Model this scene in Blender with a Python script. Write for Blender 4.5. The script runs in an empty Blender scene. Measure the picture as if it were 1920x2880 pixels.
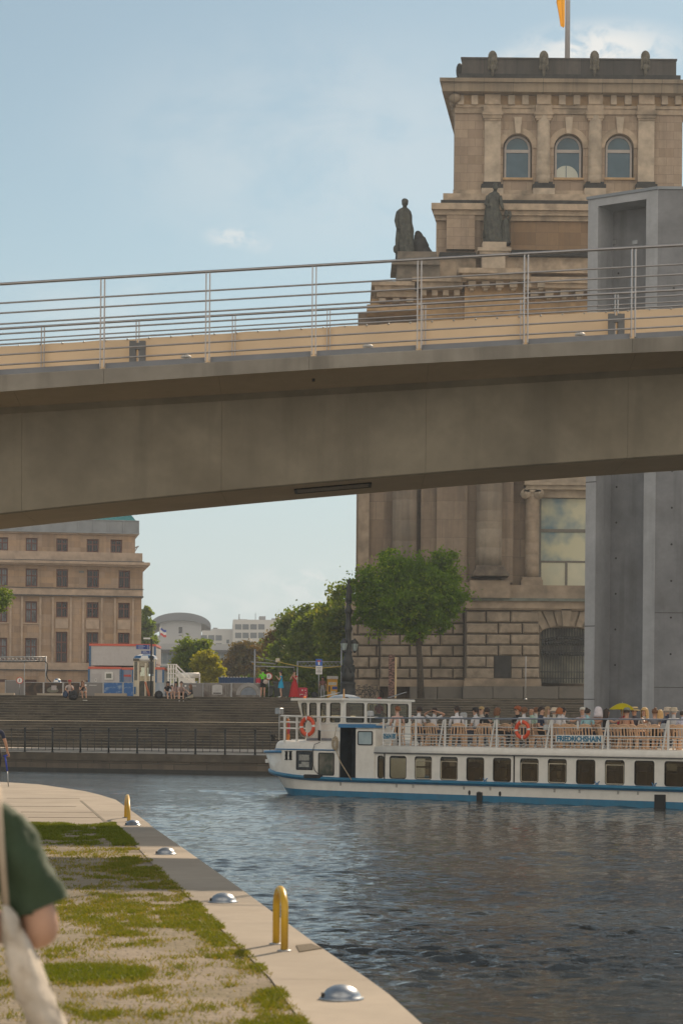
import bpy, bmesh, math, random
import numpy as np
from mathutils import Vector, Matrix, noise
R = math.radians
rng = random.Random(7)
NR = np.random.RandomState(11)
SC = bpy.context.scene
COL = SC.collection
# ---------------------------------------------------------------- camera model (photo pixels <-> world)
F, CX, YH, EYE, ROLL = 6300.0, 960.0, 2045.0, 2.25, 0.0087
CR, SR = math.cos(ROLL), math.sin(ROLL)
CAM = Vector((0, 0, EYE))
def ray(px, py):
    u, v = (px - CX) / F, -(py - YH) / F
    return Vector((u * CR - v * SR, 1.0, u * SR + v * CR))
def W(px, py, d): return CAM + ray(px, py) * d
def onz(px, py, z):
    r = ray(px, py); return CAM + r * ((z - EYE) / r.z)
def crop(sc, ox, oy): return lambda x, y: (ox + x / sc, oy + y / sc)
# ---------------------------------------------------------------- mesh builder
class MB:
    def __init__(s): s.v = []; s.f = []; s.m = []; s.sm = []
    def add(s, vs, fs, mi=0, smooth=False):
        b = len(s.v); s.v += [tuple(p) for p in vs]
        for f in fs: s.f.append([b + i for i in f]); s.m.append(mi); s.sm.append(smooth)
        return s
    def hexa(s, p, mi=0):   # p: 4 bottom (ccw) + 4 top
        return s.add(p, [(3, 2, 1, 0), (4, 5, 6, 7), (0, 1, 5, 4), (1, 2, 6, 5), (2, 3, 7, 6), (3, 0, 4, 7)], mi)
    def box(s, x0, x1, y0, y1, z0, z1, mi=0):
        return s.hexa([(x0, y0, z0), (x1, y0, z0), (x1, y1, z0), (x0, y1, z0), (x0, y0, z1), (x1, y0, z1), (x1, y1, z1), (x0, y1, z1)], mi)
    def bbox(s, x0, x1, y0, y1, z0, z1, b=.02, mi=0):  # box with chamfered vertical + top edges
        pl = [(x0 + b, y0), (x1 - b, y0), (x1, y0 + b), (x1, y1 - b), (x1 - b, y1), (x0 + b, y1), (x0, y1 - b), (x0, y0 + b)]
        cx, cy = (x0 + x1) / 2, (y0 + y1) / 2
        def sh(q): return (q[0] - b * (1 if q[0] > cx else -1), q[1] - b * (1 if q[1] > cy else -1))
        n = 8; vs = [(q[0], q[1], z0) for q in pl] + [(q[0], q[1], z1 - b) for q in pl] + [(*sh(q), z1) for q in pl]
        fs = [tuple(range(n - 1, -1, -1)), tuple(range(2 * n, 3 * n))]
        for k in range(2):
            for i in range(n): fs.append((k * n + i, k * n + (i + 1) % n, (k + 1) * n + (i + 1) % n, (k + 1) * n + i))
        return s.add(vs, fs, mi)
    def tube(s, pts, r, n=8, mi=0, closed=False, cap=True, smooth=True):
        pts = [Vector(p) for p in pts]; k = len(pts)
        rs = r if isinstance(r, (list, tuple)) else [r] * k
        vs = []; up = None
        for i, p in enumerate(pts):
            if closed: t = pts[(i + 1) % k] - pts[i - 1]
            else: t = pts[min(i + 1, k - 1)] - pts[max(i - 1, 0)]
            if t.length < 1e-9: t = Vector((0, 0, 1))
            t.normalize()
            if up is None: up = t.orthogonal().normalized()
            else:
                up = up - t * up.dot(t)
                up = up.normalized() if up.length > 1e-6 else t.orthogonal().normalized()
            b = t.cross(up)
            for j in range(n):
                a = 2 * math.pi * j / n
                vs.append(p + (up * math.cos(a) + b * math.sin(a)) * rs[i])
        fs = []
        for i in range(k if closed else k - 1):
            i2 = (i + 1) % k
            for j in range(n): fs.append((i * n + j, i * n + (j + 1) % n, i2 * n + (j + 1) % n, i2 * n + j))
        if cap and not closed: fs += [tuple(range(n - 1, -1, -1)), tuple(range((k - 1) * n, k * n))]
        return s.add(vs, fs, mi, smooth)
    def bar(s, a, b, w, h=None, mi=0):  # square bar between two points
        h = w if h is None else h
        a, b = Vector(a), Vector(b); t = (b - a).normalized()
        u = Vector((0, 0, 1)) if abs(t.z) < .9 else Vector((0, 1, 0))
        x = t.cross(u).normalized(); y = x.cross(t)
        q = [(-1, -1), (1, -1), (1, 1), (-1, 1)]
        return s.hexa([a + x * (i * w / 2) + y * (j * h / 2) for i, j in q] + [b + x * (i * w / 2) + y * (j * h / 2) for i, j in q], mi)
    def lathe(s, prof, c=(0, 0, 0), n=16, mi=0, a0=0, a1=2 * math.pi, smooth=True, sy=1.0):
        full = abs(a1 - a0 - 2 * math.pi) < 1e-6; m = n if full else n + 1
        vs = []
        for r, z in prof:
            for j in range(m):
                a = a0 + (a1 - a0) * j / n
                vs.append((c[0] + r * math.cos(a), c[1] + r * math.sin(a) * sy, c[2] + z))
        fs = []
        for i in range(len(prof) - 1):
            for j in range(n):
                j2 = (j + 1) % m
                fs.append((i * m + j, i * m + j2, (i + 1) * m + j2, (i + 1) * m + j))
        if full:
            fs.append(tuple(range(m - 1, -1, -1))); fs.append(tuple(range((len(prof) - 1) * m, len(prof) * m)))
        return s.add(vs, fs, mi, smooth)
    def ball(s, c, rx, ry=None, rz=None, n=12, m=8, mi=0, nz=0, seed=0):
        ry = rx if ry is None else ry; rz = rx if rz is None else rz
        vs = [(c[0], c[1], c[2] - rz)]
        for i in range(1, m):
            t = -math.pi / 2 + math.pi * i / m
            for j in range(n):
                a = 2 * math.pi * j / n; d = Vector((math.cos(t) * math.cos(a), math.cos(t) * math.sin(a), math.sin(t)))
                k = 1 + (nz * noise.noise(d * 2.3 + Vector((seed, seed * 1.7, 0))) if nz else 0)
                vs.append((c[0] + rx * d.x * k, c[1] + ry * d.y * k, c[2] + rz * d.z * k))
        vs.append((c[0], c[1], c[2] + rz))
        fs = []
        for j in range(n):
            fs.append((0, 1 + (j + 1) % n, 1 + j)); fs.append((len(vs) - 1, 1 + (m - 2) * n + j, 1 + (m - 2) * n + (j + 1) % n))
            for i in range(m - 2): fs.append((1 + i * n + j, 1 + i * n + (j + 1) % n, 1 + (i + 1) * n + (j + 1) % n, 1 + (i + 1) * n + j))
        return s.add(vs, fs, mi, True)
    def prism(s, poly, f, o0, o1, mi=0, mcap=None):  # poly of (a,b); f(a,b,o)->point ; extruded from o0 to o1
        n = len(poly); vs = [f(a, b, o0) for a, b in poly] + [f(a, b, o1) for a, b in poly]
        s.add(vs, [(i, (i + 1) % n, n + (i + 1) % n, n + i) for i in range(n)], mi)
        return s.add(vs, [tuple(range(n - 1, -1, -1)), tuple(range(n, 2 * n))], mi if mcap is None else mcap)
    def ring(s, outer, inner, f, o0, o1, mi=0):  # frame between two loops of equal length
        n = len(outer); vs = []
        for o in (o0, o1): vs += [f(a, b, o) for a, b in outer] + [f(a, b, o) for a, b in inner]
        fs = []
        for i in range(n):
            j = (i + 1) % n
            fs += [(i, j, n + j, n + i), (2 * n + i, 3 * n + i, 3 * n + j, 2 * n + j), (i, 2 * n + i, 2 * n + j, j), (n + i, n + j, 3 * n + j, 3 * n + i)]
        return s.add(vs, fs, mi)
    def loft(s, rows, mi=0, smooth=True, closed=False, caps=False):
        n = len(rows[0]); vs = [p for r in rows for p in r]; fs = []
        for i in range(len(rows) - 1):
            for j in range(n if closed else n - 1):
                fs.append((i * n + j, i * n + (j + 1) % n, (i + 1) * n + (j + 1) % n, (i + 1) * n + j))
        if caps: fs += [tuple(range(n - 1, -1, -1)), tuple(range((len(rows) - 1) * n, len(rows) * n))]
        return s.add(vs, fs, mi, smooth)
    def xform(s, M): s.v = [tuple(M @ Vector(p)) for p in s.v]; return s
    def mesh(s, name, mats, off=None):
        me = bpy.data.meshes.new(name)
        vs = s.v if off is None else [(a - off[0], b - off[1], c - off[2]) for a, b, c in s.v]
        me.from_pydata(vs, [], s.f)
        for m in (mats if isinstance(mats, (list, tuple)) else [mats]): me.materials.append(m)
        me.polygons.foreach_set('material_index', s.m); me.polygons.foreach_set('use_smooth', s.sm)
        bm = bmesh.new(); bm.from_mesh(me); bmesh.ops.recalc_face_normals(bm, faces=bm.faces[:]); bm.to_mesh(me); bm.free()
        me.update(); return me
def rrect(x0, x1, z0, z1, r, k=4):
    p = []
    for cx, cz, a in ((x1 - r, z0 + r, -90), (x1 - r, z1 - r, 0), (x0 + r, z1 - r, 90), (x0 + r, z0 + r, 180)):
        for i in range(k + 1):
            t = R(a + 90 * i / k); p.append((cx + r * math.cos(t), cz + r * math.sin(t)))
    return p
def sqloop(x0, x1, z0, z1, k=4):  # square loop matching rrect's vertex count
    p = []
    for cx, cz in ((x1, z0), (x1, z1), (x0, z1), (x0, z0)): p += [(cx, cz)] * (k + 1)
    return p
# ---------------------------------------------------------------- things and parts
def tag(o, label=None, cat=None, group=None, kind=None):
    if label: o['label'] = label
    if cat: o['category'] = cat
    if group: o['group'] = group
    if kind: o['kind'] = kind
    return o
def wloc(o):
    l = Vector(o.location)
    while o.parent: o = o.parent; l = l + o.location
    return l
def thing(name, label, cat, loc=(0, 0, 0), rz=0.0, group=None):
    o = bpy.data.objects.new(name, None); COL.objects.link(o); o.empty_display_size = .2
    o.location = loc; o.rotation_euler = (0, 0, rz); return tag(o, label, cat, group)
def part(name, mb, mats=None, parent=None, local=True, loc=None):
    """local=False: vertices are world coordinates (parent must not be rotated)"""
    off = None if local or parent is None else wloc(parent)
    me = mb if isinstance(mb, bpy.types.Mesh) else mb.mesh(name, mats, off)
    o = bpy.data.objects.new(name, me); COL.objects.link(o)
    if parent is not None: o.parent = parent
    if loc is not None: o.location = loc
    return o
def solo(name, mb, mats, label, cat, loc=(0, 0, 0), group=None, local=False):
    o = part(name, mb.mesh(name, mats, None if local else loc), None); o.location = loc
    return tag(o, label, cat, group)
def struct(name, mb, mats):
    o = part(name, mb, mats); return tag(o, kind='structure')
def copy_tree(o, parent=None):
    c = o.copy(); COL.objects.link(c); c.parent = parent
    for ch in list(o.children): copy_tree(ch, c)
    return c
class Fac:  # a vertical plane with its own in-plane coordinates
    def __init__(s, px, d, yaw=0.0):
        p = W(px, YH, d); s.o = Vector((p.x, p.y, 0)); s.t = Vector((math.cos(yaw), math.sin(yaw), 0)); s.n = Vector((math.sin(yaw), -math.cos(yaw), 0))
    def sz(s, px, py, off=0.0):
        r = ray(px, py); o = s.o + s.n * off; k = (o - CAM).dot(s.n) / r.dot(s.n); p = CAM + r * k
        return (p - s.o).dot(s.t), p.z
    def pt(s, a, z, off=0.0): return s.o + s.t * a + s.n * off + Vector((0, 0, z))
    def rect(s, x0, y0, x1, y1):
        xm, ym = (x0 + x1) / 2, (y0 + y1) / 2
        return s.sz(x0, ym)[0], s.sz(x1, ym)[0], s.sz(xm, y1)[1], s.sz(xm, y0)[1]
    def bx(s, mb, x0, y0, x1, y1, o0, o1, mi=0):
        a0, a1, z0, z1 = s.rect(x0, y0, x1, y1); return s.b(mb, a0, a1, z0, z1, o0, o1, mi)
    def b(s, mb, a0, a1, z0, z1, o0, o1, mi=0):
        P = s.pt
        return mb.hexa([P(a0, z0, o1), P(a1, z0, o1), P(a1, z0, o0), P(a0, z0, o0), P(a0, z1, o1), P(a1, z1, o1), P(a1, z1, o0), P(a0, z1, o0)], mi)
# ---------------------------------------------------------------- materials
class NT:
    def __init__(s, name):
        s.m = bpy.data.materials.new(name); s.m.use_nodes = True; s.t = s.m.node_tree; s.n = s.t.nodes; s.l = s.t.links
        s.bs = s.n['Principled BSDF']; s.out = s.n['Material Output']
        tc = s.n.new('ShaderNodeTexCoord'); s.co = tc.outputs['Object']; s.geo = None
    def node(s, typ, **kw):
        n = s.n.new('ShaderNode' + typ)
        for k, v in kw.items(): setattr(n, k, v)
        return n
    def put(s, sock, v):
        if isinstance(v, bpy.types.NodeSocket): s.l.new(v, sock)
        elif isinstance(v, (tuple, list)) and len(v) == 3 and sock.type == 'RGBA': sock.default_value = (*v, 1)
        else: sock.default_value = v
    def mapv(s, sc=(1, 1, 1), co=None, rot=(0, 0, 0)):
        n = s.node('Mapping'); s.put(n.inputs['Vector'], co or s.co); n.inputs['Scale'].default_value = sc; n.inputs['Rotation'].default_value = rot; return n.outputs[0]
    def noise(s, scale, detail=4, co=None, rough=.55, dist=0):
        n = s.node('TexNoise'); s.put(n.inputs['Vector'], co or s.co); n.inputs['Scale'].default_value = scale; n.inputs['Detail'].default_value = detail
        n.inputs['Roughness'].default_value = rough; n.inputs['Distortion'].default_value = dist; return n.outputs['Fac']
    def ramp(s, fac, a, b, ca=0.0, cb=1.0):
        n = s.node('MapRange'); n.clamp = True; s.put(n.inputs['Value'], fac)
        n.inputs['From Min'].default_value = a; n.inputs['From Max'].default_value = b; n.inputs['To Min'].default_value = ca; n.inputs['To Max'].default_value = cb; return n.outputs[0]
    def mix(s, fac, a, b, mode='MIX'):
        n = s.node('Mix', data_type='RGBA', blend_type=mode); s.put(n.inputs[0], fac); s.put(n.inputs[6], a); s.put(n.inputs[7], b); return n.outputs[2]
    def math(s, op, a, b=0.0):
        n = s.node('Math', operation=op); s.put(n.inputs[0], a); s.put(n.inputs[1], b); return n.outputs[0]
    def bump(s, h, strength=.3, dist=.02, normal=None):
        n = s.node('Bump'); s.put(n.inputs['Height'], h); n.inputs['Strength'].default_value = strength; n.inputs['Distance'].default_value = dist
        if normal is not None: s.put(n.inputs['Normal'], normal)
        return n.outputs[0]
    def done(s, col, rough=.8, bump=None, **kw):
        s.put(s.bs.inputs['Base Color'], col); s.put(s.bs.inputs['Roughness'], rough)
        if bump is not None: s.put(s.bs.inputs['Normal'], bump)
        for k, v in kw.items(): s.put(s.bs.inputs[k.replace('_', ' ')], v)
        return s.m
def mul(c, k): return tuple(min(1, x * k) for x in c)
def plain(name, c, rough=.7, var=.18, scale=6, bump=.0, dirt=0.0, dirtc=(.05, .045, .035), dscale=1.2, **kw):
    t = NT(name); n = t.noise(scale)
    col = t.mix(t.ramp(n, .3, .7), mul(c, 1 - var), mul(c, 1 + var))
    if dirt: col = t.mix(t.ramp(t.noise(dscale, 6), .5, .75, 0, dirt), col, dirtc)
    b = t.bump(t.noise(scale * 6, 3), bump, .02) if bump else None
    return t.done(col, rough, b, **kw)
def wallco(t):   # (x, z, y) so that brick courses run along walls facing -Y
    s = t.node('SeparateXYZ'); t.put(s.inputs[0], t.co); c = t.node('CombineXYZ')
    t.put(c.inputs[0], s.outputs[0]); t.put(c.inputs[1], s.outputs[2]); return c.outputs[0]
def ashlar(name, c1, c2, cm, bw, bh, mortar=.012, dark=.35, rough=.85, bump=.3, streak=True, soot=(.07, .06, .05)):
    t = NT(name); co = wallco(t)
    b = t.node('TexBrick'); t.put(b.inputs['Vector'], co)
    t.put(b.inputs['Color1'], c1); t.put(b.inputs['Color2'], c2); t.put(b.inputs['Mortar'], cm)
    b.inputs['Scale'].default_value = 1; b.inputs['Mortar Size'].default_value = mortar; b.inputs['Mortar Smooth'].default_value = .3
    b.inputs['Brick Width'].default_value = bw; b.inputs['Row Height'].default_value = bh; b.inputs['Bias'].default_value = 0
    # a second, coarser per-block tone
    v = t.node('TexWhiteNoise', noise_dimensions='2D')
    sn = t.node('VectorMath', operation='SNAP'); t.put(sn.inputs[0], co); sn.inputs[1].default_value = (bw, bh, 1); t.put(v.inputs['Vector'], sn.outputs[0])
    col = t.mix(t.ramp(v.outputs['Value'], .6, 1, 0, .6), b.outputs['Color'], (c1[0] * .6, c1[1] * .56, c1[2] * .52))
    col = t.mix(t.ramp(t.noise(3, 6), .35, .7, 0, .35), col, mul(c2, .7))
    col = t.mix(t.ramp(t.noise(.35, 5), .45, .72, 0, dark), col, soot)
    if streak: col = t.mix(t.ramp(t.noise(1, 5, t.mapv((1.6, 1.6, .12))), .48, .74, 0, min(1, dark * 1.5)), col, soot)
    bp = t.bump(t.math('ADD', t.math('MULTIPLY', b.outputs['Fac'], -1.0), t.math('MULTIPLY', t.noise(22, 3), .25)), bump, .03)
    return t.done(col, rough, bp)
def concrete(name, c, var=.2, streak=.4, stain=.35, joints=None, rough=.85, edge=None):
    t = NT(name)
    col = t.mix(t.ramp(t.noise(.9, 6), .3, .7), mul(c, 1 - var), mul(c, 1 + var))
    col = t.mix(t.ramp(t.noise(7, 5), .4, .75, 0, .25), col, mul(c, .7))
    col = t.mix(t.ramp(t.noise(1, 5, t.mapv((2.2, 2.2, .18))), .5, .8, 0, streak), col, mul(c, .45))
    col = t.mix(t.ramp(t.noise(.33, 4, dist=.6), .52, .75, 0, stain), col, mul((c[0], c[1] * .93, c[2] * .82), .5))
    bp = t.bump(t.noise(40, 4), .15, .01)
    return t.done(col, rough, bp)
def metal(name, c, rough=.35, var=.08): return plain(name, c, rough, var, 9, Metallic=1.0)
def paint(name, c, rough=.35, var=.05, dirt=.12): return plain(name, c, rough, var, 4, dirt=dirt, dscale=2.5, dirtc=(.22, .17, .11))
def glassy(name, tint=(.6, .65, .6), mixf=.75, rough=.02):
    t = NT(name); t.n.remove(t.bs)
    tr = t.node('BsdfTransparent'); t.put(tr.inputs[0], tint); gl = t.node('BsdfGlossy'); t.put(gl.inputs[0], (.9, .9, .9)); gl.inputs['Roughness'].default_value = rough
    fr = t.node('LayerWeight'); fr.inputs[0].default_value = .5
    f = t.math('ADD', t.math('MULTIPLY', t.math('POWER', fr.outputs['Facing'], 4.0), .6), .035)
    mx = t.node('MixShader'); t.put(mx.inputs[0], f); t.l.new(tr.outputs[0], mx.inputs[1]); t.l.new(gl.outputs[0], mx.inputs[2]); t.l.new(mx.outputs[0], t.out.inputs[0])
    return t.m
def darkglass(name, c, rough=.06, wob=.0, c2=None, sc=.8):
    t = NT(name)
    col = t.mix(t.ramp(t.noise(sc, 3), .4, .62), c, c2 or mul(c, .5))
    b = t.bump(t.noise(1.5, 2), wob, .05) if wob else None
    return t.done(col, rough, b, Specular_IOR_Level=.45)
def leafmat(name, c1, c2, c3, trans=.35):
    t = NT(name); t.n.remove(t.bs)
    at = t.node('Attribute', attribute_name='rnd')
    v = at.outputs['Fac']
    col = t.mix(t.ramp(v, 0, .55), c1, c2); col = t.mix(t.ramp(v, .7, 1), col, c3)
    d = t.node('BsdfPrincipled'); t.put(d.inputs['Base Color'], col); d.inputs['Roughness'].default_value = .55; d.inputs['Specular IOR Level'].default_value = .15
    tr = t.node('BsdfTranslucent'); t.put(tr.inputs[0], t.mix(1.0, col, (1.3, 1.25, .35), 'MULTIPLY'))
    mx = t.node('MixShader'); mx.inputs[0].default_value = trans; t.l.new(d.outputs[0], mx.inputs[1]); t.l.new(tr.outputs[0], mx.inputs[2]); t.l.new(mx.outputs[0], t.out.inputs[0])
    return t.m
def cloth_thin(name, c, trans):
    t = NT(name); col = t.mix(t.ramp(t.noise(1.5, 4), .3, .7), mul(c, .95), mul(c, 1.05)); t.put(t.bs.inputs['Base Color'], col); t.bs.inputs['Roughness'].default_value = .9
    tr = t.node('BsdfTranslucent'); t.put(tr.inputs[0], col); mx = t.node('MixShader'); mx.inputs[0].default_value = trans; t.l.new(t.bs.outputs[0], mx.inputs[1]); t.l.new(tr.outputs[0], mx.inputs[2]); t.l.new(mx.outputs[0], t.out.inputs[0]); return t.m
M = {}
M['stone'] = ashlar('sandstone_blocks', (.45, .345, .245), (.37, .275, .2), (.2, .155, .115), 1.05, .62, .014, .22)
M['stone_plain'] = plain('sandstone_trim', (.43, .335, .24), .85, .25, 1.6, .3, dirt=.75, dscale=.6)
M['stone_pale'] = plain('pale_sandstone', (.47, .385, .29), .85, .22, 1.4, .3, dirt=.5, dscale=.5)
M['stone_warm'] = plain('warm_sandstone', (.45, .30, .16), .85, .2, 1.5, .2, dirt=.25, dscale=.5)
M['stone_dark'] = plain('blackened_stone', (.03, .029, .028), .85, .5, 1.8, .3, dirt=.3, dscale=1.5, dirtc=(.1, .085, .065))
M['stone_low'] = ashlar('lower_sandstone_blocks', (.33, .25, .175), (.25, .19, .14), (.12, .095, .07), 1.15, 1.3, .014, .4)  # darker copies of the sandstone for the lower front
M['trim_low'] = plain('lower_sandstone_trim', (.30, .235, .17), .85, .25, 1.2, .25, dirt=.55, dscale=.45)
M['pale_low'] = plain('lower_pale_sandstone', (.36, .295, .22), .85, .22, 1.2, .25, dirt=.45, dscale=.45)
M['stone_grey'] = ashlar('dark_grey_blocks', (.085, .08, .075), (.06, .055, .05), (.03, .03, .03), 2.6, 1.2, .02, .35)
M['rustic'] = plain('rusticated_stone', (.27, .22, .165), .9, .3, 2.2, .8, dirt=.55, dscale=.55)
M['groove'] = plain('stone_joint', (.12, .1, .08), .95)
M['bronze'] = plain('weathered_bronze', (.05, .052, .042), .6, .5, 3.5, .3, dirt=.4, dscale=2.5, dirtc=(.15, .15, .1))
M['palace'] = ashlar('palace_sandstone', (.45, .30, .18), (.40, .29, .21), (.25, .18, .13), 1.35, .66, .01, .25)
M['palace_trim'] = plain('palace_trim', (.42, .32, .24), .85, .18, 1.3, .15, dirt=.35, dscale=.5)
M['dark_line'] = plain('lead_flashing', (.05, .05, .05), .6)
M['zinc'] = plain('zinc_sheet', (.24, .26, .28), .5, .12, .8, Metallic=.3)
M['conc_bridge'] = concrete('weathered_bridge_concrete', (.225, .20, .152), .24, .55, .6); M['conc_soffit_lit'] = concrete('soffit_concrete_lit', (.45, .37, .27), .08, .0, .15)  # paler soffit copy carries the light thrown up by the water
M['conc_edge'] = concrete('bridge_edge_concrete', (.27, .25, .215), .2, .85, .55)
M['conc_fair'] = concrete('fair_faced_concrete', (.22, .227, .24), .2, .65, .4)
M['conc_fin_lit'] = concrete('fin_concrete_lit', (.39, .40, .415), .14, .5, .3)  # paler concrete paints the sky light on the fin faces
M['quay'] = concrete('quay_concrete', (.36, .305, .24), .13, .0, .3)
M['steel'] = metal('stainless_steel', (.36, .35, .35), .38)
M['steel_dull'] = plain('galvanised_steel', (.38, .39, .4), .45, .1, 9, Metallic=.7)
M['kerb_metal'] = plain('grey_sheet_kerb', (.2, .215, .24), .55, .1, 3, dirt=.15)
M['white'] = paint('white_boat_paint', (.8, .77, .70))
M['white2'] = paint('white_paint', (.74, .73, .70), .5)
M['cream'] = paint('cream_paint', (.62, .55, .42), .5)
M['blue'] = paint('blue_boat_paint', (.035, .19, .40), .35, .1)
M['teal'] = paint('teal_boat_paint', (.02, .17, .30), .35, .12)
M['black'] = plain('black_rubber', (.018, .018, .018), .6)
M['iron'] = plain('black_cast_iron', (.022, .024, .024), .5, .3, 8)
M['yellow'] = paint('yellow_paint', (.6, .36, .02), .35, .08, .35)
M['orange'] = paint('lifebuoy_orange', (.72, .09, .03), .5, .06, .1)
M['red'] = paint('red_paint', (.5, .05, .03), .45)
M['chair'] = paint('beige_plastic', (.7, .46, .29), .45, .05, .05)
M['rope'] = plain('hemp_rope', (.42, .35, .25), .9, .3, 30)
M['glass_boat'] = glassy('boat_glass', (.76, .73, .62), .75)
M['win_sky'] = darkglass('tower_glass', (.035, .09, .13), .08, c2=(.06, .125, .18), sc=.5)
M['win_dark'] = darkglass('dark_pane', (.02, .022, .022), .08)
M['win_lit'] = darkglass('blind_pane', (.52, .5, .36), .1, c2=(.42, .43, .33), sc=.4)
M['win_teal'] = darkglass('teal_pane', (.05, .14, .19), .08, c2=(.3, .34, .3), sc=.55)
M['win_red'] = paint('red_brown_window_frame', (.13, .035, .02), .5)
M['canvas'] = cloth_thin('beige_canvas', (.66, .565, .44), .5)
M['bark'] = plain('tree_bark', (.07, .055, .04), .9, .4, 9, .5)
M['screen'] = plain('dark_screen', (.01, .01, .012), .3)
# ================================================================ PEOPLE
class Person: pass
PEOPLE = []; TEXTS = []
def mat_c(c, rough=.8):
    k = 'cloth_%d_%d_%d' % tuple(int(x * 999) for x in c)
    if k not in M: M[k] = plain('fabric', c, rough, .12, 14, .1)
    return M[k]
SKIN = [(.55, .33, .23), (.48, .27, .18), (.62, .4, .29), (.36, .2, .13)]
def mat_s(i):
    k = 'skin_%d' % i
    if k not in M: M[k] = plain('skin', SKIN[i], .5, .08, 10)
    return M[k]
def person(label, loc, rz, pose='sit', arms=('lap', 'lap'), top=(.6, .6, .6), bottom=(.06, .07, .1), skin=0, hair=(.06, .04, .03), hairlen=0.0, H=1.72, head=0.0,
           hat=None, hatc=None, sleeves=True, shorts=False, skirt=None, shoes=(.6, .6, .6), group=None, scale_hair=1.0, glasses=False, seat=.44, bag=None, beard=None, lean=0.0, fixed=None):
    p = Person(); p.__dict__.update(locals()); PEOPLE.append(p); return p
def build_skeleton(p):
    V = []; E = []; lab = []; rad = []
    def v(c, r): V.append(Vector(c)); rad.append(r); return len(V) - 1
    def e(a, b, l): E.append((a, b)); lab.append(l)
    sit = p.pose != 'stand'
    pz = {'stand': .93, 'sit': p.seat + .12, 'step': .12, 'floor': .12}[p.pose]
    y0 = 0 if not sit else -.05
    L = p.lean
    P = v((0, y0, pz), .125); S = v((0, y0 - .02 + L * .15, pz + .19), .12); C = v((0, y0 - .01 + L * .38, pz + .38), .128)
    N = v((0, y0 + L * .5 + .01, pz + .54), .056)
    hy = y0 + L * .55 + .03
    H1 = v((0, hy + .02, pz + .63), .072); H2 = v((0, hy + .005, pz + .715), .095); H3 = v((0, hy - .005, pz + .79), .068)
    e(P, S, 1 if p.bottom != 'none' else 0); e(S, C, 1); e(C, N, 1 if p.sleeves else 0); e(N, H1, 0); e(H1, H2, 0); e(H2, H3, 0)
    lab[0] = 2
    p.hc = Vector((0, hy + .002, pz + .715)); p.cz = pz + .38
    for sx in (-1, 1):
        sh = Vector((.175 * sx, y0 + L * .4, pz + .47)); a = v(sh, .062); e(C, a, 1)
        mode = p.arms[0 if sx < 0 else 1]
        if isinstance(mode, tuple): el, wr = Vector(mode[0]), Vector(mode[1])
        else:
            el, wr = {'down': ((.06, -.03, -.28), (.08, .06, -.52)), 'lap': ((.07, .02, -.27), (-.03, .25, -.33)), 'up': ((.26, .03, .14), (-.06, -.1, .25)),
                      'phone': ((.05, .1, -.25), (-.09, .27, -.05)), 'rail': ((.2, -.2, -.12), (.44, -.24, -.07)), 'knee': ((.1, .16, -.23), (0, .4, -.3)),
                      'out': ((.16, .2, -.1), (.22, .46, .02)), 'hold': ((.12, .1, -.22), (.1, .2, .08)), 'chin': ((.06, .18, -.24), (-.12, .22, .04)), 'back': ((.1, -.14, -.25), (.02, -.2, -.44))}[mode]
            el, wr = Vector((el[0] * sx, el[1], el[2])), Vector((wr[0] * sx, wr[1], wr[2]))
        q5 = 1.3 if p.fixed else 1; m = v(sh + el * (.74 if p.fixed else .5), .052); b = v(sh + el, .041 * q5); f = v(sh + el.lerp(wr, .35), .04 * q5); w = v(sh + wr, .027)
        e(a, m, 1 if p.sleeves else 0); e(m, b, 3 if p.sleeves == 'long' else 0); e(b, f, lab[-1] if p.sleeves == 'long' else 0); e(f, w, lab[-1])
        d = (wr - el).normalized(); q = d.cross(Vector((0, 0, 1))); q = q.normalized() if q.length > .1 else Vector((1, 0, 0))
        pal = v(sh + wr + d * .055, .03); e(w, pal, 0)
        nrm = q.cross(d)
        for i, ln in enumerate((.068, .076, .07, .056)):
            o = q * ((i - 1.5) * .02); k1 = v(V[pal] + o + d * (.045), .011); k2 = v(V[pal] + o * 1.1 + d * (.045 + ln * .5) - nrm * .008, .009); k3 = v(V[pal] + o * 1.1 + d * (.04 + ln * .9) - nrm * .026, .007)
            e(pal, k1, 0); e(k1, k2, 0); e(k2, k3, 0)
        t1 = v(V[w] + d * .03 - q * sx * .036, .012); t2 = v(V[w] + d * .065 - q * sx * .05, .009); e(w, t1, 0); e(t1, t2, 0)
    for sx in (-1, 1):
        if p.pose == 'stand': pts = [((.09, 0, .87), .1), ((.1, .005, .68), .085), ((.1, .015, .48), .06), ((.1, -.015, .3), .056), ((.1, -.03, .09), .038), ((.11, .1, .045), .036), ((.115, .17, .035), .026)]
        elif p.pose == 'sit': pts = [((.09, .02, pz - .04), .1), ((.11, .22, pz - .03), .083), ((.12, .42, pz - .03), .06), ((.12, .42, pz - .24), .055), ((.12, .4, .09), .038), ((.125, .52, .045), .036), ((.13, .58, .035), .026)]
        elif p.pose == 'step': pts = [((.09, .02, pz - .02), .1), ((.12, .2, pz + .08), .083), ((.14, .4, pz + .18), .06), ((.13, .45, pz - .05), .055), ((.13, .52, -.28), .038), ((.135, .64, -.31), .036), ((.14, .7, -.32), .026)]
        else: pts = [((.1, .02, pz - .02), .1), ((.2, .15, pz - .02), .08), ((.32, .3, pz - .04), .058), ((.18, .36, pz - .05), .05), ((.02 * sx + .02, .4, .07), .036), ((-.06, .42, .05), .034), ((-.11, .43, .05), .026)]
        prev = P
        for i, (c, r) in enumerate(pts):
            k = v((c[0] * sx, c[1] + y0, c[2]), r)
            l = 2 if i <= 1 else (0 if p.shorts and i < 5 else (4 if i >= 5 else 2))
            if p.shorts and i == 4: l = 0
            e(prev, k, l); prev = k
    return V, E, lab, rad
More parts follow.
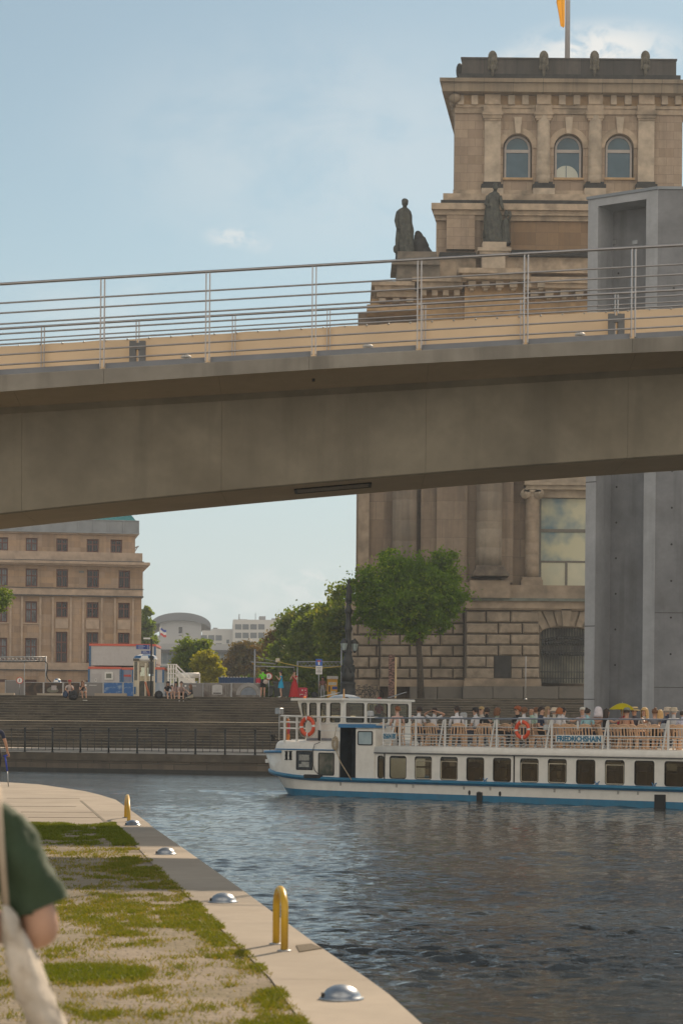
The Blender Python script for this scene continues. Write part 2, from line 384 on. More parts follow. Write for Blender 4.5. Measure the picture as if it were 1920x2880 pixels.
def spawn_people():
    tmp = []
    for p in PEOPLE:
        V, E, lab, rad = build_skeleton(p); p.V, p.E, p.lab, p.rad = V, E, lab, rad
        me = bpy.data.meshes.new('tmp'); me.from_pydata([tuple(x) for x in V], E, []); o = bpy.data.objects.new('tmp', me); COL.objects.link(o)
        md = o.modifiers.new('Skin', 'SKIN'); md.use_smooth_shade = True; md.branch_smoothing = .3
        for i, sv in enumerate(me.skin_vertices[0].data):
            k = rad[i]; sv.radius = (k, k * (.86 if i in (0, 1, 2) else 1)); sv.use_root = (i == 0)
        ss = o.modifiers.new('Sub', 'SUBSURF'); ss.levels = 1 if p.fixed is None else 2; ss.render_levels = ss.levels
        tmp.append(o)
    tt = []
    for t in TEXTS:
        cu = bpy.data.curves.new('tmp_t', 'FONT'); cu.body = t['body']; cu.size = 1.0; cu.extrude = .012; cu.align_x = 'CENTER'; cu.align_y = 'CENTER'; cu.offset = t.get('bold', 0.0); cu.resolution_u = 4
        o = bpy.data.objects.new('tmp_t', cu); COL.objects.link(o); tt.append(o)
    bpy.context.view_layer.update(); dg = bpy.context.evaluated_depsgraph_get()
    for p, o in zip(PEOPLE, tmp): p.me = bpy.data.meshes.new_from_object(o.evaluated_get(dg)); p.me.name = 'body'
    for t, o in zip(TEXTS, tt): t['me'] = bpy.data.meshes.new_from_object(o.evaluated_get(dg))
    for o in tmp:
        d = o.data; bpy.data.objects.remove(o); bpy.data.meshes.remove(d)
    for o in tt:
        d = o.data; bpy.data.objects.remove(o); bpy.data.curves.remove(d)
    for p in PEOPLE: finish_person(p)
    for t in TEXTS: finish_text(t)
def finish_person(p):
    V = np.array([tuple(x) for x in p.V]); A = V[[a for a, b in p.E]]; B = V[[b for a, b in p.E]]; rr = np.array([(p.rad[a] + p.rad[b]) / 2 for a, b in p.E]); lab = np.array(p.lab)
    me = p.me; n = len(me.polygons); c = np.empty(n * 3); me.polygons.foreach_get('center', c); c = c.reshape(-1, 3)
    AB = B - A; t = np.clip(((c[:, None, :] - A) * AB).sum(2) / np.maximum((AB * AB).sum(1), 1e-9), 0, 1)
    d = np.linalg.norm(c[:, None, :] - (A + AB * t[..., None]), axis=2) / rr
    mi = lab[np.argmin(d, 1)].astype(np.int32)
    me.materials.clear()
    mi[mi == 3] = 1; mi[mi == 4] = 3
    for m in (mat_s(p.skin), mat_c(p.top), mat_c(p.bottom), mat_c(p.shoes)): me.materials.append(m)
    me.polygons.foreach_set('material_index', mi); me.polygons.foreach_set('use_smooth', np.ones(n, dtype=bool))
    # turn the head
    if p.head:
        co = np.empty(len(me.vertices) * 3); me.vertices.foreach_get('co', co); co = co.reshape(-1, 3); k = co[:, 2] > p.hc.z - .12
        k &= (abs(co[:, 0]) < .11) & (abs(co[:, 1] - p.hc.y) < .13)
        a = p.head * np.clip((co[:, 2] - p.hc.z + .12) / .05, 0, 1); x, y = co[:, 0].copy(), co[:, 1] - p.hc.y
        co[:, 0] = np.where(k, x * np.cos(a) - y * np.sin(a), x); co[:, 1] = np.where(k, x * np.sin(a) + y * np.cos(a), y) + p.hc.y
        me.vertices.foreach_set('co', co.ravel())
    root = thing('person', p.label, 'person', p.loc, p.rz, p.group); s = p.H / 1.72; root.scale = (s, s, s)
    body = part('body', me, None, root)
    HM = Matrix.Translation(p.hc) @ Matrix.Rotation(p.head, 4, 'Z')
    # face: nose, ears, eyes, mouth
    f = MB(); f.ball((0, .092, -.015), .016, .022, .022, 8, 6); f.ball((.083, -.005, -.01), .014, .022, .032, 8, 6); f.ball((-.083, -.005, -.01), .014, .022, .032, 8, 6)
    part('face', f.xform(HM), [mat_s(p.skin)], root)
    f = MB()
    for sx in (-1, 1): f.ball((.033 * sx, .08, .012), .013, .008, .008, 8, 6)
    part('eyes', f.xform(HM), [mat_c((.03, .025, .02))], root)
    f = MB(); f.ball((0, .083, -.062), .026, .01, .007, 8, 6); part('mouth', f.xform(HM), [mat_c((.3, .1, .08))], root)
    if p.glasses:
        f = MB()
        for sx in (-1, 1): f.ball((.036 * sx, .088, .012), .03, .012, .022, 10, 6)
        f.bar((-.08, .08, .018), (.08, .08, .018), .008); part('sunglasses', f.xform(HM), [M['screen']], root)
    if p.hair is not None:
        f = MB(); n, m = 18, 12; rx, ry, rz_ = .109 * p.scale_hair, .121 * p.scale_hair, .117 * p.scale_hair
        rows = []
        for i in range(m + 1):
            tt = math.pi / 2 - (math.pi * .62) * i / m; row = []
            for j in range(n):
                a = 2 * math.pi * j / n; dx, dy, dz = math.cos(tt) * math.cos(a), math.cos(tt) * math.sin(a), math.sin(tt)
                fr = max(0, dy) ** .5 if dy > 0 else 0
                zc = max(dz, .30) * fr + dz * (1 - fr) if dz < .30 else dz
                k = 1 + .14 * noise.noise(Vector((dx * 3, dy * 3, dz * 3)) + Vector((p.loc[0], p.loc[1], 0)))
                x, y, z = dx * rx * k, dy * ry * k - .012, zc * rz_ * k + .018
                if p.hairlen and dz < .1 and dy < .35:
                    q = min(1, (.1 - dz) / .42); z -= q * p.hairlen; x *= 1 + .18 * q; y = y * (1 + .1 * q)
                if dz < 0 and fr > .5: x *= .82; y *= .8
                row.append((x, y, z))
            rows.append(row)
        f.loft(rows, 0, True, True)
        if p.hat == 'bun': f.ball((0, -.06, .13), .05, .05, .045, 10, 7, nz=.2)
        part('hair', f.xform(HM), [mat_c(p.hair, .6)], root)
    if p.hat in ('cap', 'bucket', 'straw', 'towel'):
        f = MB()
        if p.hat == 'cap':
            f.lathe([(.112, .03), (.113, .07), (.1, .11), (.06, .137), (.0, .143)], (0, -.01, .005), 16)
            f.add([(-.075, .085, .045), (.075, .085, .045), (.06, .185, .03), (-.06, .185, .03), (-.075, .085, .037), (.075, .085, .037), (.06, .185, .022), (-.06, .185, .022)], [(0, 1, 2, 3), (7, 6, 5, 4), (0, 4, 5, 1), (1, 5, 6, 2), (2, 6, 7, 3), (3, 7, 4, 0)])
        elif p.hat == 'towel':
            f.lathe([(.155, -.2), (.145, -.12), (.128, -.03), (.122, .05), (.105, .115), (.06, .148), (0, .155)], (0, -.02, 0), 18)
            f.v = [(x * (1 + .1 * math.sin(9 * z * 8 + x * 30)), y * (1 if y < .02 else .75), z) for x, y, z in f.v]
        else:
            w = .19 if p.hat == 'bucket' else .21
            f.lathe([(w, .015), (w, .022), (.116, .05), (.112, .1), (.1, .135), (.0, .145)], (0, -.01, .01), 18)
        part('hat', f.xform(HM), [mat_c(p.hatc, .8)], root)
        if p.hat == 'straw':
            f = MB(); f.lathe([(.119, .055), (.118, .085)], (0, -.01, .01), 18); part('hat_band', f.xform(HM), [M['black']], root)
    if p.skirt:   # (length from waist, colour, width)
        ln, colr, w = p.skirt; f = MB(); rows = []; wz = p.cz - .3 if p.pose == 'stand' else p.cz - .3
        for i in range(7):
            q = i / 6; row = []
            for j in range(20):
                a = 2 * math.pi * j / 20; r = .15 + (w - .15) * q ** .8; r *= 1 + .06 * q * math.sin(a * 6)
                row.append((r * math.cos(a), r * math.sin(a) * .85, wz + .04 - ln * q))
            rows.append(row)
        f.loft(rows, 0, True, True); part('skirt', f, [mat_c(colr)], root)
    if p.bag:
        f = MB(); bx_, by_, bz_, bw, bh = p.bag[0]; f.ball((bx_, by_, bz_), bw, .07, bh, 12, 8, nz=.15); f.tube([(bx_ - bw * .6, by_, bz_ + bh * .7), (bx_ * .3, -.13, p.cz), (-.12 if bx_ > 0 else .12, -.06, p.cz + .14)], .014, 6)
        part('shoulder_bag', f, [mat_c(p.bag[1])], root)
    p.root = root
def text(body, mat, parent, M4, height, name='lettering', bold=0.0, width=None):
    TEXTS.append(dict(body=body, mat=mat, parent=parent, M4=M4, h=height, name=name, bold=bold, width=width))
def finish_text(t):
    me = t['me']; me.materials.clear(); me.materials.append(t['mat'])
    xs = [v.co.x for v in me.vertices]; ys = [v.co.y for v in me.vertices]
    if xs:
        sy = t['h'] / max(1e-6, max(ys) - min(ys)); sx = (t['width'] / (max(xs) - min(xs))) if t['width'] else sy
        cx, cy = (max(xs) + min(xs)) / 2, (max(ys) + min(ys)) / 2
        for v in me.vertices: v.co = t['M4'] @ Vector(((v.co.x - cx) * sx, (v.co.y - cy) * sy, v.co.z * .6))
    me.name = t['name']; part(t['name'], me, None, t['parent'])
def facing(pos, right, up):   # matrix placing text at pos with given right / up vectors
    r = Vector(right).normalized(); u = Vector(up).normalized(); n = r.cross(u)
    return Matrix(((r.x, u.x, n.x, pos[0]), (r.y, u.y, n.y, pos[1]), (r.z, u.z, n.z, pos[2]), (0, 0, 0, 1)))
# ================================================================ CAMERA, SKY, SUN
cam = bpy.data.cameras.new('camera'); co_ = bpy.data.objects.new('camera', cam); COL.objects.link(co_); SC.camera = co_
cam.sensor_fit = 'VERTICAL'; cam.sensor_height = 36; cam.sensor_width = 24; cam.lens = F / 2880 * 36; cam.clip_end = 5000; cam.clip_start = .2
cam.shift_y = (YH - 1440) / 2880; co_.location = CAM
co_.matrix_world = Matrix.Translation(CAM) @ Matrix.Rotation(R(90), 4, 'X') @ Matrix.Rotation(ROLL, 4, 'Z')
cam.dof.use_dof = True; cam.dof.focus_distance = 75; cam.dof.aperture_fstop = 5.6
SAZ, SEL = 26.0, 34.0
sdir = Vector((math.sin(R(SAZ)) * math.cos(R(SEL)), math.cos(R(SAZ)) * math.cos(R(SEL)), math.sin(R(SEL))))
sun = bpy.data.lights.new('sun', 'SUN'); so = bpy.data.objects.new('sun', sun); COL.objects.link(so)
sun.energy = 3.5; sun.angle = R(.53); sun.color = (1.0, .80, .58); so.rotation_euler = sdir.to_track_quat('Z', 'Y').to_euler(); so.location = (20, 0, 60)
wd = bpy.data.worlds.new('World'); SC.world = wd; wd.use_nodes = True; wt = wd.node_tree; bgn = wt.nodes['Background']
sky = wt.nodes.new('ShaderNodeTexSky'); sky.sky_type = 'NISHITA'; sky.sun_disc = False; sky.sun_elevation = R(SEL); sky.sun_rotation = R(SAZ)
sky.altitude = 30; sky.air_density = 1.0; sky.dust_density = .25; sky.ozone_density = 1.5
def wn(t, **k):
    n = wt.nodes.new('ShaderNode' + t)
    for a, b in k.items(): setattr(n, a, b)
    return n
def wl(a, b): wt.links.new(a, b)
tc = wn('TexCoord'); cur = None
hs = wn('HueSaturation'); hs.inputs['Saturation'].default_value = .72; wl(sky.outputs[0], hs.inputs['Color'])
tn = wn('Mix', data_type='RGBA', blend_type='MULTIPLY'); tn.inputs[0].default_value = 1; wl(hs.outputs[0], tn.inputs[6]); tn.inputs[7].default_value = (.95, 1.05, .97, 1); cur = tn.outputs[2]
# milky band of summer haze low over the horizon
sz_ = wn('SeparateXYZ'); wl(tc.outputs['Generated'], sz_.inputs[0]); mh = wn('MapRange', interpolation_type='SMOOTHSTEP'); wl(sz_.outputs[2], mh.inputs[0])
mh.inputs[1].default_value = .24; mh.inputs[2].default_value = -.02; mh.inputs[3].default_value = 0; mh.inputs[4].default_value = .85
mz = wn('Mix', data_type='RGBA'); wl(mh.outputs[0], mz.inputs[0]); wl(cur, mz.inputs[6]); mz.inputs[7].default_value = (5.9, 6.55, 7.2, 1); cur = mz.outputs[2]
def cloud(px, py, sx, sy, amt, seed, nsc=60, thr=.42):
    """a cloud in one direction of the sky: soft ellipse times noise"""
    global cur
    d = ray(px, py).normalized()
    sub = wn('VectorMath', operation='SUBTRACT'); wl(tc.outputs['Generated'], sub.inputs[0]); sub.inputs[1].default_value = d
    sc = wn('VectorMath', operation='MULTIPLY'); wl(sub.outputs[0], sc.inputs[0]); sc.inputs[1].default_value = (F / sx, F / sx, F / sy)
    ln = wn('VectorMath', operation='LENGTH'); wl(sc.outputs[0], ln.inputs[0])
    mr = wn('MapRange', interpolation_type='SMOOTHSTEP'); wl(ln.outputs['Value'], mr.inputs[0]); mr.inputs[1].default_value = 1; mr.inputs[2].default_value = .15
    mp = wn('Mapping'); wl(tc.outputs['Generated'], mp.inputs[0]); mp.inputs['Scale'].default_value = (1, 1, 1.7); mp.inputs['Location'].default_value = (seed, 0, 0)
    nz = wn('TexNoise'); wl(mp.outputs[0], nz.inputs['Vector']); nz.inputs['Scale'].default_value = nsc; nz.inputs['Detail'].default_value = 7; nz.inputs['Roughness'].default_value = .6; nz.inputs['Distortion'].default_value = .4
    m2 = wn('MapRange', interpolation_type='SMOOTHSTEP'); wl(nz.outputs[0], m2.inputs[0]); m2.inputs[1].default_value = thr; m2.inputs[2].default_value = thr + .25
    mu = wn('Math', operation='MULTIPLY'); wl(mr.outputs[0], mu.inputs[0]); wl(m2.outputs[0], mu.inputs[1])
    m3 = wn('Math', operation='MULTIPLY'); wl(mu.outputs[0], m3.inputs[0]); m3.inputs[1].default_value = amt
    mx = wn('Mix', data_type='RGBA'); wl(m3.outputs[0], mx.inputs[0]); wl(cur, mx.inputs[6]); mx.inputs[7].default_value = CLOUDC; cur = mx.outputs[2]
CLOUDC = (9.6, 9.6, 9.3, 1)
cloud(1690, 140, 300, 95, 1.0, 3.1, 75, .28)
cloud(1500, 165, 160, 40, .6, 5.1, 75, .36)
cloud(950, 420, 900, 420, .28, 11.3, 12, .3)
cloud(300, 900, 500, 160, .2, 12.3, 20, .38)
cloud(655, 665, 100, 40, .6, 1.3, 90, .36)
cloud(720, 680, 90, 40, .35, 2.3, 70, .4)
cloud(860, 1640, 230, 75, .55, 8.3, 60, .36)
cloud(620, 1700, 260, 60, .3, 9.3, 50, .38)
# bright cloud added behind the camera, unseen, to fill the shaded facades
sx_ = wn('SeparateXYZ'); wl(tc.outputs['Generated'], sx_.inputs[0])
ma = wn('MapRange', interpolation_type='SMOOTHSTEP'); wl(sx_.outputs[1], ma.inputs[0]); ma.inputs[1].default_value = -.05; ma.inputs[2].default_value = -.4
nb_ = wn('TexNoise'); wl(tc.outputs['Generated'], nb_.inputs['Vector']); nb_.inputs['Scale'].default_value = 3.2; nb_.inputs['Detail'].default_value = 7; nb_.inputs['Roughness'].default_value = .6
mc = wn('MapRange', interpolation_type='SMOOTHSTEP'); wl(nb_.outputs[0], mc.inputs[0]); mc.inputs[1].default_value = .36; mc.inputs[2].default_value = .52
md_ = wn('Math', operation='MULTIPLY'); wl(ma.outputs[0], md_.inputs[0]); wl(mc.outputs[0], md_.inputs[1])
mk = wn('Mix', data_type='RGBA'); wl(md_.outputs[0], mk.inputs[0]); wl(cur, mk.inputs[6]); mk.inputs[7].default_value = (13.4, 12, 10.3, 1); cur = mk.outputs[2]
wl(cur, bgn.inputs['Color']); bgn.inputs['Strength'].default_value = .062
vs_ = SC.view_settings; vs_.view_transform = 'Standard'; vs_.look = 'None'; vs_.gamma = 1; vs_.exposure = 0.48; vs_.use_curve_mapping = False
HAZE = .00034
hz = MB(); hz.box(-420, 420, -30, 960, -3.5, 75)
t = NT('haze_air'); t.n.remove(t.bs); pv = t.node('VolumePrincipled'); pv.inputs['Density'].default_value = HAZE; pv.inputs['Color'].default_value = (.8, .9, 1.0, 1); pv.inputs['Anisotropy'].default_value = .35
t.l.new(pv.outputs[0], t.out.inputs['Volume']); tag(part('haze', hz, t.m), kind='stuff')
SC.cycles.volume_bounces = 0; SC.cycles.max_bounces = 8; SC.cycles.transparent_max_bounces = 12; SC.cycles.caustics_reflective = True; SC.cycles.blur_glossy = 1.0; SC.cycles.sample_clamp_indirect = 4; SC.cycles.caustics_refractive = False
# ================================================================ WATER
BO = W(1000, YH, 72); BE = W(1900, YH, 64)
bt = Vector((BE.x - BO.x, BE.y - BO.y, 0)).normalized(); bl = Vector((-bt.y, bt.x, 0)); BANG = math.atan2(bt.y, bt.x)
BORG = Vector((BO.x, BO.y, 0))
def B2W(s, y, z): return BORG + bt * s + bl * y + Vector((0, 0, z))
rows, cols = 1150, 520
yy = 9.0 * (120 / 9.0) ** (np.linspace(0, 1, rows)); ta = np.tan(np.linspace(-R(13), R(13), cols))
Y, T = np.meshgrid(yy, ta, indexing='ij'); X = (Y + 16) * T
dyl = np.gradient(yy)[:, None]
Z = np.zeros_like(X); amp = 0
mod = np.zeros_like(X)
for i in range(10):
    a = NR.uniform(0, 6.28); lam = NR.uniform(5, 22); mod += np.sin((X * math.cos(a) + Y * math.sin(a)) * 6.283 / lam + NR.uniform(0, 6.28))
mod = np.clip(.9 + .4 * mod / 3, .45, 1.4)
for i in range(96):
    big = i >= 88
    lam = NR.uniform(.9, 2.4) if big else .13 * 5.0 ** NR.uniform(0, 1); a = math.radians(90) + NR.normal(0, .55); k = 6.283 / lam
    A = .0015 if big else .0068 * lam; wgt = np.clip((lam / (dyl * 2.4)) - 1, 0, 1)
    ph = NR.uniform(0, 6.28); arg = (X * math.cos(a) + Y * math.sin(a)) * k + ph + .9 * np.sin(X * .9 + Y * .35 + i) + .8 * np.sin(X * .31 - Y * .57 + 2 * i)
    Z += A * wgt * (np.exp(np.sin(arg) - .6) - .7 if not big else np.sin(arg)) * mod
bw = B2W(-4.9, 1.9, 0); Lx = (X - bw.x) * bt.x + (Y - bw.y) * bt.y; Ly = (X - bw.x) * bl.x + (Y - bw.y) * bl.y
rr_ = np.sqrt(Lx ** 2 + Ly ** 2); Z += .07 * np.exp(-(rr_ / 1.0) ** 2) * np.sin(rr_ * 7) + .05 * np.exp(-((Ly + 1.9 + .35 * Lx) / .5) ** 2) * np.exp(-np.clip(Lx, -9, 9) ** 2 / 16) * np.sin(Lx * 4)
Z += .035 * np.exp(-np.abs(Ly + 2.2) / .5) * np.sin(Lx * 5.0 + 1.5 * np.sin(Lx * 1.3)) * (Lx > 0)
vv = np.stack([X, Y, Z], -1).reshape(-1, 3)
idx = np.arange(rows * cols).reshape(rows, cols); q = np.stack([idx[:-1, :-1], idx[:-1, 1:], idx[1:, 1:], idx[1:, :-1]], -1).reshape(-1, 4)
def npmesh(name, v, q, mat, smooth=True, rnd=None):
    me = bpy.data.meshes.new(name); k = q.shape[1]; me.vertices.add(len(v)); me.loops.add(q.size); me.polygons.add(len(q))
    me.vertices.foreach_set('co', np.ascontiguousarray(v, dtype=np.float32).ravel()); me.loops.foreach_set('vertex_index', q.astype(np.int32).ravel())
    me.polygons.foreach_set('loop_start', np.arange(0, q.size, k, dtype=np.int32)); me.polygons.foreach_set('use_smooth', np.full(len(q), smooth))
    if rnd is not None:
        at = me.attributes.new('rnd', 'FLOAT', 'FACE'); at.data.foreach_set('value', rnd.astype(np.float32))
    me.materials.append(mat); me.update(calc_edges=True); me.validate(); return me
b0 = len(vv); vv = np.vstack([vv, np.array([(-400, -25, -.3), (400, -25, -.3), (400, 160, -.3), (-400, 160, -.3)])]); q = np.vstack([q, [[b0, b0 + 1, b0 + 2, b0 + 3]]])
t = NT('river_water'); hmap = t.mapv((1, 1.0, 1))
h1 = t.noise(3.4, 3, t.mapv((.55, 1.5, 1)), .6, .4); h2 = t.noise(11, 3, t.mapv((.6, 1.4, 1)), .6)
bp = t.bump(h1, .42, .06); bp = t.bump(h2, .34, .03, bp)
t.done((.032, .035, .034), .03, bp, IOR=1.36); M['water'] = t.m
wo = part('water', npmesh('water', vv, q, t.m), None); tag(wo, kind='structure')
# ================================================================ NEAR QUAY
QZ = .65
outer = [(0, 2199), (37, 2201), (112, 2206), (180, 2216), (240, 2225), (284, 2236), (326, 2249), (369, 2279), (409, 2309), (530, 2392), (690, 2504), (903, 2659), (1092, 2785), (1200, 2880)]
inner = [(317, 2318), (369, 2366), (403, 2401), (472, 2475), (518, 2510), (581, 2573), (667, 2659), (759, 2751), (851, 2880)]
O = [onz(x, y, QZ) for x, y in outer]; I = [onz(x, y, QZ) for x, y in inner]
far = O[:8]; nearO = O[8:]
o_end = [Vector((1.75, 0, QZ)), Vector((2.4, -8, QZ))]; i_end = [Vector((1.0, 0, QZ)), Vector((1.65, -8, QZ))]
def resample(P, ys):
    out = []
    P = sorted(P, key=lambda p: -p.y)
    for y in ys:
        for a, b in zip(P, P[1:]):
            if a.y >= y >= b.y: f = (a.y - y) / (a.y - b.y); out.append(a.lerp(b, f)); break
    return out
ytop = I[0].y; ys = [ytop - (ytop + 7.9) * i / 60 for i in range(61)]
oo = resample([O[7]] + nearO + o_end, ys); ii = resample(I + i_end, ys); ii[0] = I[0]
mb = MB(); bev = .03
rowsq = []
for a, b in zip(ii, oo):
    rowsq.append([(a.x, a.y, QZ + .005), (b.x - bev, b.y, QZ + .005), (b.x, b.y, QZ - bev), (b.x, b.y, -1.2)])
for i in range(0, 60, 6):   # coping slabs with narrow joints
    seg = [list(r) for r in rowsq[i:i + 7]]; e0, e1 = Vector((0, .004, 0)), Vector((0, .004, 0)); seg[0] = [Vector(p) - e0 for p in seg[0]]; seg[-1] = [Vector(p) + e1 for p in seg[-1]]; mb.loft(seg, 0, False)
mb.loft([[Vector(p) + Vector((-.004 if k else 0, 0, -.006)) for k, p in enumerate(r)] for r in rowsq], 0, False)
prom = [Vector((-40, 66, QZ)), Vector((-22, 65.2, QZ))] + far
pp = [(p.x, p.y) for p in prom] + [(oo[0].x, oo[0].y), (-40, ytop)]
n = len(pp); top = [(x, y, QZ) for x, y in pp]; bot = [(x, y, -1.2) for x, y in pp]
mb.add(top + bot, [tuple(range(n))] + [(k, (k + 1) % n, n + (k + 1) % n, n + k) for k in range(n)])
struct('quay', mb, M['quay'])
# joints of the promontory slabs
mb = MB(); jl = [onz(x, y, QZ).xy for x, y in ((228, 2252), (255, 2275), (280, 2297), (299, 2313))]
for a, b in zip(jl, jl[1:]): mb.bar((a.x, a.y, QZ + .002), (b.x, b.y, QZ + .002), .05, .006)
for y, x0, x1 in ((2245, 20, 225), (2268, 20, 215), (2284, 60, 262), (2299, 80, 284)):
    a, b = onz(x0, y, QZ), onz(x1, y + (x1 - x0) * .004, QZ); mb.bar((a.x, a.y, QZ + .002), (b.x, b.y, QZ + .002), .09, .006)
struct('paving_joint', mb, plain('sandy_joint', (.2, .17, .13), .9))
t = NT('cobbles'); cm_ = t.mapv((1, 1, 1))
nz_ = t.node('TexNoise'); t.put(nz_.inputs['Vector'], t.co); nz_.inputs['Scale'].default_value = 2.5
ad = t.node('VectorMath', operation='MULTIPLY_ADD'); t.put(ad.inputs[0], nz_.outputs['Color']); ad.inputs[1].default_value = (.16, .16, 0); t.put(ad.inputs[2], t.co)
br = t.node('TexBrick'); t.put(br.inputs['Vector'], ad.outputs[0]); br.inputs['Scale'].default_value = 1; br.inputs['Brick Width'].default_value = .15; br.inputs['Row Height'].default_value = .105
br.inputs['Mortar Size'].default_value = .018; br.inputs['Mortar Smooth'].default_value = .6; t.put(br.inputs['Color1'], (.29, .235, .175)); t.put(br.inputs['Color2'], (.22, .175, .13)); t.put(br.inputs['Mortar'], (.2, .165, .115))
col = t.mix(t.ramp(t.noise(1.6, 6), .36, .6, .15, .85), br.outputs['Color'], (.29, .235, .17)); col = t.mix(t.ramp(t.noise(1.3, 6), .42, .66, 0, .75), col, (.14, .115, .05))
bp = t.bump(t.math('SUBTRACT', t.math('MULTIPLY', t.noise(6, 3), .8), br.outputs['Fac']), .5, .03)
cob = t.done(col, .9, bp)
mb = MB(); mb.loft([[(-40, a.y, QZ - .004)] + [(a.x - 14 * (1 - f) if f < 1 else a.x, a.y, QZ - .004) for f in (0, .5, 1)] for a in ii], 0, False)
struct('pavement', mb, cob)
# grass between the stones
def fbm(x, y, s): return noise.fractal(Vector((x * s, y * s, 3.7)), 1.0, 2.0, 4)
inY = [p.y for p in ii][::-1]; inX = [p.x for p in ii][::-1]
bv, brnd = [], []; N = 0
cand = 0
while N < 300000 and cand < 1900000:
    cand += 1
    y = 11 + 25.4 * rng.random() ** 1.15; xi = float(np.interp(y, inY, inX)); x = xi - (rng.random() ** 1.25 * (2.4 + y * .17)) + .03
    big = fbm(x * .8, y * .45, .8); sm = fbm(x, y * .6, 3.4); dn = .55 * big + .8 * sm; e = xi - x
    dens = .5 if y < 21 else (.52 if y < 29.8 else .95)
    if e < .35 + .1 * big: dens += .3
    cl = ((x + 1.62) / .36) ** 2 + ((y - 14.4) / .5) ** 2 + .5 * sm
    pr = max(0, min(1, (dn + dens - .42) * .8)) ** 1.7
    pr = max(pr, (.05 if y < 30 else .1) * max(0, min(1.6, .8 + sm * 2 + big)))
    if cl < 2.2: pr = max(pr, math.exp(-max(0, cl) ** 2 * .8))
    pr = min(pr, .62 if y > 29.8 else .45) * (.55 + .9 * abs(fbm(x + 3, y, 9.0))); 
    if rng.random() > pr: continue
    lush = cl < 1 or y > 29.8
    h = (.007 + .019 * rng.random()) * (1.15 if cl < 1 else (1.2 if y > 29.8 else 1)) * (1 + .014 * y) * (.6 + .6 * pr); w = (.0016 + .0002 * y); a = rng.random() * 6.28; l = h * (.4 + 1.2 * rng.random()); b = rng.random() * 6.28
    ca, sa = math.cos(a) * w, math.sin(a) * w; tx, ty = x + math.cos(b) * l, y + math.sin(b) * l
    bv += [(x - ca, y - sa, QZ - .004), (x + ca, y + sa, QZ - .004), (tx + ca * .3, ty + sa * .3, QZ + h), (tx - ca * .3, ty - sa * .3, QZ + h)]
    g = rng.random() * .5 if lush else (.45 + .55 * rng.random()) if pr < .12 else min(1, rng.random() * .7 + .45 * max(0, .5 - pr) + .35 * max(0, fbm(x + 9, y, .9) + .1))
    brnd.append(min(1, g)); N += 1
q = np.arange(4 * N).reshape(N, 4)
gm = leafmat('grass_blades', (.115, .165, .012), (.20, .20, .03), (.34, .25, .10), .4)
tag(part('grass', npmesh('grass', np.array(bv), q, gm, False, np.array(brnd))), kind='stuff', label='green and dry grass tufts growing between the cobbles of the quay', cat='grass')
# dome lights, hoop handles
def dome(px, py, w):
    p = onz(px, py, QZ); r = w / 2
    o = thing('dome_light', None, 'dome light', (p.x, p.y, QZ + .005), rng.uniform(-.1, .1), 'steel domes along the quay edge')
    m = MB(); m.lathe([(r * 1.12, 0), (r * 1.12, .008), (r, .014), (r * .93, r * .28), (r * .75, r * .5), (r * .45, r * .66), (r * .15, r * .72), (0, r * .725)], (0, 0, 0), 24); part('dome', m, [M['steel_dome']], o)
    m = MB(); m.box(-r * 1.02, -r * .82, -r * .35, r * .1, r * .06, r * .32); part('light_slot', m, [M['black']], o)
    return o
M['steel_dome'] = plain('brushed_dome', (.42, .45, .48), .33, .12, 14, Metallic=.85)
for (px, py, w), lb in zip(((960, 2812, .235), (628, 2539, .24), (467, 2404, .24), (374, 2322, .24)),
    ('large polished steel dome nearest to the camera on the sunlit quay edge', 'steel dome just beyond the nearer yellow hoop on the quay edge', 'steel dome at the border of a shadow band on the quay edge', 'steel dome beside the far yellow hoop on the quay')):
    dome(px, py, w)['label'] = lb
def hoop(fx, fy, nx, ny, hgt, rad, label):
    a, b = onz(fx, fy, QZ), onz(nx, ny, QZ); c = (a + b) / 2; o = thing('hoop_handle', label, 'hoop handle', (c.x, c.y, QZ + .004), 0, 'yellow hoops on the quay edge')
    d = (b - a) / 2; hl = d.length * .96; d.normalize(); pts = [-d * hl]
    for i in range(0, 13):
        t_ = math.pi * i / 12; pts.append(-d * math.cos(t_) * hl + Vector((0, 0, hgt - hl * .55 + math.sin(t_) * hl * .55)))
    pts.append(d * hl); m = MB(); m.tube(pts, rad, 12); part('hoop', m, [M['yellow']], o)
    for sx in (-1, 1): m = MB(); m.lathe([(rad * 1.9, 0), (rad * 1.9, .008), (rad * 1.05, .012)], d * (hl * sx), 14); part('foot_plate', m, [M['steel_dull']], o)
hoop(776, 2657, 800, 2677, .42, .027, 'bright yellow steel hoop in the foreground casting a loop of shadow')
hoop(354, 2300, 363, 2312, .40, .03, 'smaller looking yellow hoop far along the quay near the bend')
m = MB(); a = [onz(x, y, QZ + .012) for x, y in ((832, 2658), (875, 2653), (905, 2666), (842, 2676))]; m.hexa([p - Vector((0, 0, .01)) for p in (a[3], a[2], a[1], a[0])] + [a[3], a[2], a[1], a[0]])
solo('edge_grate', m, [plain('rusty_gravel_grate', (.12, .095, .06), .9, .6, 60)], 'small gravel filled grate in the quay edge beside the near yellow hoop', 'grate', a[0], local=False)
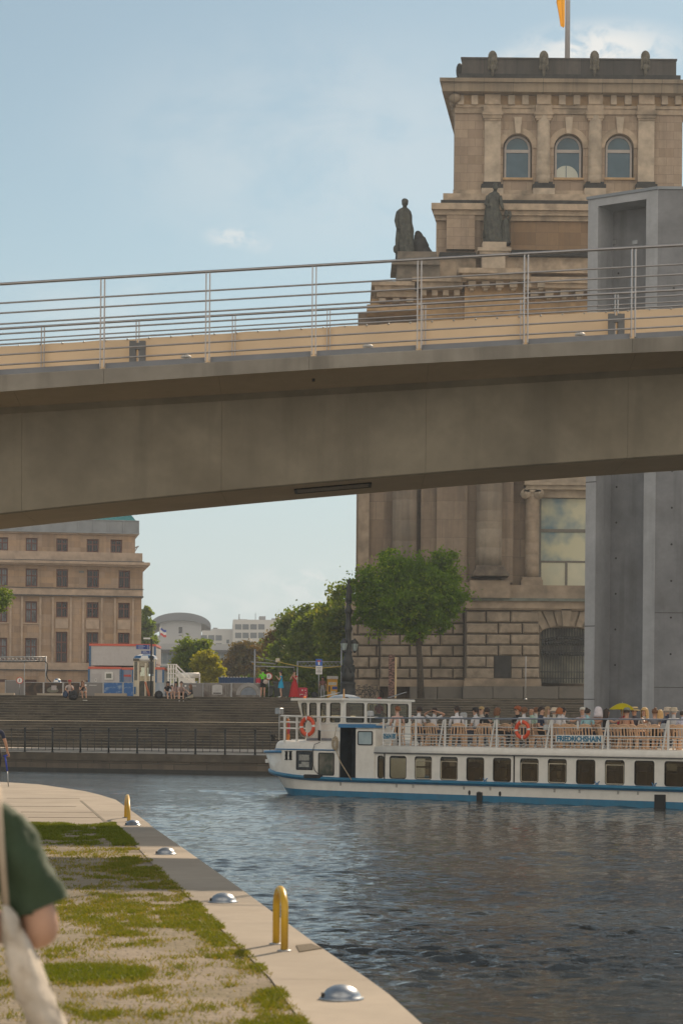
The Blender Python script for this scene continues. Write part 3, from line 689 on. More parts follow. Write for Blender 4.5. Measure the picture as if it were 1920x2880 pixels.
# ================================================================ FAR BANK
QA, QB = Vector((-16.7, 110, 0)), Vector((-7.75, 106, 0)); qd = (QB - QA).normalized(); qn = Vector((-qd.y, qd.x, 0))  # qn points inland
FZ = .9; S0, S1, PZ = 132.0, 142.0, 4.1
def qp(s, off, z): return QA + qd * s + qn * off + Vector((0, 0, z))
mb = MB(); a, b = qp(-60, .5, FZ), qp(46, .5, FZ)
mb.add([a, b, (60, b.y, FZ), (60, S0, FZ), (-75, S0, FZ)], [(0, 1, 2, 3, 4)]); struct('promenade', mb, plain('pale_walkway', (.42, .36, .29), .9, .12, 1.2, dirt=.25))
o = thing('quay_wall', 'long low stone quay wall under the iron railing', 'quay wall', qp(0, 0, 0))
mb = MB()
for k in range(-30, 24):
    s0 = k * 2 + .006; c = [(s0, -.06), (s0 + 1.988, -.06), (s0 + 1.988, .5), (s0, .5)]
    mb.hexa([qp(s, f, FZ - .36) for s, f in c] + [qp(s, f, FZ + .004) for s, f in c])
part('coping', mb, [plain('dark_coping_stone', (.1, .083, .063), .9, .35, 1.5, .3, dirt=.5)], o, False)
mb = MB(); c = [(-60, 0), (46, 0), (46, .45), (-60, .45)]; mb.hexa([qp(s, f, -1) for s, f in c] + [qp(s, f, FZ - .362) for s, f in c])
part('wall_face', mb, [ashlar('quay_wall_stone', (.17, .135, .1), (.13, .107, .083), (.05, .045, .035), 1.6, .42, .02, .5)], o, False)
mb = MB(); c = [(-60, -.012), (46, -.012), (46, -.002), (-60, -.002)]; mb.hexa([qp(s, f, -1) for s, f in c] + [qp(s, f, .16) for s, f in c])
part('algae_band', mb, [plain('wet_algae', (.016, .016, .012), .4, .4, 3)], o, False)
mb = MB(); NS = 20
for i in range(NS):
    y = S0 + i * (S1 - S0) / NS; z0 = FZ + i * (PZ - FZ) / NS; z1 = FZ + (i + 1) * (PZ - FZ) / NS
    x = -75
    while x < 40:
        L = rng.uniform(1.6, 2.6); g = rng.uniform(-.006, .006); zt3 = z1 + rng.uniform(-.004, .004); zb3 = z0 - (.3 if i == 0 else .02); yb3 = S1 + .4; b3 = .03; xa, xb = x, x + L - .012; ya = y + g; x += L
        mb.add([(xa, ya, zb3), (xb, ya, zb3), (xb, ya, zt3 - b3), (xa, ya, zt3 - b3), (xa, ya + b3, zt3), (xb, ya + b3, zt3), (xb, yb3, zt3), (xa, yb3, zt3), (xa, yb3, zb3), (xb, yb3, zb3)], [(0, 1, 2, 3), (4, 5, 6, 7), (0, 3, 4, 7, 8), (1, 9, 6, 5, 2), (0, 8, 9, 1), (7, 6, 9, 8)])
        mb.add([(xa, ya, zt3 - b3), (xb, ya, zt3 - b3), (xb, ya + b3, zt3), (xa, ya + b3, zt3)], [(0, 1, 2, 3)], 2 if i == 9 else 1)
t = NT('step_concrete'); cb = (.1, .083, .062)
col = t.mix(t.ramp(t.noise(.5, 6), .35, .65), mul(cb, .6), mul(cb, 1.2)); col = t.mix(t.ramp(t.noise(1, 6, t.mapv((.8, .8, 3))), .48, .66, 0, .75), col, mul(cb, .3))
col = t.mix(t.ramp(t.noise(.16, 3), .45, .6, 0, .5), col, (.045, .042, .036)); col = t.mix(t.ramp(t.noise(4, 4), .58, .75, 0, .4), col, (.24, .21, .16))
stm = t.done(col, .95, t.bump(t.noise(12, 4), .3, .02))
struct('steps', mb, [stm, plain('worn_edge_highlight', (.15, .125, .09), .9, .4, .8, dirt=.6, dscale=.5), plain('sunlit_step_edge', (.6, .5, .36), .8, .15, .6)])  # worn edges painted paler for light on the nosings, one edge as sunlit
mb = MB(); mb.add([(-390, S1 + .35, PZ), (390, S1 + .35, PZ), (390, 930, PZ), (-390, 930, PZ)], [(0, 1, 2, 3)]); mb.add([(-390, S1 + .35, PZ), (-390, S1 + .35, -1), (-75, S1 + .35, -1), (-75, S1 + .35, PZ)], [(0, 1, 2, 3)])
struct('ground', mb, plain('plaza_ground', (.3, .27, .22), .9, .2, .3))
# railing
s_a = [0, 0]
def s_of(px):
    r = ray(px, 2080); k = ((QA + qn * .2) - CAM).dot(qn) / r.dot(qn); return ((CAM + r * k) - QA).dot(qd)
p0, p1 = s_of(71), s_of(467.8); st = (p1 - p0) / 5
rl = thing('railing', 'black iron railing with knobbed posts along the far quay', 'railing', qp(p0, .2, FZ))
def rp(s, z): return qp(s, .2, FZ + z) - wloc(rl)
pm = MB(); pm.tube([(0, 0, 0), (0, 0, 1.12)], .042, 8)
for z, r in ((0, .09), (.05, .07), (.32, .06), (.36, .06), (.75, .06), (.79, .06), (1.02, .065), (1.1, .07)): pm.lathe([(.03, z - .018), (r, z - .01), (r, z + .01), (.03, z + .018)], (0, 0, 0), 8)
pm.ball((0, 0, 1.17), .06, n=8, m=6); pme = pm.mesh('post', [M['iron']])
mm = MB(); mm.tube([(0, 0, .12), (0, 0, 1.1)], .016, 6); mm.ball((0, 0, 1.12), .04, n=6, m=5); mm.ball((0, 0, .62), .035, n=6, m=5); mm.ball((0, 0, .14), .03, n=6, m=5); mme = mm.mesh('baluster', [M['iron']])
sm_ = MB(); sm_.tube([(0, 0, .12), (0, 0, .66)], .014, 6); sm_.ball((0, 0, .64), .036, n=6, m=5); sm_.ball((0, 0, .14), .03, n=6, m=5); sme = sm_.mesh('short_baluster', [M['iron']])
for k in range(-8, 16):
    s = p0 + st * k; part('post', pme, None, rl, loc=rp(s, 0)); part('baluster', mme, None, rl, loc=rp(s + st * .5, 0))
    for f in (.25, .75): part('short_baluster', sme, None, rl, loc=rp(s + st * f, 0))
for z, r in ((1.06, .02), (.62, .016), (.14, .016)):
    m = MB(); m.tube([rp(p0 - 8 * st, z), rp(p0 + 16 * st, z)], r, 6); part('rail', m, [M['iron']], rl)
# ================================================================ BRIDGE
BR = thing('footbridge', 'arched concrete footbridge with steel railings crossing the whole picture', 'bridge', (0, 33, 0))
DF, DW, DWB, DB = 31.0, 31.9, 34.0, 34.9
def zat(px, py, d): return W(px, py, d).z
def quad3(pts): return np.polyfit([p[0] for p in pts], [p[1] for p in pts], 2)
pf_top = quad3([(0, 1052), (480, 1026), (960, 994), (1440, 969), (1920, 943)]); pf_bot = quad3([(0, 1098), (960, 1031), (1920, 983)])
pw_top = quad3([(0, 1155), (960, 1098), (1920, 1041)]); pw_bot = quad3([(0, 1445), (306, 1415), (960, 1351), (1440, 1313), (1920, 1280)])
pr_top = quad3([(0, 807), (960, 744), (1920, 695)])
def brz(p, d, px0=-260, px1=2180, n=41):
    out = []
    for i in range(n):
        px = px0 + (px1 - px0) * i / (n - 1); X = W(px, YH, d).x; out.append((X, zat(px, np.polyval(p, px), d)))
    c = np.polyfit([a for a, b in out], [b for a, b in out], 2); return lambda x: float(np.polyval(c, x))
zt, zfb, zwt, zwb, zrt = brz(pf_top, DF), brz(pf_bot, DF), brz(pw_top, DW), brz(pw_bot, DW), brz(pr_top, DF + .1)
xs = [-14 + 28 * i / 56 for i in range(57)]
def jx(px, d): return W(px, YH, d).x
joints = [jx(v, DW) for v in (55, 616, 1190, 1757)]; step = joints[2] - joints[1]; joints = [joints[0] - 2 * step, joints[0] - step] + joints + [joints[-1] + step, joints[-1] + 2 * step]
segs = list(zip(joints, joints[1:]))
def prof(x, g=False):   # girder + cantilevers: open profile list of (y, z)
    return [(DF + .02, zfb(x)), (DW - .12, zwt(x) + .03), (DW, zwt(x) - .05), (DW + .03, zwb(x) + .02), (DW + .06, zwb(x)), (DWB - .06, zwb(x)), (DWB, zwb(x) + .04), (DWB, zwt(x) - .05), (DWB + .12, zwt(x) + .03), (DB - .02, zfb(x)), (DB - .02, zfb(x) + .05), (DF + .02, zfb(x) + .05)]
mb = MB()
for a, b in segs:
    k = 8; rows_ = []
    for i in range(k + 1):
        x = a + .0015 + (b - a - .003) * i / k; rows_.append([(x, y, z) for y, z in prof(x)])
    f0 = len(mb.f); mb.loft(rows_, 0, False, True, True)
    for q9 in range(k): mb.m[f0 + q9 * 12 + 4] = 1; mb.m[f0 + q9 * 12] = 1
part('girder', mb, [M['conc_bridge'], M['conc_soffit_lit']], BR, False)
mb = MB()
ej = [jx(v, DF) for v in (284, 860, 1768)]
cuts = [-14] + ej + [14]
for a, b in zip(cuts, cuts[1:]):
    rows_ = []
    for i in range(13):
        x = a + .002 + (b - a - .004) * i / 12; rows_.append([(x, DF, zfb(x) - .015), (x, DF, zt(x) - .015), (x, DF + .02, zt(x)), (x, DB - .02, zt(x)), (x, DB, zt(x) - .02), (x, DB, zfb(x) - .015), (x, DB - .1, zfb(x) + .055), (x, DF + .1, zfb(x) + .055)])
    mb.loft(rows_, 0, False, True, True)
part('deck_slab', mb, [M['conc_edge']], BR, False)
pz_ = [jx(v, DF + .09) for v in (-320, -22, 280, 575, 873, 1168, 1467, 1768, 2062)]
for y0, y1 in ((DF + .07, DF + .2), (DB - .2, DB - .07)):
  mb = MB()
  for a, b in zip(pz_, pz_[1:]): mb.loft([[(x, y0, zt(x) + .002), (x, y0, zt(x) + .08), (x, y1, zt(x) + .08), (x, y1, zt(x) + .002)] for x in (a + .04, (a + b) / 2, b - .04)], 0, False, True, True)
  part('kerb', mb, [M['kerb_metal']], BR, False)
H = zrt(0) - zt(0)
pm = MB()
for dx in (-.026, .026): pm.box(dx - .008, dx + .008, -.03, .03, .02, H - .02)
pm.box(-.034, .034, -.02, .02, H * .5, H * .5 + .02)
pme = pm.mesh('railing_post', [M['steel']])
for x in pz_: part('railing_post', pme, None, BR, loc=Vector((x, DF + .04, zt(x))) - BR.location)
for k, f in enumerate([1.0, .79, .68, .56, .45, .335, .22, .11]):
    m = MB(); m.tube([(-12 + 24 * i / 24, DF + .04, zt(-12 + 24 * i / 24) + H * f) for i in range(25)], .021 if k == 0 else .0125, 8); part('rail', m, [M['steel']], BR, False)
YB = DB - .55; HB = H
pm2 = MB()
for dx in (-.022, .022): pm2.box(dx - .007, dx + .007, -.025, .025, .0, HB - .02)
pme2 = pm2.mesh('rear_post', [M['steel']])
rx = [jx(v, YB) for v in (-250, 112, 378, 648, 914, 1182, 1457, 1722, 2000)]
for x in rx: part('rear_post', pme2, None, BR, loc=Vector((x, YB, zt(x))) - BR.location)
for k, f in enumerate([1.0, .86]):
    m = MB(); m.tube([(-12 + i, YB, zt(-12 + i) + HB * f) for i in range(25)], .019 if k == 0 else .011, 8); part('rear_rail', m, [M['steel']], BR, False)
mb = MB(); rows_ = []
for i in range(97):
    x = -12 + 24 * i / 96; s_ = .012 * math.sin(i * 1.3) + .008 * math.sin(i * .37); h = .99 + .006 * math.cos(i * 2.09)
    rows_.append([(x, YB + .06 + s_, zt(x) + .01), (x, YB + .055 + s_, zt(x) + h), (x, YB + .06 + s_, zt(x) + h + .004), (x, YB + .068 + s_, zt(x) + .01)])
mb.loft(rows_, 0, True, True); part('canvas_screen', mb, [M['canvas']], BR, False)
mb = MB()
for i in range(72): x = -12 + i / 3; mb.lathe([(.012, -.012), (.014, 0), (.012, .012)], (x, YB + .05, zt(x) + .99), 6)
part('canvas_eyelets', mb, [M['steel_dull']], BR, False)
for px in (378, 1722):
    x = jx(px, YB - .1); m = MB()
    for dx in (-.075, .075): m.box(x + dx - .05, x + dx + .05, YB - .11, YB - .06, zt(x) + .01, zt(x) + .93)
    m.box(x - .12, x + .12, YB - .115, YB - .055, zt(x) + .8, zt(x) + .9); part('joint_post', m, [plain('grey_steel_post', (.13, .135, .14), .5, .1, 5)], BR, False)
mb = MB()
for px in (515, 1025, 1620):
    x = jx(px, DF + .15); m = MB(); m.lathe([(.075, 0), (.07, .02), (.045, .036), (0, .042)], (x, DF + .13, zt(x) + .1), 16); part('deck_lamp', m, [M['white2']], BR, False)
x0, x1 = jx(826, 32.6), jx(1034, 32.6); m = MB(); z = zwb
rows_ = [[(x, 32.45, z(x) - .012), (x, 32.95, z(x) - .012), (x, 32.95, z(x) + .01), (x, 32.45, z(x) + .01)] for x in (x0, (x0 + x1) / 2, x1)]
m.loft(rows_, 0, False, True, True); part('soffit_grille', m, [plain('soffit_grille', (.2, .175, .14), .7, .2, 8)], BR, False)
for yy_ in (32.42, 32.98):
    m = MB(); m.loft([[(x, yy_ - .015, z(x) - .018), (x, yy_ + .015, z(x) - .018), (x, yy_ + .015, z(x) + .01), (x, yy_ - .015, z(x) + .01)] for x in (x0, (x0 + x1) / 2, x1)], 0, False, True, True); part('grille_frame', m, [M['black']], BR, False)
for x in (x0, x1):
    m = MB(); m.box(x - .02, x + .02, 32.43, 32.97, z(x) - .02, z(x) + .01); part('grille_frame', m, [M['black']], BR, False)
x = jx(873, 31.4); m = MB(); m.tube([(x, DF + .4, zfb(x) - .1), (x, DF + .4, zfb(x) + .03)], .016, 8); m.tube([(x - .02, DF + .4, zfb(x) - .1), (x + .02, DF + .4, zfb(x) - .1)], .02, 8); part('drain_pipe', m, [M['black']], BR, False)
# upper covered bridge: passes overhead, above the picture; it throws the second band of shade on the quay
UB = thing('upper_footbridge', 'high narrow covered footbridge spanning the river above the lower bridge', 'bridge', (0, 62, 24))
m = MB(); m.box(-70, 70, 61.4, 66.6, 24.2, 24.6); part('deck', m, [M['conc_fair']], UB, False)
m = MB(); m.tube([(-70, 61.6, 25.5), (70, 61.6, 25.5)], .03, 6); m.tube([(-70, 66.4, 25.5), (70, 66.4, 25.5)], .03, 6); part('handrail', m, [M['steel_dull']], UB, False)
m = MB()
for x in (-66, -40, 40, 66): m.box(x - .4, x + .4, 63.5, 64.3, .0, 24.2)
part('pier', m, [M['conc_fair']], UB, False)
# ================================================================ BOAT
BT = thing('excursion_boat', 'white and blue excursion boat with passengers on its open top deck', 'boat', BORG, BANG)
BW = 4.4
def bs(px, y=0.0):   # along-boat coordinate of a pixel column on the plane local y
    k = (px - CX) / F; ox, oy = BORG.x + bl.x * y, BORG.y + bl.y * y
    return (oy * k - ox) / (bt.x - bt.y * k)
def bz(px, py, y=0.0):
    s = bs(px, y); d = BORG.y + bl.y * y + bt.y * s; return W(px, py, d).z
S_END = bs(1900) + 9
def half(s, tip, full=-1.6, p=2.3, e=.55):
    if s >= full: return BW / 2
    u = min(1, (full - s) / (full - tip)); return BW / 2 * max(0, 1 - u ** p) ** e
def shr(s): return .36 * (min(0, s + .6) / 5.4) ** 2
LV = [(-.35, -3.9, 0, 0), (.0, -4.25, 0, 0), (.19, -4.5, 1, .25), (.2, -4.52, 1, .25), (.53, -5.0, 2, 1), (.56, -5.25, 2, 1)]
def station(tip): 
    base = [tip + (-1.6 - tip) * (1 - math.cos(i / 16 * math.pi / 2)) for i in range(17)]; return base + [-.6, 1, 4, 8, 12, 16, S_END]
def hull_rows(levels, side):
    rows_ = []
    for z, tip, _, sh in levels:
        rows_.append([(s, BW / 2 + side * half(s, tip), z + shr(s) * sh) for s in station(tip)])
    return rows_
for nm, lv, mt in (('waterline_band', LV[:3], 'teal'), ('hull', LV[2:5], 'white')):
    mb = MB()
    for sd in (-1, 1): mb.loft(hull_rows(lv, sd), 0, True)
    if nm == 'hull': pass
    part(nm, mb, [M[mt]], BT)
# rub rail: tube following the sheer
mb = MB(); tip = -5.23
st_ = station(tip)
path = [(s, BW / 2 - half(s, tip) - .03, .55 + shr(s)) for s in st_[::-1]] + [(s, BW / 2 + half(s, tip) + .03, .55 + shr(s)) for s in st_[1:]]
mb.tube(path, .075, 8); part('rub_rail', mb, [M['blue']], BT)
mb = MB(); p2 = [(x, y + (-.03 if y < BW / 2 else .03), z + .012) for x, y, z in path]; mb.tube(p2, .06, 6); part('rub_rail_edge', mb, [M['teal']], BT)
# main deck (closes the hull)
mb = MB(); a = [(s, BW / 2 - half(s, -5.05) + .01, .5 + shr(s)) for s in station(-5.05)]; b = [(s, BW / 2 + half(s, -5.05) - .01, .5 + shr(s)) for s in station(-5.05)]
mb.loft([a, b], 0, False); part('main_deck', mb, [plain('deck_floor', (.16, .15, .13), .8, .2, 5)], BT)
# bow bulwark (open V at the tip) and forward house
BK = -3.9
mb = MB()
for sd in (-1, 1):
    ss = [s for s in station(-5.57) if s <= BK + .5]; lo, hi, hi2, lo2 = [], [], [], []
    for s in ss:
        q = max(-5.23, s); h0, h1 = half(min(q, -1), -5.25), half(s, -5.57); z1 = .57 + .8 + .02 * (s + 5)
        lo.append((q, BW / 2 + sd * h0, .56 + shr(q))); hi.append((s, BW / 2 + sd * h1, z1 + .35 * 0)); hi2.append((s + .04, BW / 2 + sd * max(0, h1 - .05), z1)); lo2.append((q + .04, BW / 2 + sd * max(0, h0 - .05), .56 + shr(q)))
    mb.loft([lo, hi, hi2, lo2], 0, True)
part('bow_bulwark', mb, [M['white']], BT)
mb = MB(); ss = [s for s in station(-5.57) if s <= BK + .5]
mb.tube([(s, BW / 2 - half(s, -5.57), 1.39 + .02 * (s + 5)) for s in ss[::-1]] + [(s, BW / 2 + half(s, -5.57), 1.39 + .02 * (s + 5)) for s in ss[1:]], .045, 8); part('bow_rail', mb, [M['blue']], BT)
SW0, SW1 = bs(955), bs(1000); ZR, ZT = 1.46, 1.68
def yh_(s, ins=0.0): return BW / 2 - half(s, -5.38) + ins
def house(s0, s1, n, z0f, z1, name):
    rows_ = []
    ss = [s0 + (s1 - s0) * i / n for i in range(n + 1)]
    prof_ = [(0, lambda s: .57 + shr(s)), (.0, lambda s: z1), (.03, lambda s: z1 + .12), (.1, lambda s: z1 + .21), (.22, lambda s: z1 + .26), (.5, lambda s: z1 + .28)]
    for sd in (0, 1):
        rr2 = []
        for ins, zf in prof_:
            rr2.append([(s, yh_(s, ins) if sd == 0 else BW - yh_(s, ins), zf(s)) for s in ss])
        rows_.append(rr2)
    mb = MB(); mb.loft(rows_[0], 0, True); mb.loft(rows_[1], 0, True); mb.loft([rows_[0][-1], rows_[1][-1]], 0, False)
    for k in (0, -1): mb.add([r[k] for r in rows_[0]] + [r[k] for r in rows_[1]][::-1], [tuple(range(2 * len(prof_)))])
    return part(name, mb, [M['white']], BT)
FH = house(BK, SW0 - .02, 24, None, 1.52, 'forward_house')
m = MB(); ss = [BK + (SW0 - .1 - BK) * i / 20 for i in range(21)]; m.tube([(s, yh_(s) - .012, 1.5) for s in ss], .022, 6); part('blue_trim', m, [M['blue']], BT)
GW = M['win_dark']
def side_win(name, px0, px1, py0, py1, r=.06, y=None, glass=None, fr=.035, frm='black', par=None, proud=.012):
    par = par or BT
    pm_ = (px0 + px1) / 2; s0, s1 = bs(px0), bs(px1); sm = (s0 + s1) / 2
    z0, z1 = bz(pm_, py1), bz(pm_, py0)
    if y is None: ya, yb = yh_(s0), yh_(s1)
    else: ya = yb = y; s0, s1 = bs(px0, y), bs(px1, y); z0, z1 = bz(pm_, py1, y), bz(pm_, py0, y)
    def f(a, b, o): q = (a - s0) / (s1 - s0); return (a, ya + (yb - ya) * q - o, b)
    m = MB(); m.ring(rrect(s0, s1, z0, z1, r), rrect(s0 + fr, s1 - fr, z0 + fr, z1 - fr, max(.01, r - fr * .6)), f, 0, proud + .008); w = part(name, m, [M[frm]], par)
    m = MB(); m.prism(rrect(s0 + fr * .7, s1 - fr * .7, z0 + fr * .7, z1 - fr * .7, r * .8), f, .002, proud); part('pane', m, [glass or GW], w); return w
c6 = crop(5.807, 730, 1940)
for x in (388, 472): 
    a, b = c6(x - 24, 1000), c6(x + 24, 1148); side_win('porthole', a[0], b[0], a[1], b[1], .14, fr=.03)
a, b = c6(585, 998), c6(872, 1310)
w = side_win('galley_window', a[0], b[0], a[1], b[1], .04)
m = MB(); s0, s1 = bs(c6(640, 0)[0]), bs(c6(815, 0)[0]); zz = lambda y: bz(c6(720, y)[0], c6(720, y)[1])
def yb(s): return yh_(s) - .022
for y0, y1, e0 in ((1060, 1155, 0), (1175, 1240, .1), (1215, 1262, 0)): m.hexa([(s0 + e0, yb(s0), zz(y1)), (s1, yb(s1), zz(y1)), (s1, yb(s1) + .012, zz(y1)), (s0 + e0, yb(s0) + .012, zz(y1)), (s0 + e0, yb(s0), zz(y0)), (s1, yb(s1), zz(y0)), (s1, yb(s1) + .012, zz(y0)), (s0 + e0, yb(s0) + .012, zz(y0))])
part('crate', m, [plain('grey_crate', (.33, .33, .3), .6, .35, 12)], w)
a, b = c6(965, 1025), c6(1225, 1400); side_win('saloon_window', a[0], b[0], a[1], b[1], .07, glass=darkglass('olive_pane', (.03, .04, .018), .06, c2=(.16, .14, .1), sc=2.2))
a, b = c6(762, 1380), c6(1035, 1440); m = MB(); s0, s1 = bs(a[0]), bs(b[0]); m.bbox(s0, s1, yh_(s0) - .14, yh_(s1) + .02, bz(a[0], b[1]), bz(a[0], a[1])); part('fender_box', m, [M['black']], BT)
m = MB(); a, b = c6(175, 1165), c6(208, 1240); s = -4.75; m.box(s - .1, s + .12, BW / 2 - half(s, -5.4) - .03, BW / 2 - half(s, -5.4) + .08, 1.02, 1.14); part('navigation_lamp', m, [M['white2']], BT)
# stairwell recess and door block
yA = .0
m = MB(); sA, sB = SW0, SW1
m.box(sA, sB, .55, .6, .57, 2.3); m.box(sA - .0, sA + .03, .02, .55, .57, 2.3); part('stairwell', m, [plain('dark_stairwell', (.02, .03, .04), .6, .3, 4)], BT)
m = MB(); s2 = bs(1057); m.bbox(sB - .02, s2 - .05, .0, .75, .58, 2.22, .03); m.hexa([(sB - .02, 0, 2.22), (s2 - .05, 0, 2.22), (s2 - .05, .75, 2.22), (sB - .02, .75, 2.22), (sB + .06, .02, 2.35), (s2 - .0, .02, 2.35), (s2 - .0, .73, 2.35), (sB + .06, .73, 2.35)]); DBK = part('door_block', m, [M['white']], BT)
c1 = crop(2.613, 720, 1920)
a, b = c1(748, 355), c1(858, 460); side_win('door_window', a[0], b[0], a[1], b[1], .06, y=0.0, glass=darkglass('sky_pane', (.28, .38, .42), .1, c2=(.4, .5, .52), sc=1.5), par=DBK)
m = MB(); a, b = c1(610, 303), c1(878, 330); m.bbox(bs(a[0]), bs(b[0]), -.06, .85, bz(a[0], b[1]), bz(a[0], a[1]), .01); part('blue_canopy', m, [M['blue']], BT)
m = MB(); a, b = c1(880, 320), c1(975, 455); s0, s1 = bs(a[0], .5), bs(b[0], .5); m.prism([(s0, ZT), (s1 + .1, ZT), (s1 + .1, 2.3), (s0 + .1, 2.3)], lambda x, z, o: (x, .5 + o, z), 0, .3); part('deck_locker', m, [M['white2']], BT)
# long saloon with windows right through both sides
SA = bs(1057) - .02
c0, dcs = bs(1120), 1.029
wins = [(c0 + k * dcs - .355, c0 + k * dcs + .355) for k in range(int((S_END - c0) / dcs))]; wins = [(bs(1062), bs(1081))] + wins
ZB0, ZW0, ZW1 = .57, .62, 1.37
def wallside(y0, y1, name):
    m = MB(); m.box(SA, S_END, y0, y1, ZB0, ZW0); m.box(SA, S_END, y0, y1, ZW1, ZR)
    prev = SA
    for a, b in wins:
        if a - prev > .002: m.box(prev, a, y0, y1, ZW0, ZW1)
        prev = b
    m.box(prev, S_END, y0, y1, ZW0, ZW1); return part(name, m, [M['white']], BT)
wallside(0, .05, 'saloon_side'); wallside(BW - .05, BW, 'saloon_side')
for i, (a, b) in enumerate(wins):
    for yy_, nm in ((0, 1), (BW, -1)):
        f = lambda p, z, o: (p, yy_ - nm * o, z)
        m = MB(); m.ring(sqloop(a - .01, b + .01, ZW0 - .01, ZW1 + .01), rrect(a + .015, b - .015, ZW0 + .015, ZW1 - .015, .085), f, -.03, .01, 0)
        w = part('window_frame', m, [M['white']], BT)
        m = MB(); m.ring(rrect(a + .012, b - .012, ZW0 + .012, ZW1 - .012, .085), rrect(a + .03, b - .03, ZW0 + .03, ZW1 - .03, .075), f, -.02, .016); part('gasket', m, [M['black']], w)
        m = MB(); m.prism(rrect(a + .02, b - .02, ZW0 + .02, ZW1 - .02, .08), f, -.018, -.01); part('pane', m, [M['glass_boat']], w)
        if nm == 1 and i in (2, 3, 6, 7, 9): m = MB(); m.box(a + .03, b - .03, -.006, .006, ZW0 + .58, ZW0 + .605); m.ring(rrect(a + .03, b - .03, ZW0 + .03, ZW0 + .6, .05), rrect(a + .05, b - .05, ZW0 + .05, ZW0 + .58, .04), f, -.008, .006); part('sliding_sash', m, [M['cream']], w)
m = MB()
for s in (bs(1082), bs(1446)): m.box(s - .02, s + .02, -.02, .0, ZB0, ZR)
part('frame_post', m, [M['black']], BT)
m = MB(); m.box(SA + .3, S_END, .3, .34, .58, .62)
for k in range(16):
    s = c0 + k * dcs + .5; m.box(s - .05, s + .05, 1.0, 1.9, .6, 1.15); m.box(s - .05, s + .05, 2.6, 3.5, .6, 1.15); m.box(s - .6, s - .2, .9, 1.7, .98, 1.02); m.box(s - .6, s - .2, 2.8, 3.6, .98, 1.02)
part('saloon_benches', m, [plain('brown_benches', (.09, .065, .04), .6, .5, 2)], BT)
m = MB()
for k, (a, b, zt2) in {0: (-.5, .5, 1.02), 5: (-.5, .52, 1.36), 6: (-.5, .1, 1.1), 7: (-.5, .5, 1.37), 8: (-.2, .52, .95), 9: (-.5, .5, 1.2), 10: (-.45, .1, 1.05)}.items():
    s = c0 + k * dcs; m.box(s + a + .6, s + b + .6, 2.0, 2.3, .6, zt2)
part('window_darkener', m, [plain('brown_wood', (.13, .095, .06), .4, .4, 2)], BT)  # boxes added inside the saloon to darken single windows
m = MB()
for k in (1, 3, 5, 6, 8): s = c0 + k * dcs + .1; m.ball((s, .8, 1.1), .17, .12, .2, 10, 7); m.ball((s, .8, 1.33), .085, .09, .1, 8, 6)
for k in (2, 6, 9): s = c0 + k * dcs - .2; m.tube([(s, .6, 1.0), (s, .6, 1.2), (s + .02, .6, 1.3)], [.05, .05, .02], 8)
part('saloon_headrests', m, [plain('dark_upholstery', (.02, .018, .02), .6, .4, 3)], BT)
m = MB(); m.box(SA + .1, S_END, .25, .3, 1.28, 1.42); part('curtain_rail', m, [M['black']], BT)
rows_ = []
pr = [(-.045, ZR - .03), (-.06, ZR + .0), (-.055, ZR + .08), (-.02, ZR + .17), (.07, ZT - .01), (.2, ZT), (BW - .2, ZT), (BW - .07, ZT - .01), (BW + .02, ZR + .17), (BW + .055, ZR + .08), (BW + .06, ZR), (BW + .045, ZR - .03)]
m = MB(); m.loft([[(s, y, z) for y, z in pr] for s in (SA, 4, 8, 12, S_END)], 0, True, True, True); part('saloon_roof', m, [M['white']], BT)
m = MB(); m.tube([(SA, -.06, ZR - .02), (S_END, -.06, ZR - .02)], .02, 6); part('gutter', m, [plain('grey_gutter', (.12, .12, .12), .5)], BT)
# hull marks
c2 = crop(3.409, 1040, 1920); c3 = crop(3.409, 1460, 1940)
for (x, y) in (c2(958, 1055), c2(1250, 1066)):
    m = MB(); s = bs(x); z = bz(x, y); m.prism([(s + .045 * math.cos(a), z + .075 * math.sin(a)) for a in np.linspace(0, 6.283, 16, False)], lambda p, q_, o: (p, -o, q_), -.01, .012); part('hull_port', m, [M['black']], BT)
for (x0, y0), (x1, y1) in ((c2(1032, 1050), c2(1082, 1135)), (c3(1303, 1003), c3(1405, 1190))):
    m = MB(); m.bbox(bs(x0), bs(x1), -.05, .02, max(-.1, bz(x0, y1)), bz(x0, y0), .01); m.lathe([(.05, 0), (.05, .01)], ((bs(x0) + bs(x1)) / 2, -.04, .3), 12); part('hull_fender', m, [M['black']], BT)
m = MB()
for x in (625, 1035, 1157): s = bs(c1(x, 0)[0]); m.box(s - .035, s + .035, -.012, .01, .36, .46)
for x in (905, 1157): s = bs(c2(x, 0)[0]); m.box(s - .035, s + .035, -.012, .01, .36, .46)
for x in (340, 580, 950, 1140): s = bs(c3(x, 0)[0]); m.box(s - .035, s + .035, -.012, .01, .36, .46)
part('draught_plates', m, [plain('worn_plate', (.42, .4, .36), .6, .3, 20)], BT)
for x, y in (c2(1108, 955), c3(748, 925), c3(1295, 945)):
    m = MB(); s = bs(x); m.tube([(s - .09, .0, .72), (s - .04, -.02, .7), (s - .03, -.02, .6)], .014, 6); m.tube([(s + .09, .0, .72), (s + .04, -.02, .7), (s + .03, -.02, .6)], .014, 6); m.tube([(s - .04, -.02, .66), (s + .04, -.02, .66)], .014, 6); part('cleat', m, [M['blue']], BT)
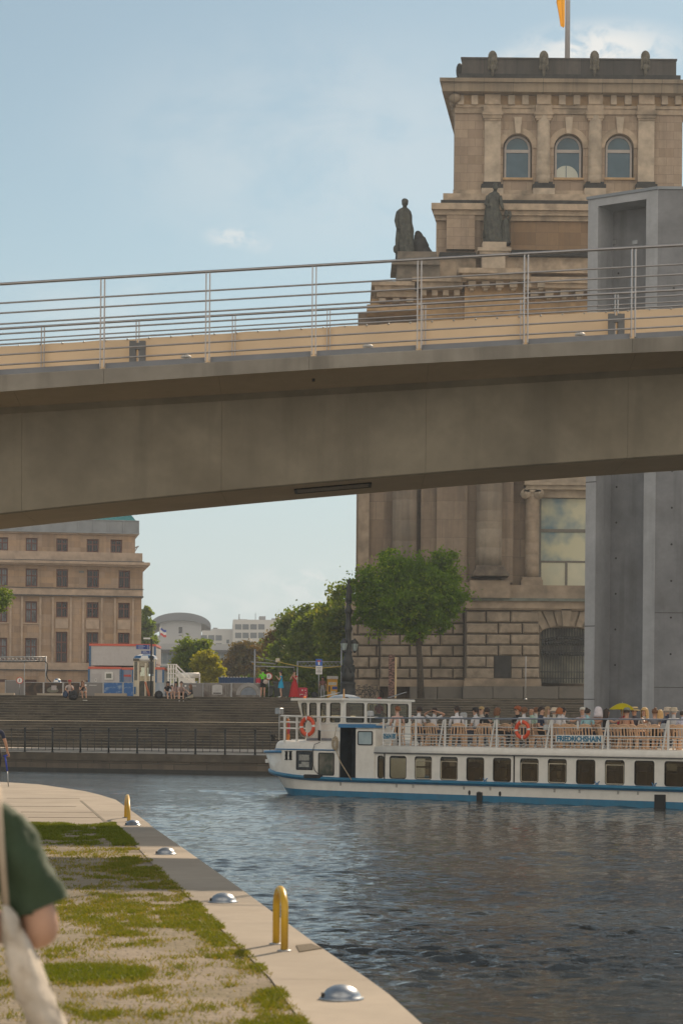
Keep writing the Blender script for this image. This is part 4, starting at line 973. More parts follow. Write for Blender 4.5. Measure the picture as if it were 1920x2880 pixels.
# wheelhouse on the fore deck
YN, YF_ = .55, BW - .55
WS0, WS1 = bs(838, YN), bs(966, YN); WT, WZ0, WZ1 = bz(900, 1965, YN), bz(900, 2033, YN), bz(900, 1975, YN)
c5 = c6
ww = [(c6(672, 0)[0], c6(778, 0)[0]), (c6(808, 0)[0], c6(938, 0)[0]), (c6(985, 0)[0], c6(1092, 0)[0]), (c6(1145, 0)[0], c6(1325, 0)[0])]
wsx = [(bs(a, YN), bs(b, YN)) for a, b in ww]
WF = WS0 + .38
def laty(px, s_):   # lateral coordinate of a pixel column on the plane along-boat = s_
    k_ = (px - CX) / F; ox, oy = BORG.x + bt.x * s_, BORG.y + bt.y * s_
    return (oy * k_ - ox) / (bl.x - bl.y * k_)
aft = [(laty(c1(a, 0)[0], WS1), laty(c1(b, 0)[0], WS1)) for a, b in ((656, 793), (810, 966), (982, 1117))]
YF_ = laty(1156, WS1)
def cab_window(f, a, b, par):
    m = MB(); m.ring(sqloop(a - .008, b + .008, WZ0 - .008, WZ1 + .008), rrect(a + .02, b - .02, WZ0 + .02, WZ1 - .02, .07), f, -.035, .008); w = part('window_frame', m, [M['white']], par)
    m = MB(); m.ring(rrect(a + .015, b - .015, WZ0 + .015, WZ1 - .015, .07), rrect(a + .035, b - .035, WZ0 + .035, WZ1 - .035, .06), f, -.02, .015); part('gasket', m, [M['black']], w)
    m = MB(); m.prism(rrect(a + .02, b - .02, WZ0 + .02, WZ1 - .02, .06), f, -.018, -.01); part('pane', m, [M['glass_boat']], w)
for yy_ in (YN, YF_):
    m = MB(); y0, y1 = (yy_, yy_ + .05) if yy_ == YN else (yy_ - .05, yy_)
    m.box(WF - .05, WS1 - .05, y0, y1, 1.8, WZ0); m.box(WF - .4, WS1 - .05, y0, y1, WZ1, WT - .06)
    prev = None
    for i, (a, b) in enumerate(wsx):
        if i == 0: m.hexa([(WF - .05, y0, WZ0), (a + .1, y0, WZ0), (a + .1, y1, WZ0), (WF - .05, y1, WZ0), (WF - .4, y0, WZ1), (a - .04, y0, WZ1), (a - .04, y1, WZ1), (WF - .4, y1, WZ1)])
        else: m.box(prev, a, y0, y1, WZ0, WZ1)
        prev = b
    m.box(prev, WS1 - .05, y0, y1, WZ0, WZ1); wh = part('wheelhouse_side', m, [M['white']], BT)
    for i, (a, b) in enumerate(wsx):
        sg = 1 if yy_ == YN else -1
        cab_window(lambda p, z, o: (p + (.14 * (WZ1 - z) / (WZ1 - WZ0) * max(0, (b - p) / (b - a)) if i == 0 else 0), yy_ - sg * o, z), a, b, wh)
m = MB(); m.box(WS1 - .05, WS1, YN, YF_, 1.72, WZ0); m.box(WS1 - .05, WS1, YN, YF_, WZ1, WT - .06); prev = YN
for a, b in aft: m.box(WS1 - .05, WS1, prev, a, WZ0, WZ1); prev = b
m.box(WS1 - .05, WS1, prev, YF_, WZ0, WZ1); wb = part('wheelhouse_back', m, [M['white']], BT)
for a, b in aft: cab_window(lambda p, z, o: (WS1 + o, p, z), a, b, wb)
m = MB(); m.hexa([(WF - .05, YN + .05, 1.8), (WF, YN + .05, 1.8), (WF, YF_ - .05, 1.8), (WF - .05, YF_ - .05, 1.8), (WF - .05, YN + .05, WZ0), (WF, YN + .05, WZ0), (WF, YF_ - .05, WZ0), (WF - .05, YF_ - .05, WZ0)])
for y in (YN + .05, 1.5, 2.6, YF_ - .11): m.hexa([(WF - .05, y, WZ0), (WF, y, WZ0), (WF, y + .06, WZ0), (WF - .05, y + .06, WZ0), (WF - .4, y, WT - .06), (WF - .35, y, WT - .06), (WF - .35, y + .06, WT - .06), (WF - .4, y + .06, WT - .06)])
part('wheelhouse_front', m, [M['white']], BT)
m = MB(); m.bbox(WF - .62, WS1 + .06, YN - .12, YF_ + .12, WT - .06, WT + .015, .015); part('wheelhouse_roof', m, [M['white']], BT)
m = MB(); m.bbox(WF + .3, WF + .7, 1.6, 2.8, 1.8, 2.55); m.bbox(WS1 - .5, WS1 - .2, 2.2, 2.7, 1.8, 2.7); part('helm_console', m, [M['black']], BT)
m = MB(); m.bbox(BK + .4, SW0, .75, BW - .75, 1.79, 1.83, .01); m.bbox(SW0 + .01, WS1 + .02, .75, BW - .75, 1.69, 1.79, .01); part('fore_deck', m, [M['white2']], BT)
m = MB(); a = bs(c6(765, 0)[0], .5); m.box(a, bs(c6(1165, 0)[0], .5), .5, YN - .005, 1.8, 1.88); part('grey_skirting', m, [plain('grey_paint', (.2, .21, .24), .6)], BT)
# roof fittings
for (x0, y0, x1, y1) in ((470, 104, 612, 72), (965, 112, 1100, 70)):
    a, b = c1(x0, y0), c1(x1, y1); yq = 1.0 if x0 < 600 else 3.4; m = MB(); m.tube([(bs(a[0], yq), yq, bz(a[0], a[1], yq)), (bs(b[0], yq), yq, bz(b[0], b[1], yq))], .016, 6); part('pole', m, [M['steel_dull']], BT)
m = MB(); s = bs(c1(643, 0)[0], 1.0); m.lathe([(.05, 0), (.05, .02), (.03, .05), (.035, .14), (.02, .2), (.024, .3), (0, .33)], (s, 1.0, WT + .01), 10); part('horn', m, [paint('tan_horn', (.55, .3, .1), .4)], BT)
m = MB(); s = bs(c1(650, 0)[0], 2.0); m.lathe([(.55, 0), (.5, .06), (.3, .13), (0, .16)], (s, 2.0, WT + .012), 16); part('roof_hatch', m, [plain('pale_blue_hatch', (.3, .36, .42), .4)], BT)
m = MB(); s = WF - .5; m.ball((s, 1.0, WT + .06), .05, .05, .045, 10, 6); m.lathe([(.05, 0), (.04, .03)], (s, 1.0, WT + .012), 10); part('mast_lamp', m, [paint('orange_lamp', (.8, .2, .04), .3)], BT)
# rails
def bpt(px, py, y): return (bs(px, y), y, bz(px, py, y))
RS0 = bs(1078, .08)
for z, r in ((2.55, .024), (2.29, .012), (2.05, .014), (1.955, .011), (1.86, .011), (1.765, .011)):
    for y in (.08, BW - .08):
        m = MB(); m.tube([(RS0 - (.35 if z > 2.5 else 0), y, z), (S_END - .2, y, z)], r, 8); part('top_rail' if z > 2.5 else 'deck_rail', m, [plain('grey_handrail', (.25, .27, .32), .4, .1, 5) if z > 2.5 else M['white2']], BT)
psx = [bs(v, .08) for v in (1078, 1124, 1169, 1251, 1396, 1551, 1709, 1878)]; psx += [psx[-1] + 1.9 * k for k in range(1, 4)]
for s in psx:
    for y in (.08, BW - .08): m = MB(); m.box(s - .03, s + .03, y - .015, y + .015, ZT - .01, 2.53); part('rail_post', m, [M['white2']], BT)
for px in (1236, 1380, 1536, 1695, 1864):
    s = bs(px, .08); m = MB(); m.bar((s - .03, .09, ZT), (s + .13, .1, 2.5), .05, .02); part('rail_stay', m, [M['white2']], BT)
for s in (bs(1100, .08),): m = MB(); m.bar((s - .06, .09, ZT), (s + .14, .1, 2.5), .07, .02); part('rail_stay', m, [M['white2']], BT)
m = MB(); m.tube([bpt(c6(340, 0)[0], 2013, .3), bpt(c6(700, 0)[0], 2016, .25), bpt(1062, 2018, .1)], .022, 8); part('fore_rail', m, [M['white2']], BT)
for py, x1 in ((2030.5, 862), (2048, 848)):
    m = MB(); m.tube([bpt(c6(340, 0)[0], py, .3), bpt(x1, py + 2, .25)], .02, 8); part('fore_rail', m, [M['white2']], BT)
m = MB(); m.tube([bpt(900, 2035.5, .2), bpt(962, 2036.5, .15)], .012, 6); m.tube([bpt(880, 2053, .2), bpt(960, 2056, .15)], .012, 6); part('fore_rail', m, [M['white2']], BT)
for y0, py in ((.3, 2013), (.3, 2030.5), (.3, 2048)):
    p = bpt(c6(342, 0)[0], py, y0); m = MB(); m.tube([p, (p[0] + .15, BW - .5, p[2])], .026, 8); part('bow_crossrail', m, [M['white2']], BT)
for x in (408, 610, 985):
    p = bpt(c6(x, 0)[0], 2015, .28); m = MB(); m.box(p[0] - .035, p[0] + .035, p[1] - .02, p[1] + .02, 1.72, p[2]); part('fore_rail_post', m, [M['white2']], BT)
for yq in (2.2, 4.0): p = bpt(c6(408, 0)[0], 2015, .28); m = MB(); m.box(p[0] + .0, p[0] + .06, yq, yq + .04, 1.75, p[2] + .0); part('fore_rail_post', m, [M['white2']], BT)
p = bpt(c6(985, 0)[0], 2075, .24); m = MB(); m.tube([(p[0], p[1] - .03, 1.8), (p[0], p[1] - .03, 2.15)], .045, 8); part('cable_box', m, [M['black']], BT)
m = MB(); m.tube([bpt(c6(x, 0)[0], c6(0, y)[1], -.03) for x, y in ((985, 860), (900, 890), (870, 1000), (872, 1100), (875, 1230), (900, 1310), (960, 1375))], .012, 6); part('cable', m, [M['black']], BT)
for x, y in (c6(320, 345),): p = bpt(x, y, 1.4); m = MB(); m.bbox(p[0] - .12, p[0] + .12, 1.3, 1.5, p[2] - .1, p[2] + .1); m.tube([(p[0], 1.4, p[2] - .1), (p[0], 1.4, 1.8)], .02, 6); m.tube([(p[0], 1.38, p[2] - .05), (p[0] + .5, 1.4, p[2] - .3)], .012, 6); part('mirror', m, [M['steel_dull']], BT)
m = MB(); p = bpt(c6(325, 0)[0], 2086, 1.2); m.lathe([(.09, 0), (.07, .05), (.07, .15), (.1, .18), (.1, .22)], (p[0], .9, 1.75), 10); part('bollard', m, [M['black']], BT)
for x, y, yq in ((c1(838, 225)[0], c1(838, 225)[1], .35), (c2(895, 310)[0], c2(895, 310)[1], 2.0), (c3(262, 360)[0], c3(262, 360)[1], .15), (c3(1385, 350)[0], c3(1385, 350)[1], .15)):
    p = bpt(x, y, yq); m = MB(); m.bbox(p[0] - .1, p[0] + .1, p[1] - .08, p[1] + .08, p[2] - .08, p[2] + .08, .03); m.tube([(p[0], p[1], p[2] - .08), (p[0], p[1], 1.7)], .016, 6); part('floodlight', m, [plain('grey_floodlight', (.45, .46, .46), .4)], BT)
# signs on the rail
a, b = c3(348, 430), c3(800, 510); s0, s1 = bs(a[0], .05), bs(b[0], .05); z0, z1 = bz(1628, b[1] - 1, .05), bz(1628, a[1] + 1, .05)
m = MB(); m.box(s0, s1, .035, .055, z0, z1); nb = part('name_board', m, [M['white2']], BT)
text('FRIEDRICHSHAIN', M['teal_letter'] if 'teal_letter' in M else M.setdefault('teal_letter', paint('blue_lettering', (.012, .17, .30), .4)), nb, facing(((s0 + s1) / 2, .03, (z0 + z1) / 2), (1, 0, 0), (0, 0, 1)), (z1 - z0) * .74, width=(s1 - s0) * .93, bold=.03)
s0, s1 = bs(1078.5, .05), bs(1114, .05); z0, z1 = bz(1096, 2081, .05), bz(1096, 2060, .05); m = MB(); m.box(s0, s1, .035, .055, z0, z1); nb = part('number_board', m, [M['white2']], BT)
text('05604180', M['teal_letter'], nb, facing(((s0 + s1) / 2, .03, (z0 + z1) / 2), (1, 0, 0), (0, 0, 1)), (z1 - z0) * .74, width=(s1 - s0) * .95, bold=.02)
# lifebuoys and rope
def lifebuoy(px, py, y, r, label, tilt=0.0):
    p = B2W(*bpt(px, py, y)); o = thing('lifebuoy', label, 'lifebuoy', p, BANG + tilt, 'orange lifebuoys hanging on the boat rail')
    m = MB(); n = 32; rows_ = []
    for i in range(n): a = 6.28318 * i / n; rows_.append([(math.cos(a) * (r + .26 * r * math.cos(b)), .2 * r * math.sin(b), math.sin(a) * (r + .26 * r * math.cos(b))) for b in np.linspace(0, 6.283, 10, False)])
    m.loft(rows_ + [rows_[0]], 0, True, True); part('ring', m, [M['orange']], o)
    for a in (.08, 1.65, 3.22, 4.79):
        m = MB(); m.loft([[(math.cos(q_) * (r + .285 * r * math.cos(b)), .225 * r * math.sin(b), math.sin(q_) * (r + .285 * r * math.cos(b))) for b in np.linspace(0, 6.283, 10, False)] for q_ in (a - .11, a, a + .11)], 0, True, True); part('band', m, [M['white2']], o)
    m = MB(); m.tube([(math.cos(a) * r * (1.3 + .12 * abs(math.sin(2 * a))), -.02, math.sin(a) * r * (1.3 + .12 * abs(math.sin(2 * a)))) for a in np.linspace(0, 6.283, 40, False)], .009, 5, closed=True); part('grab_line', m, [M['rope']], o)
lifebuoy(*c6(783, 600), .16, .27, 'orange lifebuoy with white bands in front of the wheelhouse windows')
lifebuoy(*c2(1460, 452), -.02, .235, 'orange lifebuoy hanging on the top deck rail among the passengers')
p = B2W(*bpt(c6(462, 0)[0], 2081, 1.0)); o = thing('rolled_flag', 'rolled orange and red flag standing upright behind the bow railing', 'flag', p, BANG)
m = MB(); m.tube([(0, 0, -.22), (0, 0, .78)], .018, 6); part('staff', m, [M['steel_dull']], o)
m = MB(); m.tube([(.0, 0, -.05), (.01, 0, .1), (-.005, 0, .35), (.01, 0, .6), (0, 0, .72)], [.05, .062, .048, .058, .03], 10); part('cloth', m, [plain('orange_flag_cloth', (.5, .17, .04), .8, .3, 6)], o)
m = MB(); m.tube([(.05, -.03, .2), (.075, -.03, .4), (.06, -.03, .62)], [.03, .045, .02], 8); part('red_cloth', m, [plain('red_flag_cloth', (.42, .05, .08), .8, .3, 6)], o)
p = B2W(*bpt(*c6(1240, 875), -.08)); m = MB()
for k in range(7):
    rx_, rz2 = .12 - .012 * k + .02 * math.sin(k * 2), .22 - .012 * k; m.tube([(rx_ * math.cos(a) + .012 * math.sin(k * 3.1), -.02 * math.sin(k * 1.7) - .01 * k, rz2 * math.sin(a) - .02 * k * .3) for a in np.linspace(0, 6.283, 24, False)], .017, 6, closed=True)
m.tube([(0, -.05, .2), (0, .05, .55)], .012, 6); m.tube([(.05, -.04, -.2), (.28, -.05, -.62), (.75, -.06, -1.17)], .018, 6)
o = part('rope_coil', m, [M['rope']]); o.location = p; o.rotation_euler = (0, 0, BANG); tag(o, 'coiled pale rope hanging beside the dark stairwell of the boat', 'rope')
# ================================================================ PASSENGERS AND CHAIRS
def make_chair():
    o = thing('plastic_chair', '', 'chair', (0, 0, 0), 0, 'beige plastic chairs on the boat deck')
    m = MB(); m.bbox(-.23, .23, -.2, .24, .35, .39, .03); part('seat', m, [M['chair']], o)
    m = MB(); arc = [(-.235 + 0, .39)] + [(-.235 + .02 * i / 2, .45 + .13 * i) for i in range(3)] + [(-.2, .75), (-.12, .8), (0, .82), (.12, .8), (.2, .75)] + [(.235 - .02 * i / 2, .45 + .13 * i) for i in (2, 1, 0)] + [(.235, .39)]
    yb = lambda z: -.2 - (z - .39) * .22
    m.tube([(x, yb(z), z) for x, z in arc], .022, 6)
    for x in (-.12, 0, .12): m.hexa([(x - .022, yb(.39) - .01, .39), (x + .022, yb(.39) - .01, .39), (x + .022, yb(.39) + .01, .39), (x - .022, yb(.39) + .01, .39), (x - .026, yb(.8) - .01, .79), (x + .026, yb(.8) - .01, .79), (x + .026, yb(.8) + .01, .79), (x - .026, yb(.8) + .01, .79)])
    m.box(-.19, .19, yb(.74) - .012, yb(.74) + .012, .72, .79); part('backrest', m, [M['chair']], o)
    for sx in (-1, 1):
        m = MB(); m.tube([(sx * .24, yb(.58), .6), (sx * .27, -.05, .61), (sx * .26, .2, .59), (sx * .25, .22, .4)], .024, 6); part('armrest', m, [M['chair']], o)
        for y in (-.2, .2): m = MB(); m.bar((sx * .21, y, .36), (sx * .25, y * 1.2, .0), .05, .05); part('leg', m, [M['chair']], o)
    return o
chair0 = make_chair(); used = [False]
def place_chair(s, y, rz, label):
    o = chair0 if not used[0] else copy_tree(chair0); used[0] = True
    o.location = B2W(s, y, ZT + .004); o.scale = (.84, .9, .87); o.rotation_euler = (0, 0, BANG + rz); o['label'] = label; return o
PI = math.pi
IN, OUT, BOW, AFT = 0.0, PI, PI / 2, -PI / 2
G = 'passengers on the top deck of the boat'
def sitter(px, py, y, rz, label, short, **k):
    s = bs(px, y); zc = bz(px, py - 11, y) - ZT
    H = max(1.38, min(1.8, 1.72 * zc / 1.307)); k.setdefault('seat', .36 * 1.72 / H - .01)
    person(label, B2W(s, y, ZT + .004), BANG + rz, 'sit', H=H, group=G, **k)
    place_chair(s, y, rz, 'beige plastic chair under ' + short)
WH = (.62, .61, .62); BK_ = (.02, .02, .022); NV = (.03, .04, .08)
BRN, DK, BLO, RED_, GRY = (.16, .07, .03), (.035, .02, .014), (.45, .3, .13), (.3, .08, .025), (.5, .48, .45)
sitter(1116, 2000, .75, .9, 'seated person with short reddish hair and pale pink top behind the number board', 'the passenger in pale pink', top=(.6, .4, .34), bottom=BK_, hair=(.2, .07, .02), arms=('lap', 'lap'), head=.6)
sitter(1178, 2001, .6, .35, 'seated man with dark cropped hair in a white t-shirt, arm stretched along the rail', 'the man with cropped hair and white shirt', top=WH, hair=DK, arms=('out', 'lap'), head=.9, skin=1)
sitter(1222, 2006, .65, .1, 'seated person in white t-shirt with both hands clasped behind the head', 'the passenger with hands behind the head', top=WH, hair=DK, arms=('up', 'up'), skin=1)
sitter(1283, 2000, .6, .8, 'seated man with short dark hair in a white hooded sweatshirt looking towards the bow', 'the man in the white hoodie', top=(.66, .65, .68), hair=DK, sleeves='long', head=.7, skin=1)
sitter(1334, 2005, 1.9, BOW, 'seated person in a black cap and white shirt facing the bow', 'the passenger in the black cap', top=WH, hair=DK, hat='cap', hatc=BK_, head=.3)
sitter(1351, 2000, 2.9, OUT, 'seated fair haired person in sunglasses facing the camera behind the black cap', 'the fair haired passenger in sunglasses', top=(.5, .45, .4), hair=BLO, glasses=True)
sitter(1368, 2005, 1.1, .5, 'seated person with dark hair in a black t-shirt beside the black cap', 'the passenger in the black t-shirt', top=BK_, hair=DK, head=.5)
sitter(1400, 2006, .5, -.9, 'seated woman with curly brown hair in a grey green top, elbow on the rail', 'the woman in grey green', top=(.33, .38, .31), bottom=BK_, hair=BRN, hairlen=.12, arms=('rail', 'lap'), head=.5, scale_hair=1.12)
sitter(1453, 2001, 1.3, OUT, 'seated person with red curly hair and sunglasses in a black top above the rail lifebuoy', 'the red curly haired passenger', top=BK_, hair=RED_, glasses=True, scale_hair=1.2, head=-.4)
sitter(1472, 2005, .6, .6, 'seated person with brown curly hair in a white top just behind the rail lifebuoy', 'the passenger in white behind the lifebuoy', top=WH, hair=BRN, scale_hair=1.15, head=.7)
sitter(1492, 2003, 1.9, OUT, 'seated bald person in a pale green top right of the rail lifebuoy', 'the bald passenger in pale green', top=(.45, .6, .5), hair=None, skin=1)
sitter(1506, 2003, 2.6, .4, 'seated brown haired person in the back row beside the bald passenger', 'the brown haired passenger in the back row', top=(.5, .52, .5), hair=BRN)
sitter(1523, 2003, .7, AFT + .3, 'seated man with dark hair in a navy printed t-shirt facing the stern', 'the man in the navy t-shirt', top=NV, bottom=BK_, hair=DK, arms=('lap', 'lap'))
sitter(1540, 2000, 1.9, AFT, 'seated woman with long light brown hair behind the man in navy', 'the woman with long light brown hair', top=WH, hair=(.3, .2, .11), hairlen=.28)
sitter(1558, 2007, 1.7, .3, 'seated person in a beige sun hat left of the red haired woman', 'the passenger in the beige sun hat', top=(.55, .5, .42), hair=GRY, hat='bucket', hatc=(.6, .5, .38))
sitter(1573, 2007, .55, .1, 'seated woman with short red hair in a white t-shirt seen from behind', 'the red haired woman in white', top=WH, hair=(.34, .1, .02), hairlen=.05, scale_hair=1.1, bottom=WH)
sitter(1584, 2005, 1.6, -.4, 'seated person with dark brown hair in white just right of the red haired woman', 'the dark haired passenger beside the red haired woman', top=WH, hair=DK, arms=('lap', 'out'))
sitter(1636, 2003, 2.1, OUT + .3, 'seated person with white hair and a light top, arm along a chair back', 'the white haired passenger', top=(.5, .45, .5), hair=(.62, .58, .5), arms=('lap', 'rail'))
sitter(1652, 2010, .6, .3, 'seated woman with a dark hair bun in a light teal t-shirt', 'the woman in light teal', top=(.3, .52, .56), bottom=NV, hair=DK, hat='bun', head=-.6)
sitter(1682, 2004, 1.2, .2, 'seated bare shouldered person with a white towel draped over the head', 'the passenger under the white towel', top=(.48, .27, .18), bottom=NV, hair=DK, hat='towel', hatc=(.66, .62, .66), sleeves=False)
sitter(1706, 2010, .6, -.7, 'seated woman with long dark hair in a black top, arm over the rail', 'the long dark haired woman in black', top=BK_, bottom=NV, hair=DK, hairlen=.3, arms=('rail', 'out'), skin=1, sleeves=False)
sitter(1750, 2005, 1.9, OUT, 'seated dark haired person in a pink top under the yellow umbrella', 'the passenger in pink under the umbrella', top=(.5, .06, .1), hair=DK, skin=1, arms=('hold', 'lap'))
sitter(1762, 2007, .55, .2, 'seated bare backed man in a camouflage grey green cap', 'the bare backed man in the camouflage cap', top=(.48, .27, .18), bottom=BK_, hair=DK, hat='cap', hatc=(.2, .22, .18), skin=1, sleeves=False)
sitter(1781, 2004, 1.9, OUT - .2, 'seated person in a straw hat with dark band and sunglasses', 'the passenger in the straw hat', top=(.08, .07, .09), hair=DK, hat='straw', hatc=(.6, .47, .25), glasses=True, skin=1)
sitter(1809, 2007, 1.3, OUT, 'seated woman with long wavy blonde hair right of the straw hat', 'the woman with long blonde hair', top=(.55, .5, .45), hair=(.55, .36, .15), hairlen=.34, scale_hair=1.2)
sitter(1839, 2010, .55, .6, 'seated woman with a brown bun in a black and white striped top', 'the woman in the striped top', top=(.18, .18, .2), bottom=BK_, hair=BRN, hat='bun', skin=1, head=.4, sleeves=False, arms=('out', 'lap'))
sitter(1855, 2014, 1.5, .4, 'seated person with long blonde hair partly hidden behind the striped top', 'the blonde passenger behind the striped top', top=(.5, .4, .3), hair=(.5, .32, .13), hairlen=.25)
sitter(1873, 2006, .7, BOW - .3, 'seated person in a beige bucket hat and navy top', 'the passenger in beige bucket hat and navy top', top=NV, hair=GRY, hat='bucket', hatc=(.5, .42, .33))
sitter(1893, 2007, .75, .5, 'seated person in a beige bucket hat and light grey shirt', 'the passenger in bucket hat and grey shirt', top=(.45, .46, .47), hair=GRY, hat='bucket', hatc=(.45, .38, .28), sleeves='long')
sitter(1919, 2021, .6, .2, 'seated dark haired person cut by the right picture edge', 'the passenger at the right picture edge', top=(.5, .5, .6), hair=DK, bottom=WH)
for (px, y, rz, lb) in ((1092, 1.0, AFT, 'empty beige plastic chair behind the number board'), (1205, 1.5, OUT, 'beige plastic chair behind the man with arm on the rail'), (1308, .75, .0, 'empty beige plastic chair right of the white hoodie'), (1430, .9, .2, 'empty beige plastic chair left of the rail lifebuoy'), (1601, .55, .1, 'empty beige plastic chair right of the red haired woman, first of two'), (1622, .6, -.1, 'empty beige plastic chair left of the woman in light teal, second of two'), (1735, .6, .15, 'empty beige plastic chair under the umbrella at the rail'), (1790, .6, -.1, 'empty beige plastic chair below the straw hat at the rail'), (1815, .62, .1, 'empty beige plastic chair below the blonde woman at the rail')):
    place_chair(bs(px, y), y, rz, lb)
# umbrella held up on deck
p = B2W(*bpt(1748, 1997, 1.75)); o = thing('umbrella', 'open yellow umbrella held over the seated passengers', 'umbrella', p)
m = MB(); Rr = .41; rows_ = []
for i in range(6):
    q_ = i / 5; row = []
    for j in range(16):
        a = 2 * PI * j / 16; r = Rr * q_ * (1 - (.06 if j % 2 else 0) * q_); row.append((r * math.cos(a), r * math.sin(a), .21 - .2 * q_ ** 1.8 + (.014 * q_ if j % 2 else 0)))
    rows_.append(row)
m.loft(rows_, 0, False, True); part('canopy', m, [leafmat('umbrella_cloth', (.58, .5, .01), (.6, .52, .015), (.6, .5, .02), .35)], o)
m = MB(); m.tube([(0, 0, .25), (0, 0, -.42)], .012, 6); part('shaft', m, [M['steel_dull']], o)
m = MB(); m.tube([(0, 0, -.42), (0, 0, -.5)], .02, 6); part('handle', m, [M['black']], o)
# crew in the wheelhouse
p = B2W(WS1 - .75, 1.5, 1.8); person('skipper in a pale pink shirt seated inside the wheelhouse', p, BANG + BOW, 'sit', H=1.7, top=(.5, .35, .36), hair=DK, seat=.5, sleeves='long', arms=('out', 'out'))
p = B2W(WS1 - .5, 2.9, 1.8); person('person in a red top standing inside the wheelhouse', p, BANG + AFT, 'stand', H=1.42, top=(.5, .04, .04), hair=(.3, .05, .04), bottom=BK_)
# ================================================================ PEOPLE ON THE STEPS AND QUAY
def at(px, d, z): q = W(px, YH, d); return Vector((q.x, d, z))
GS = 'people sitting on the top of the steps'
person('man in red cap and pale shirt sitting at the top of the steps', at(195, 141.75, PZ), PI + .2, 'step', ('chin', 'knee'), (.55, .48, .45), NV, 1, DK, group=GS, hat='cap', hatc=(.4, .05, .05), shorts=True, lean=.35, H=1.75)
person('woman in a dark sleeveless top sitting beside the man in the red cap', at(230, 141.75, PZ), PI + .5, 'step', ('chin', 'chin'), BK_, (.45, .42, .36), 1, BRN, hairlen=.2, group=GS, shorts=True, lean=.3, sleeves=False, H=1.68)
person('young woman in black cap and blue denim skirt on the steps', at(470, 141.75, PZ), PI + .45, 'step', ('knee', 'knee'), BK_, (.25, .36, .5), 0, BRN, hairlen=.28, group=GS, hat='cap', hatc=BK_, shorts=True, lean=.25, H=1.68)
person('young woman in a black cap hugging her knees in the middle of the group', at(492, 141.75, PZ), PI + .3, 'step', ('knee', 'knee'), (.5, .35, .32), (.5, .42, .42), 0, DK, hairlen=.25, group=GS, hat='cap', hatc=BK_, shorts=True, lean=.4, H=1.66)
person('young woman with a dark hair bun bending over her phone on the steps', at(509, 141.55, PZ), PI + .1, 'step', ('phone', 'phone'), (.5, .38, .36), BK_, 0, DK, group=GS, hat='bun', shorts=True, lean=.6, H=1.66)
person('long haired woman in black t-shirt sitting cross-legged on the steps', at(537, 141.2, PZ - .16), PI / 2 + .25, 'floor', ('phone', 'lap'), BK_, (.3, .27, .2), 0, BRN, hairlen=.3, group=GS, lean=.15, H=1.66)
person('small head of a person in white behind the seated group', at(483, 146, PZ - .5), PI + .3, 'sit', ('lap', 'lap'), WH, NV, 0, DK, group=GS, H=1.6)
GP = 'people standing on the plaza edge'
person('man in a neon green t-shirt and black shorts with a bag, seen from behind', at(738, 143.5, PZ), .1, 'stand', ('phone', 'phone'), (.16, .68, .02), BK_, 1, DK, group=GP, shorts=True, H=1.8, bag=((.16, -.16, .96, .16, .14), (.5, .42, .36)))
person('woman in a short bright blue dress taking a photo', at(789, 143.5, PZ), PI / 2, 'stand', ('phone', 'phone'), (.01, .32, .55), (.01, .32, .55), 0, DK, group=GP, shorts=True, H=1.68, skirt=(.42, (.01, .32, .55), .23), sleeves=False, hat='bun')
person('woman in a long red dress and sunglasses lifting her camera', at(827, 143.5, PZ), PI - .4, 'stand', ('phone', 'chin'), (.42, .012, .015), (.42, .012, .015), 0, DK, group=GP, H=1.7, skirt=(1.0, (.42, .012, .015), .36), sleeves=False, glasses=True)
person('person in a brown shirt standing in the shade behind the sign post', at(906, 160, PZ), 0, 'stand', ('down', 'down'), (.16, .06, .045), (.25, .25, .25), 1, DK, group=GP, H=1.72)
cane = onz(16, 2213, QZ)
person('man in dark blue clothes walking with a blue stick at the left picture edge', Vector((onz(-22, 2214, QZ).x, cane.y, QZ)), 0, 'stand', ('down', ((.09, .02, -.28), (.13, .12, -.5))), (.018, .025, .06), (.015, .015, .02), 1, DK, H=1.74)
m = MB(); h = cane + Vector((-.02, .05, .78)); m.tube([h, cane + Vector((.03, .1, .4))], .022, 8); m.tube([cane + Vector((.03, .1, .4)), cane + Vector((.06, .12, .005))], .014, 8, mi=1); m.tube([h + Vector((-.05, 0, .0)), h + Vector((.06, 0, .03))], .02, 8)
solo('walking_stick', m, [paint('blue_stick', (.02, .05, .4), .4), M['steel_dull']], 'blue walking stick held by the man at the left picture edge', 'walking stick', cane, local=False)
# near walker at the left edge, cut by the picture
D0 = 5.7; shp = W(34, 2294, D0); bx_ = shp.x - .19
wlk = person('person in dark green t-shirt walking at the left edge with a pale tote bag', Vector((bx_, D0, QZ)), 0, 'stand', ('down', ((.115, -.03, -.305), (-.14, .2, -.29))), (.035, .062, .03), (.02, .018, .016), 0, DK, H=1.68, fixed=True)
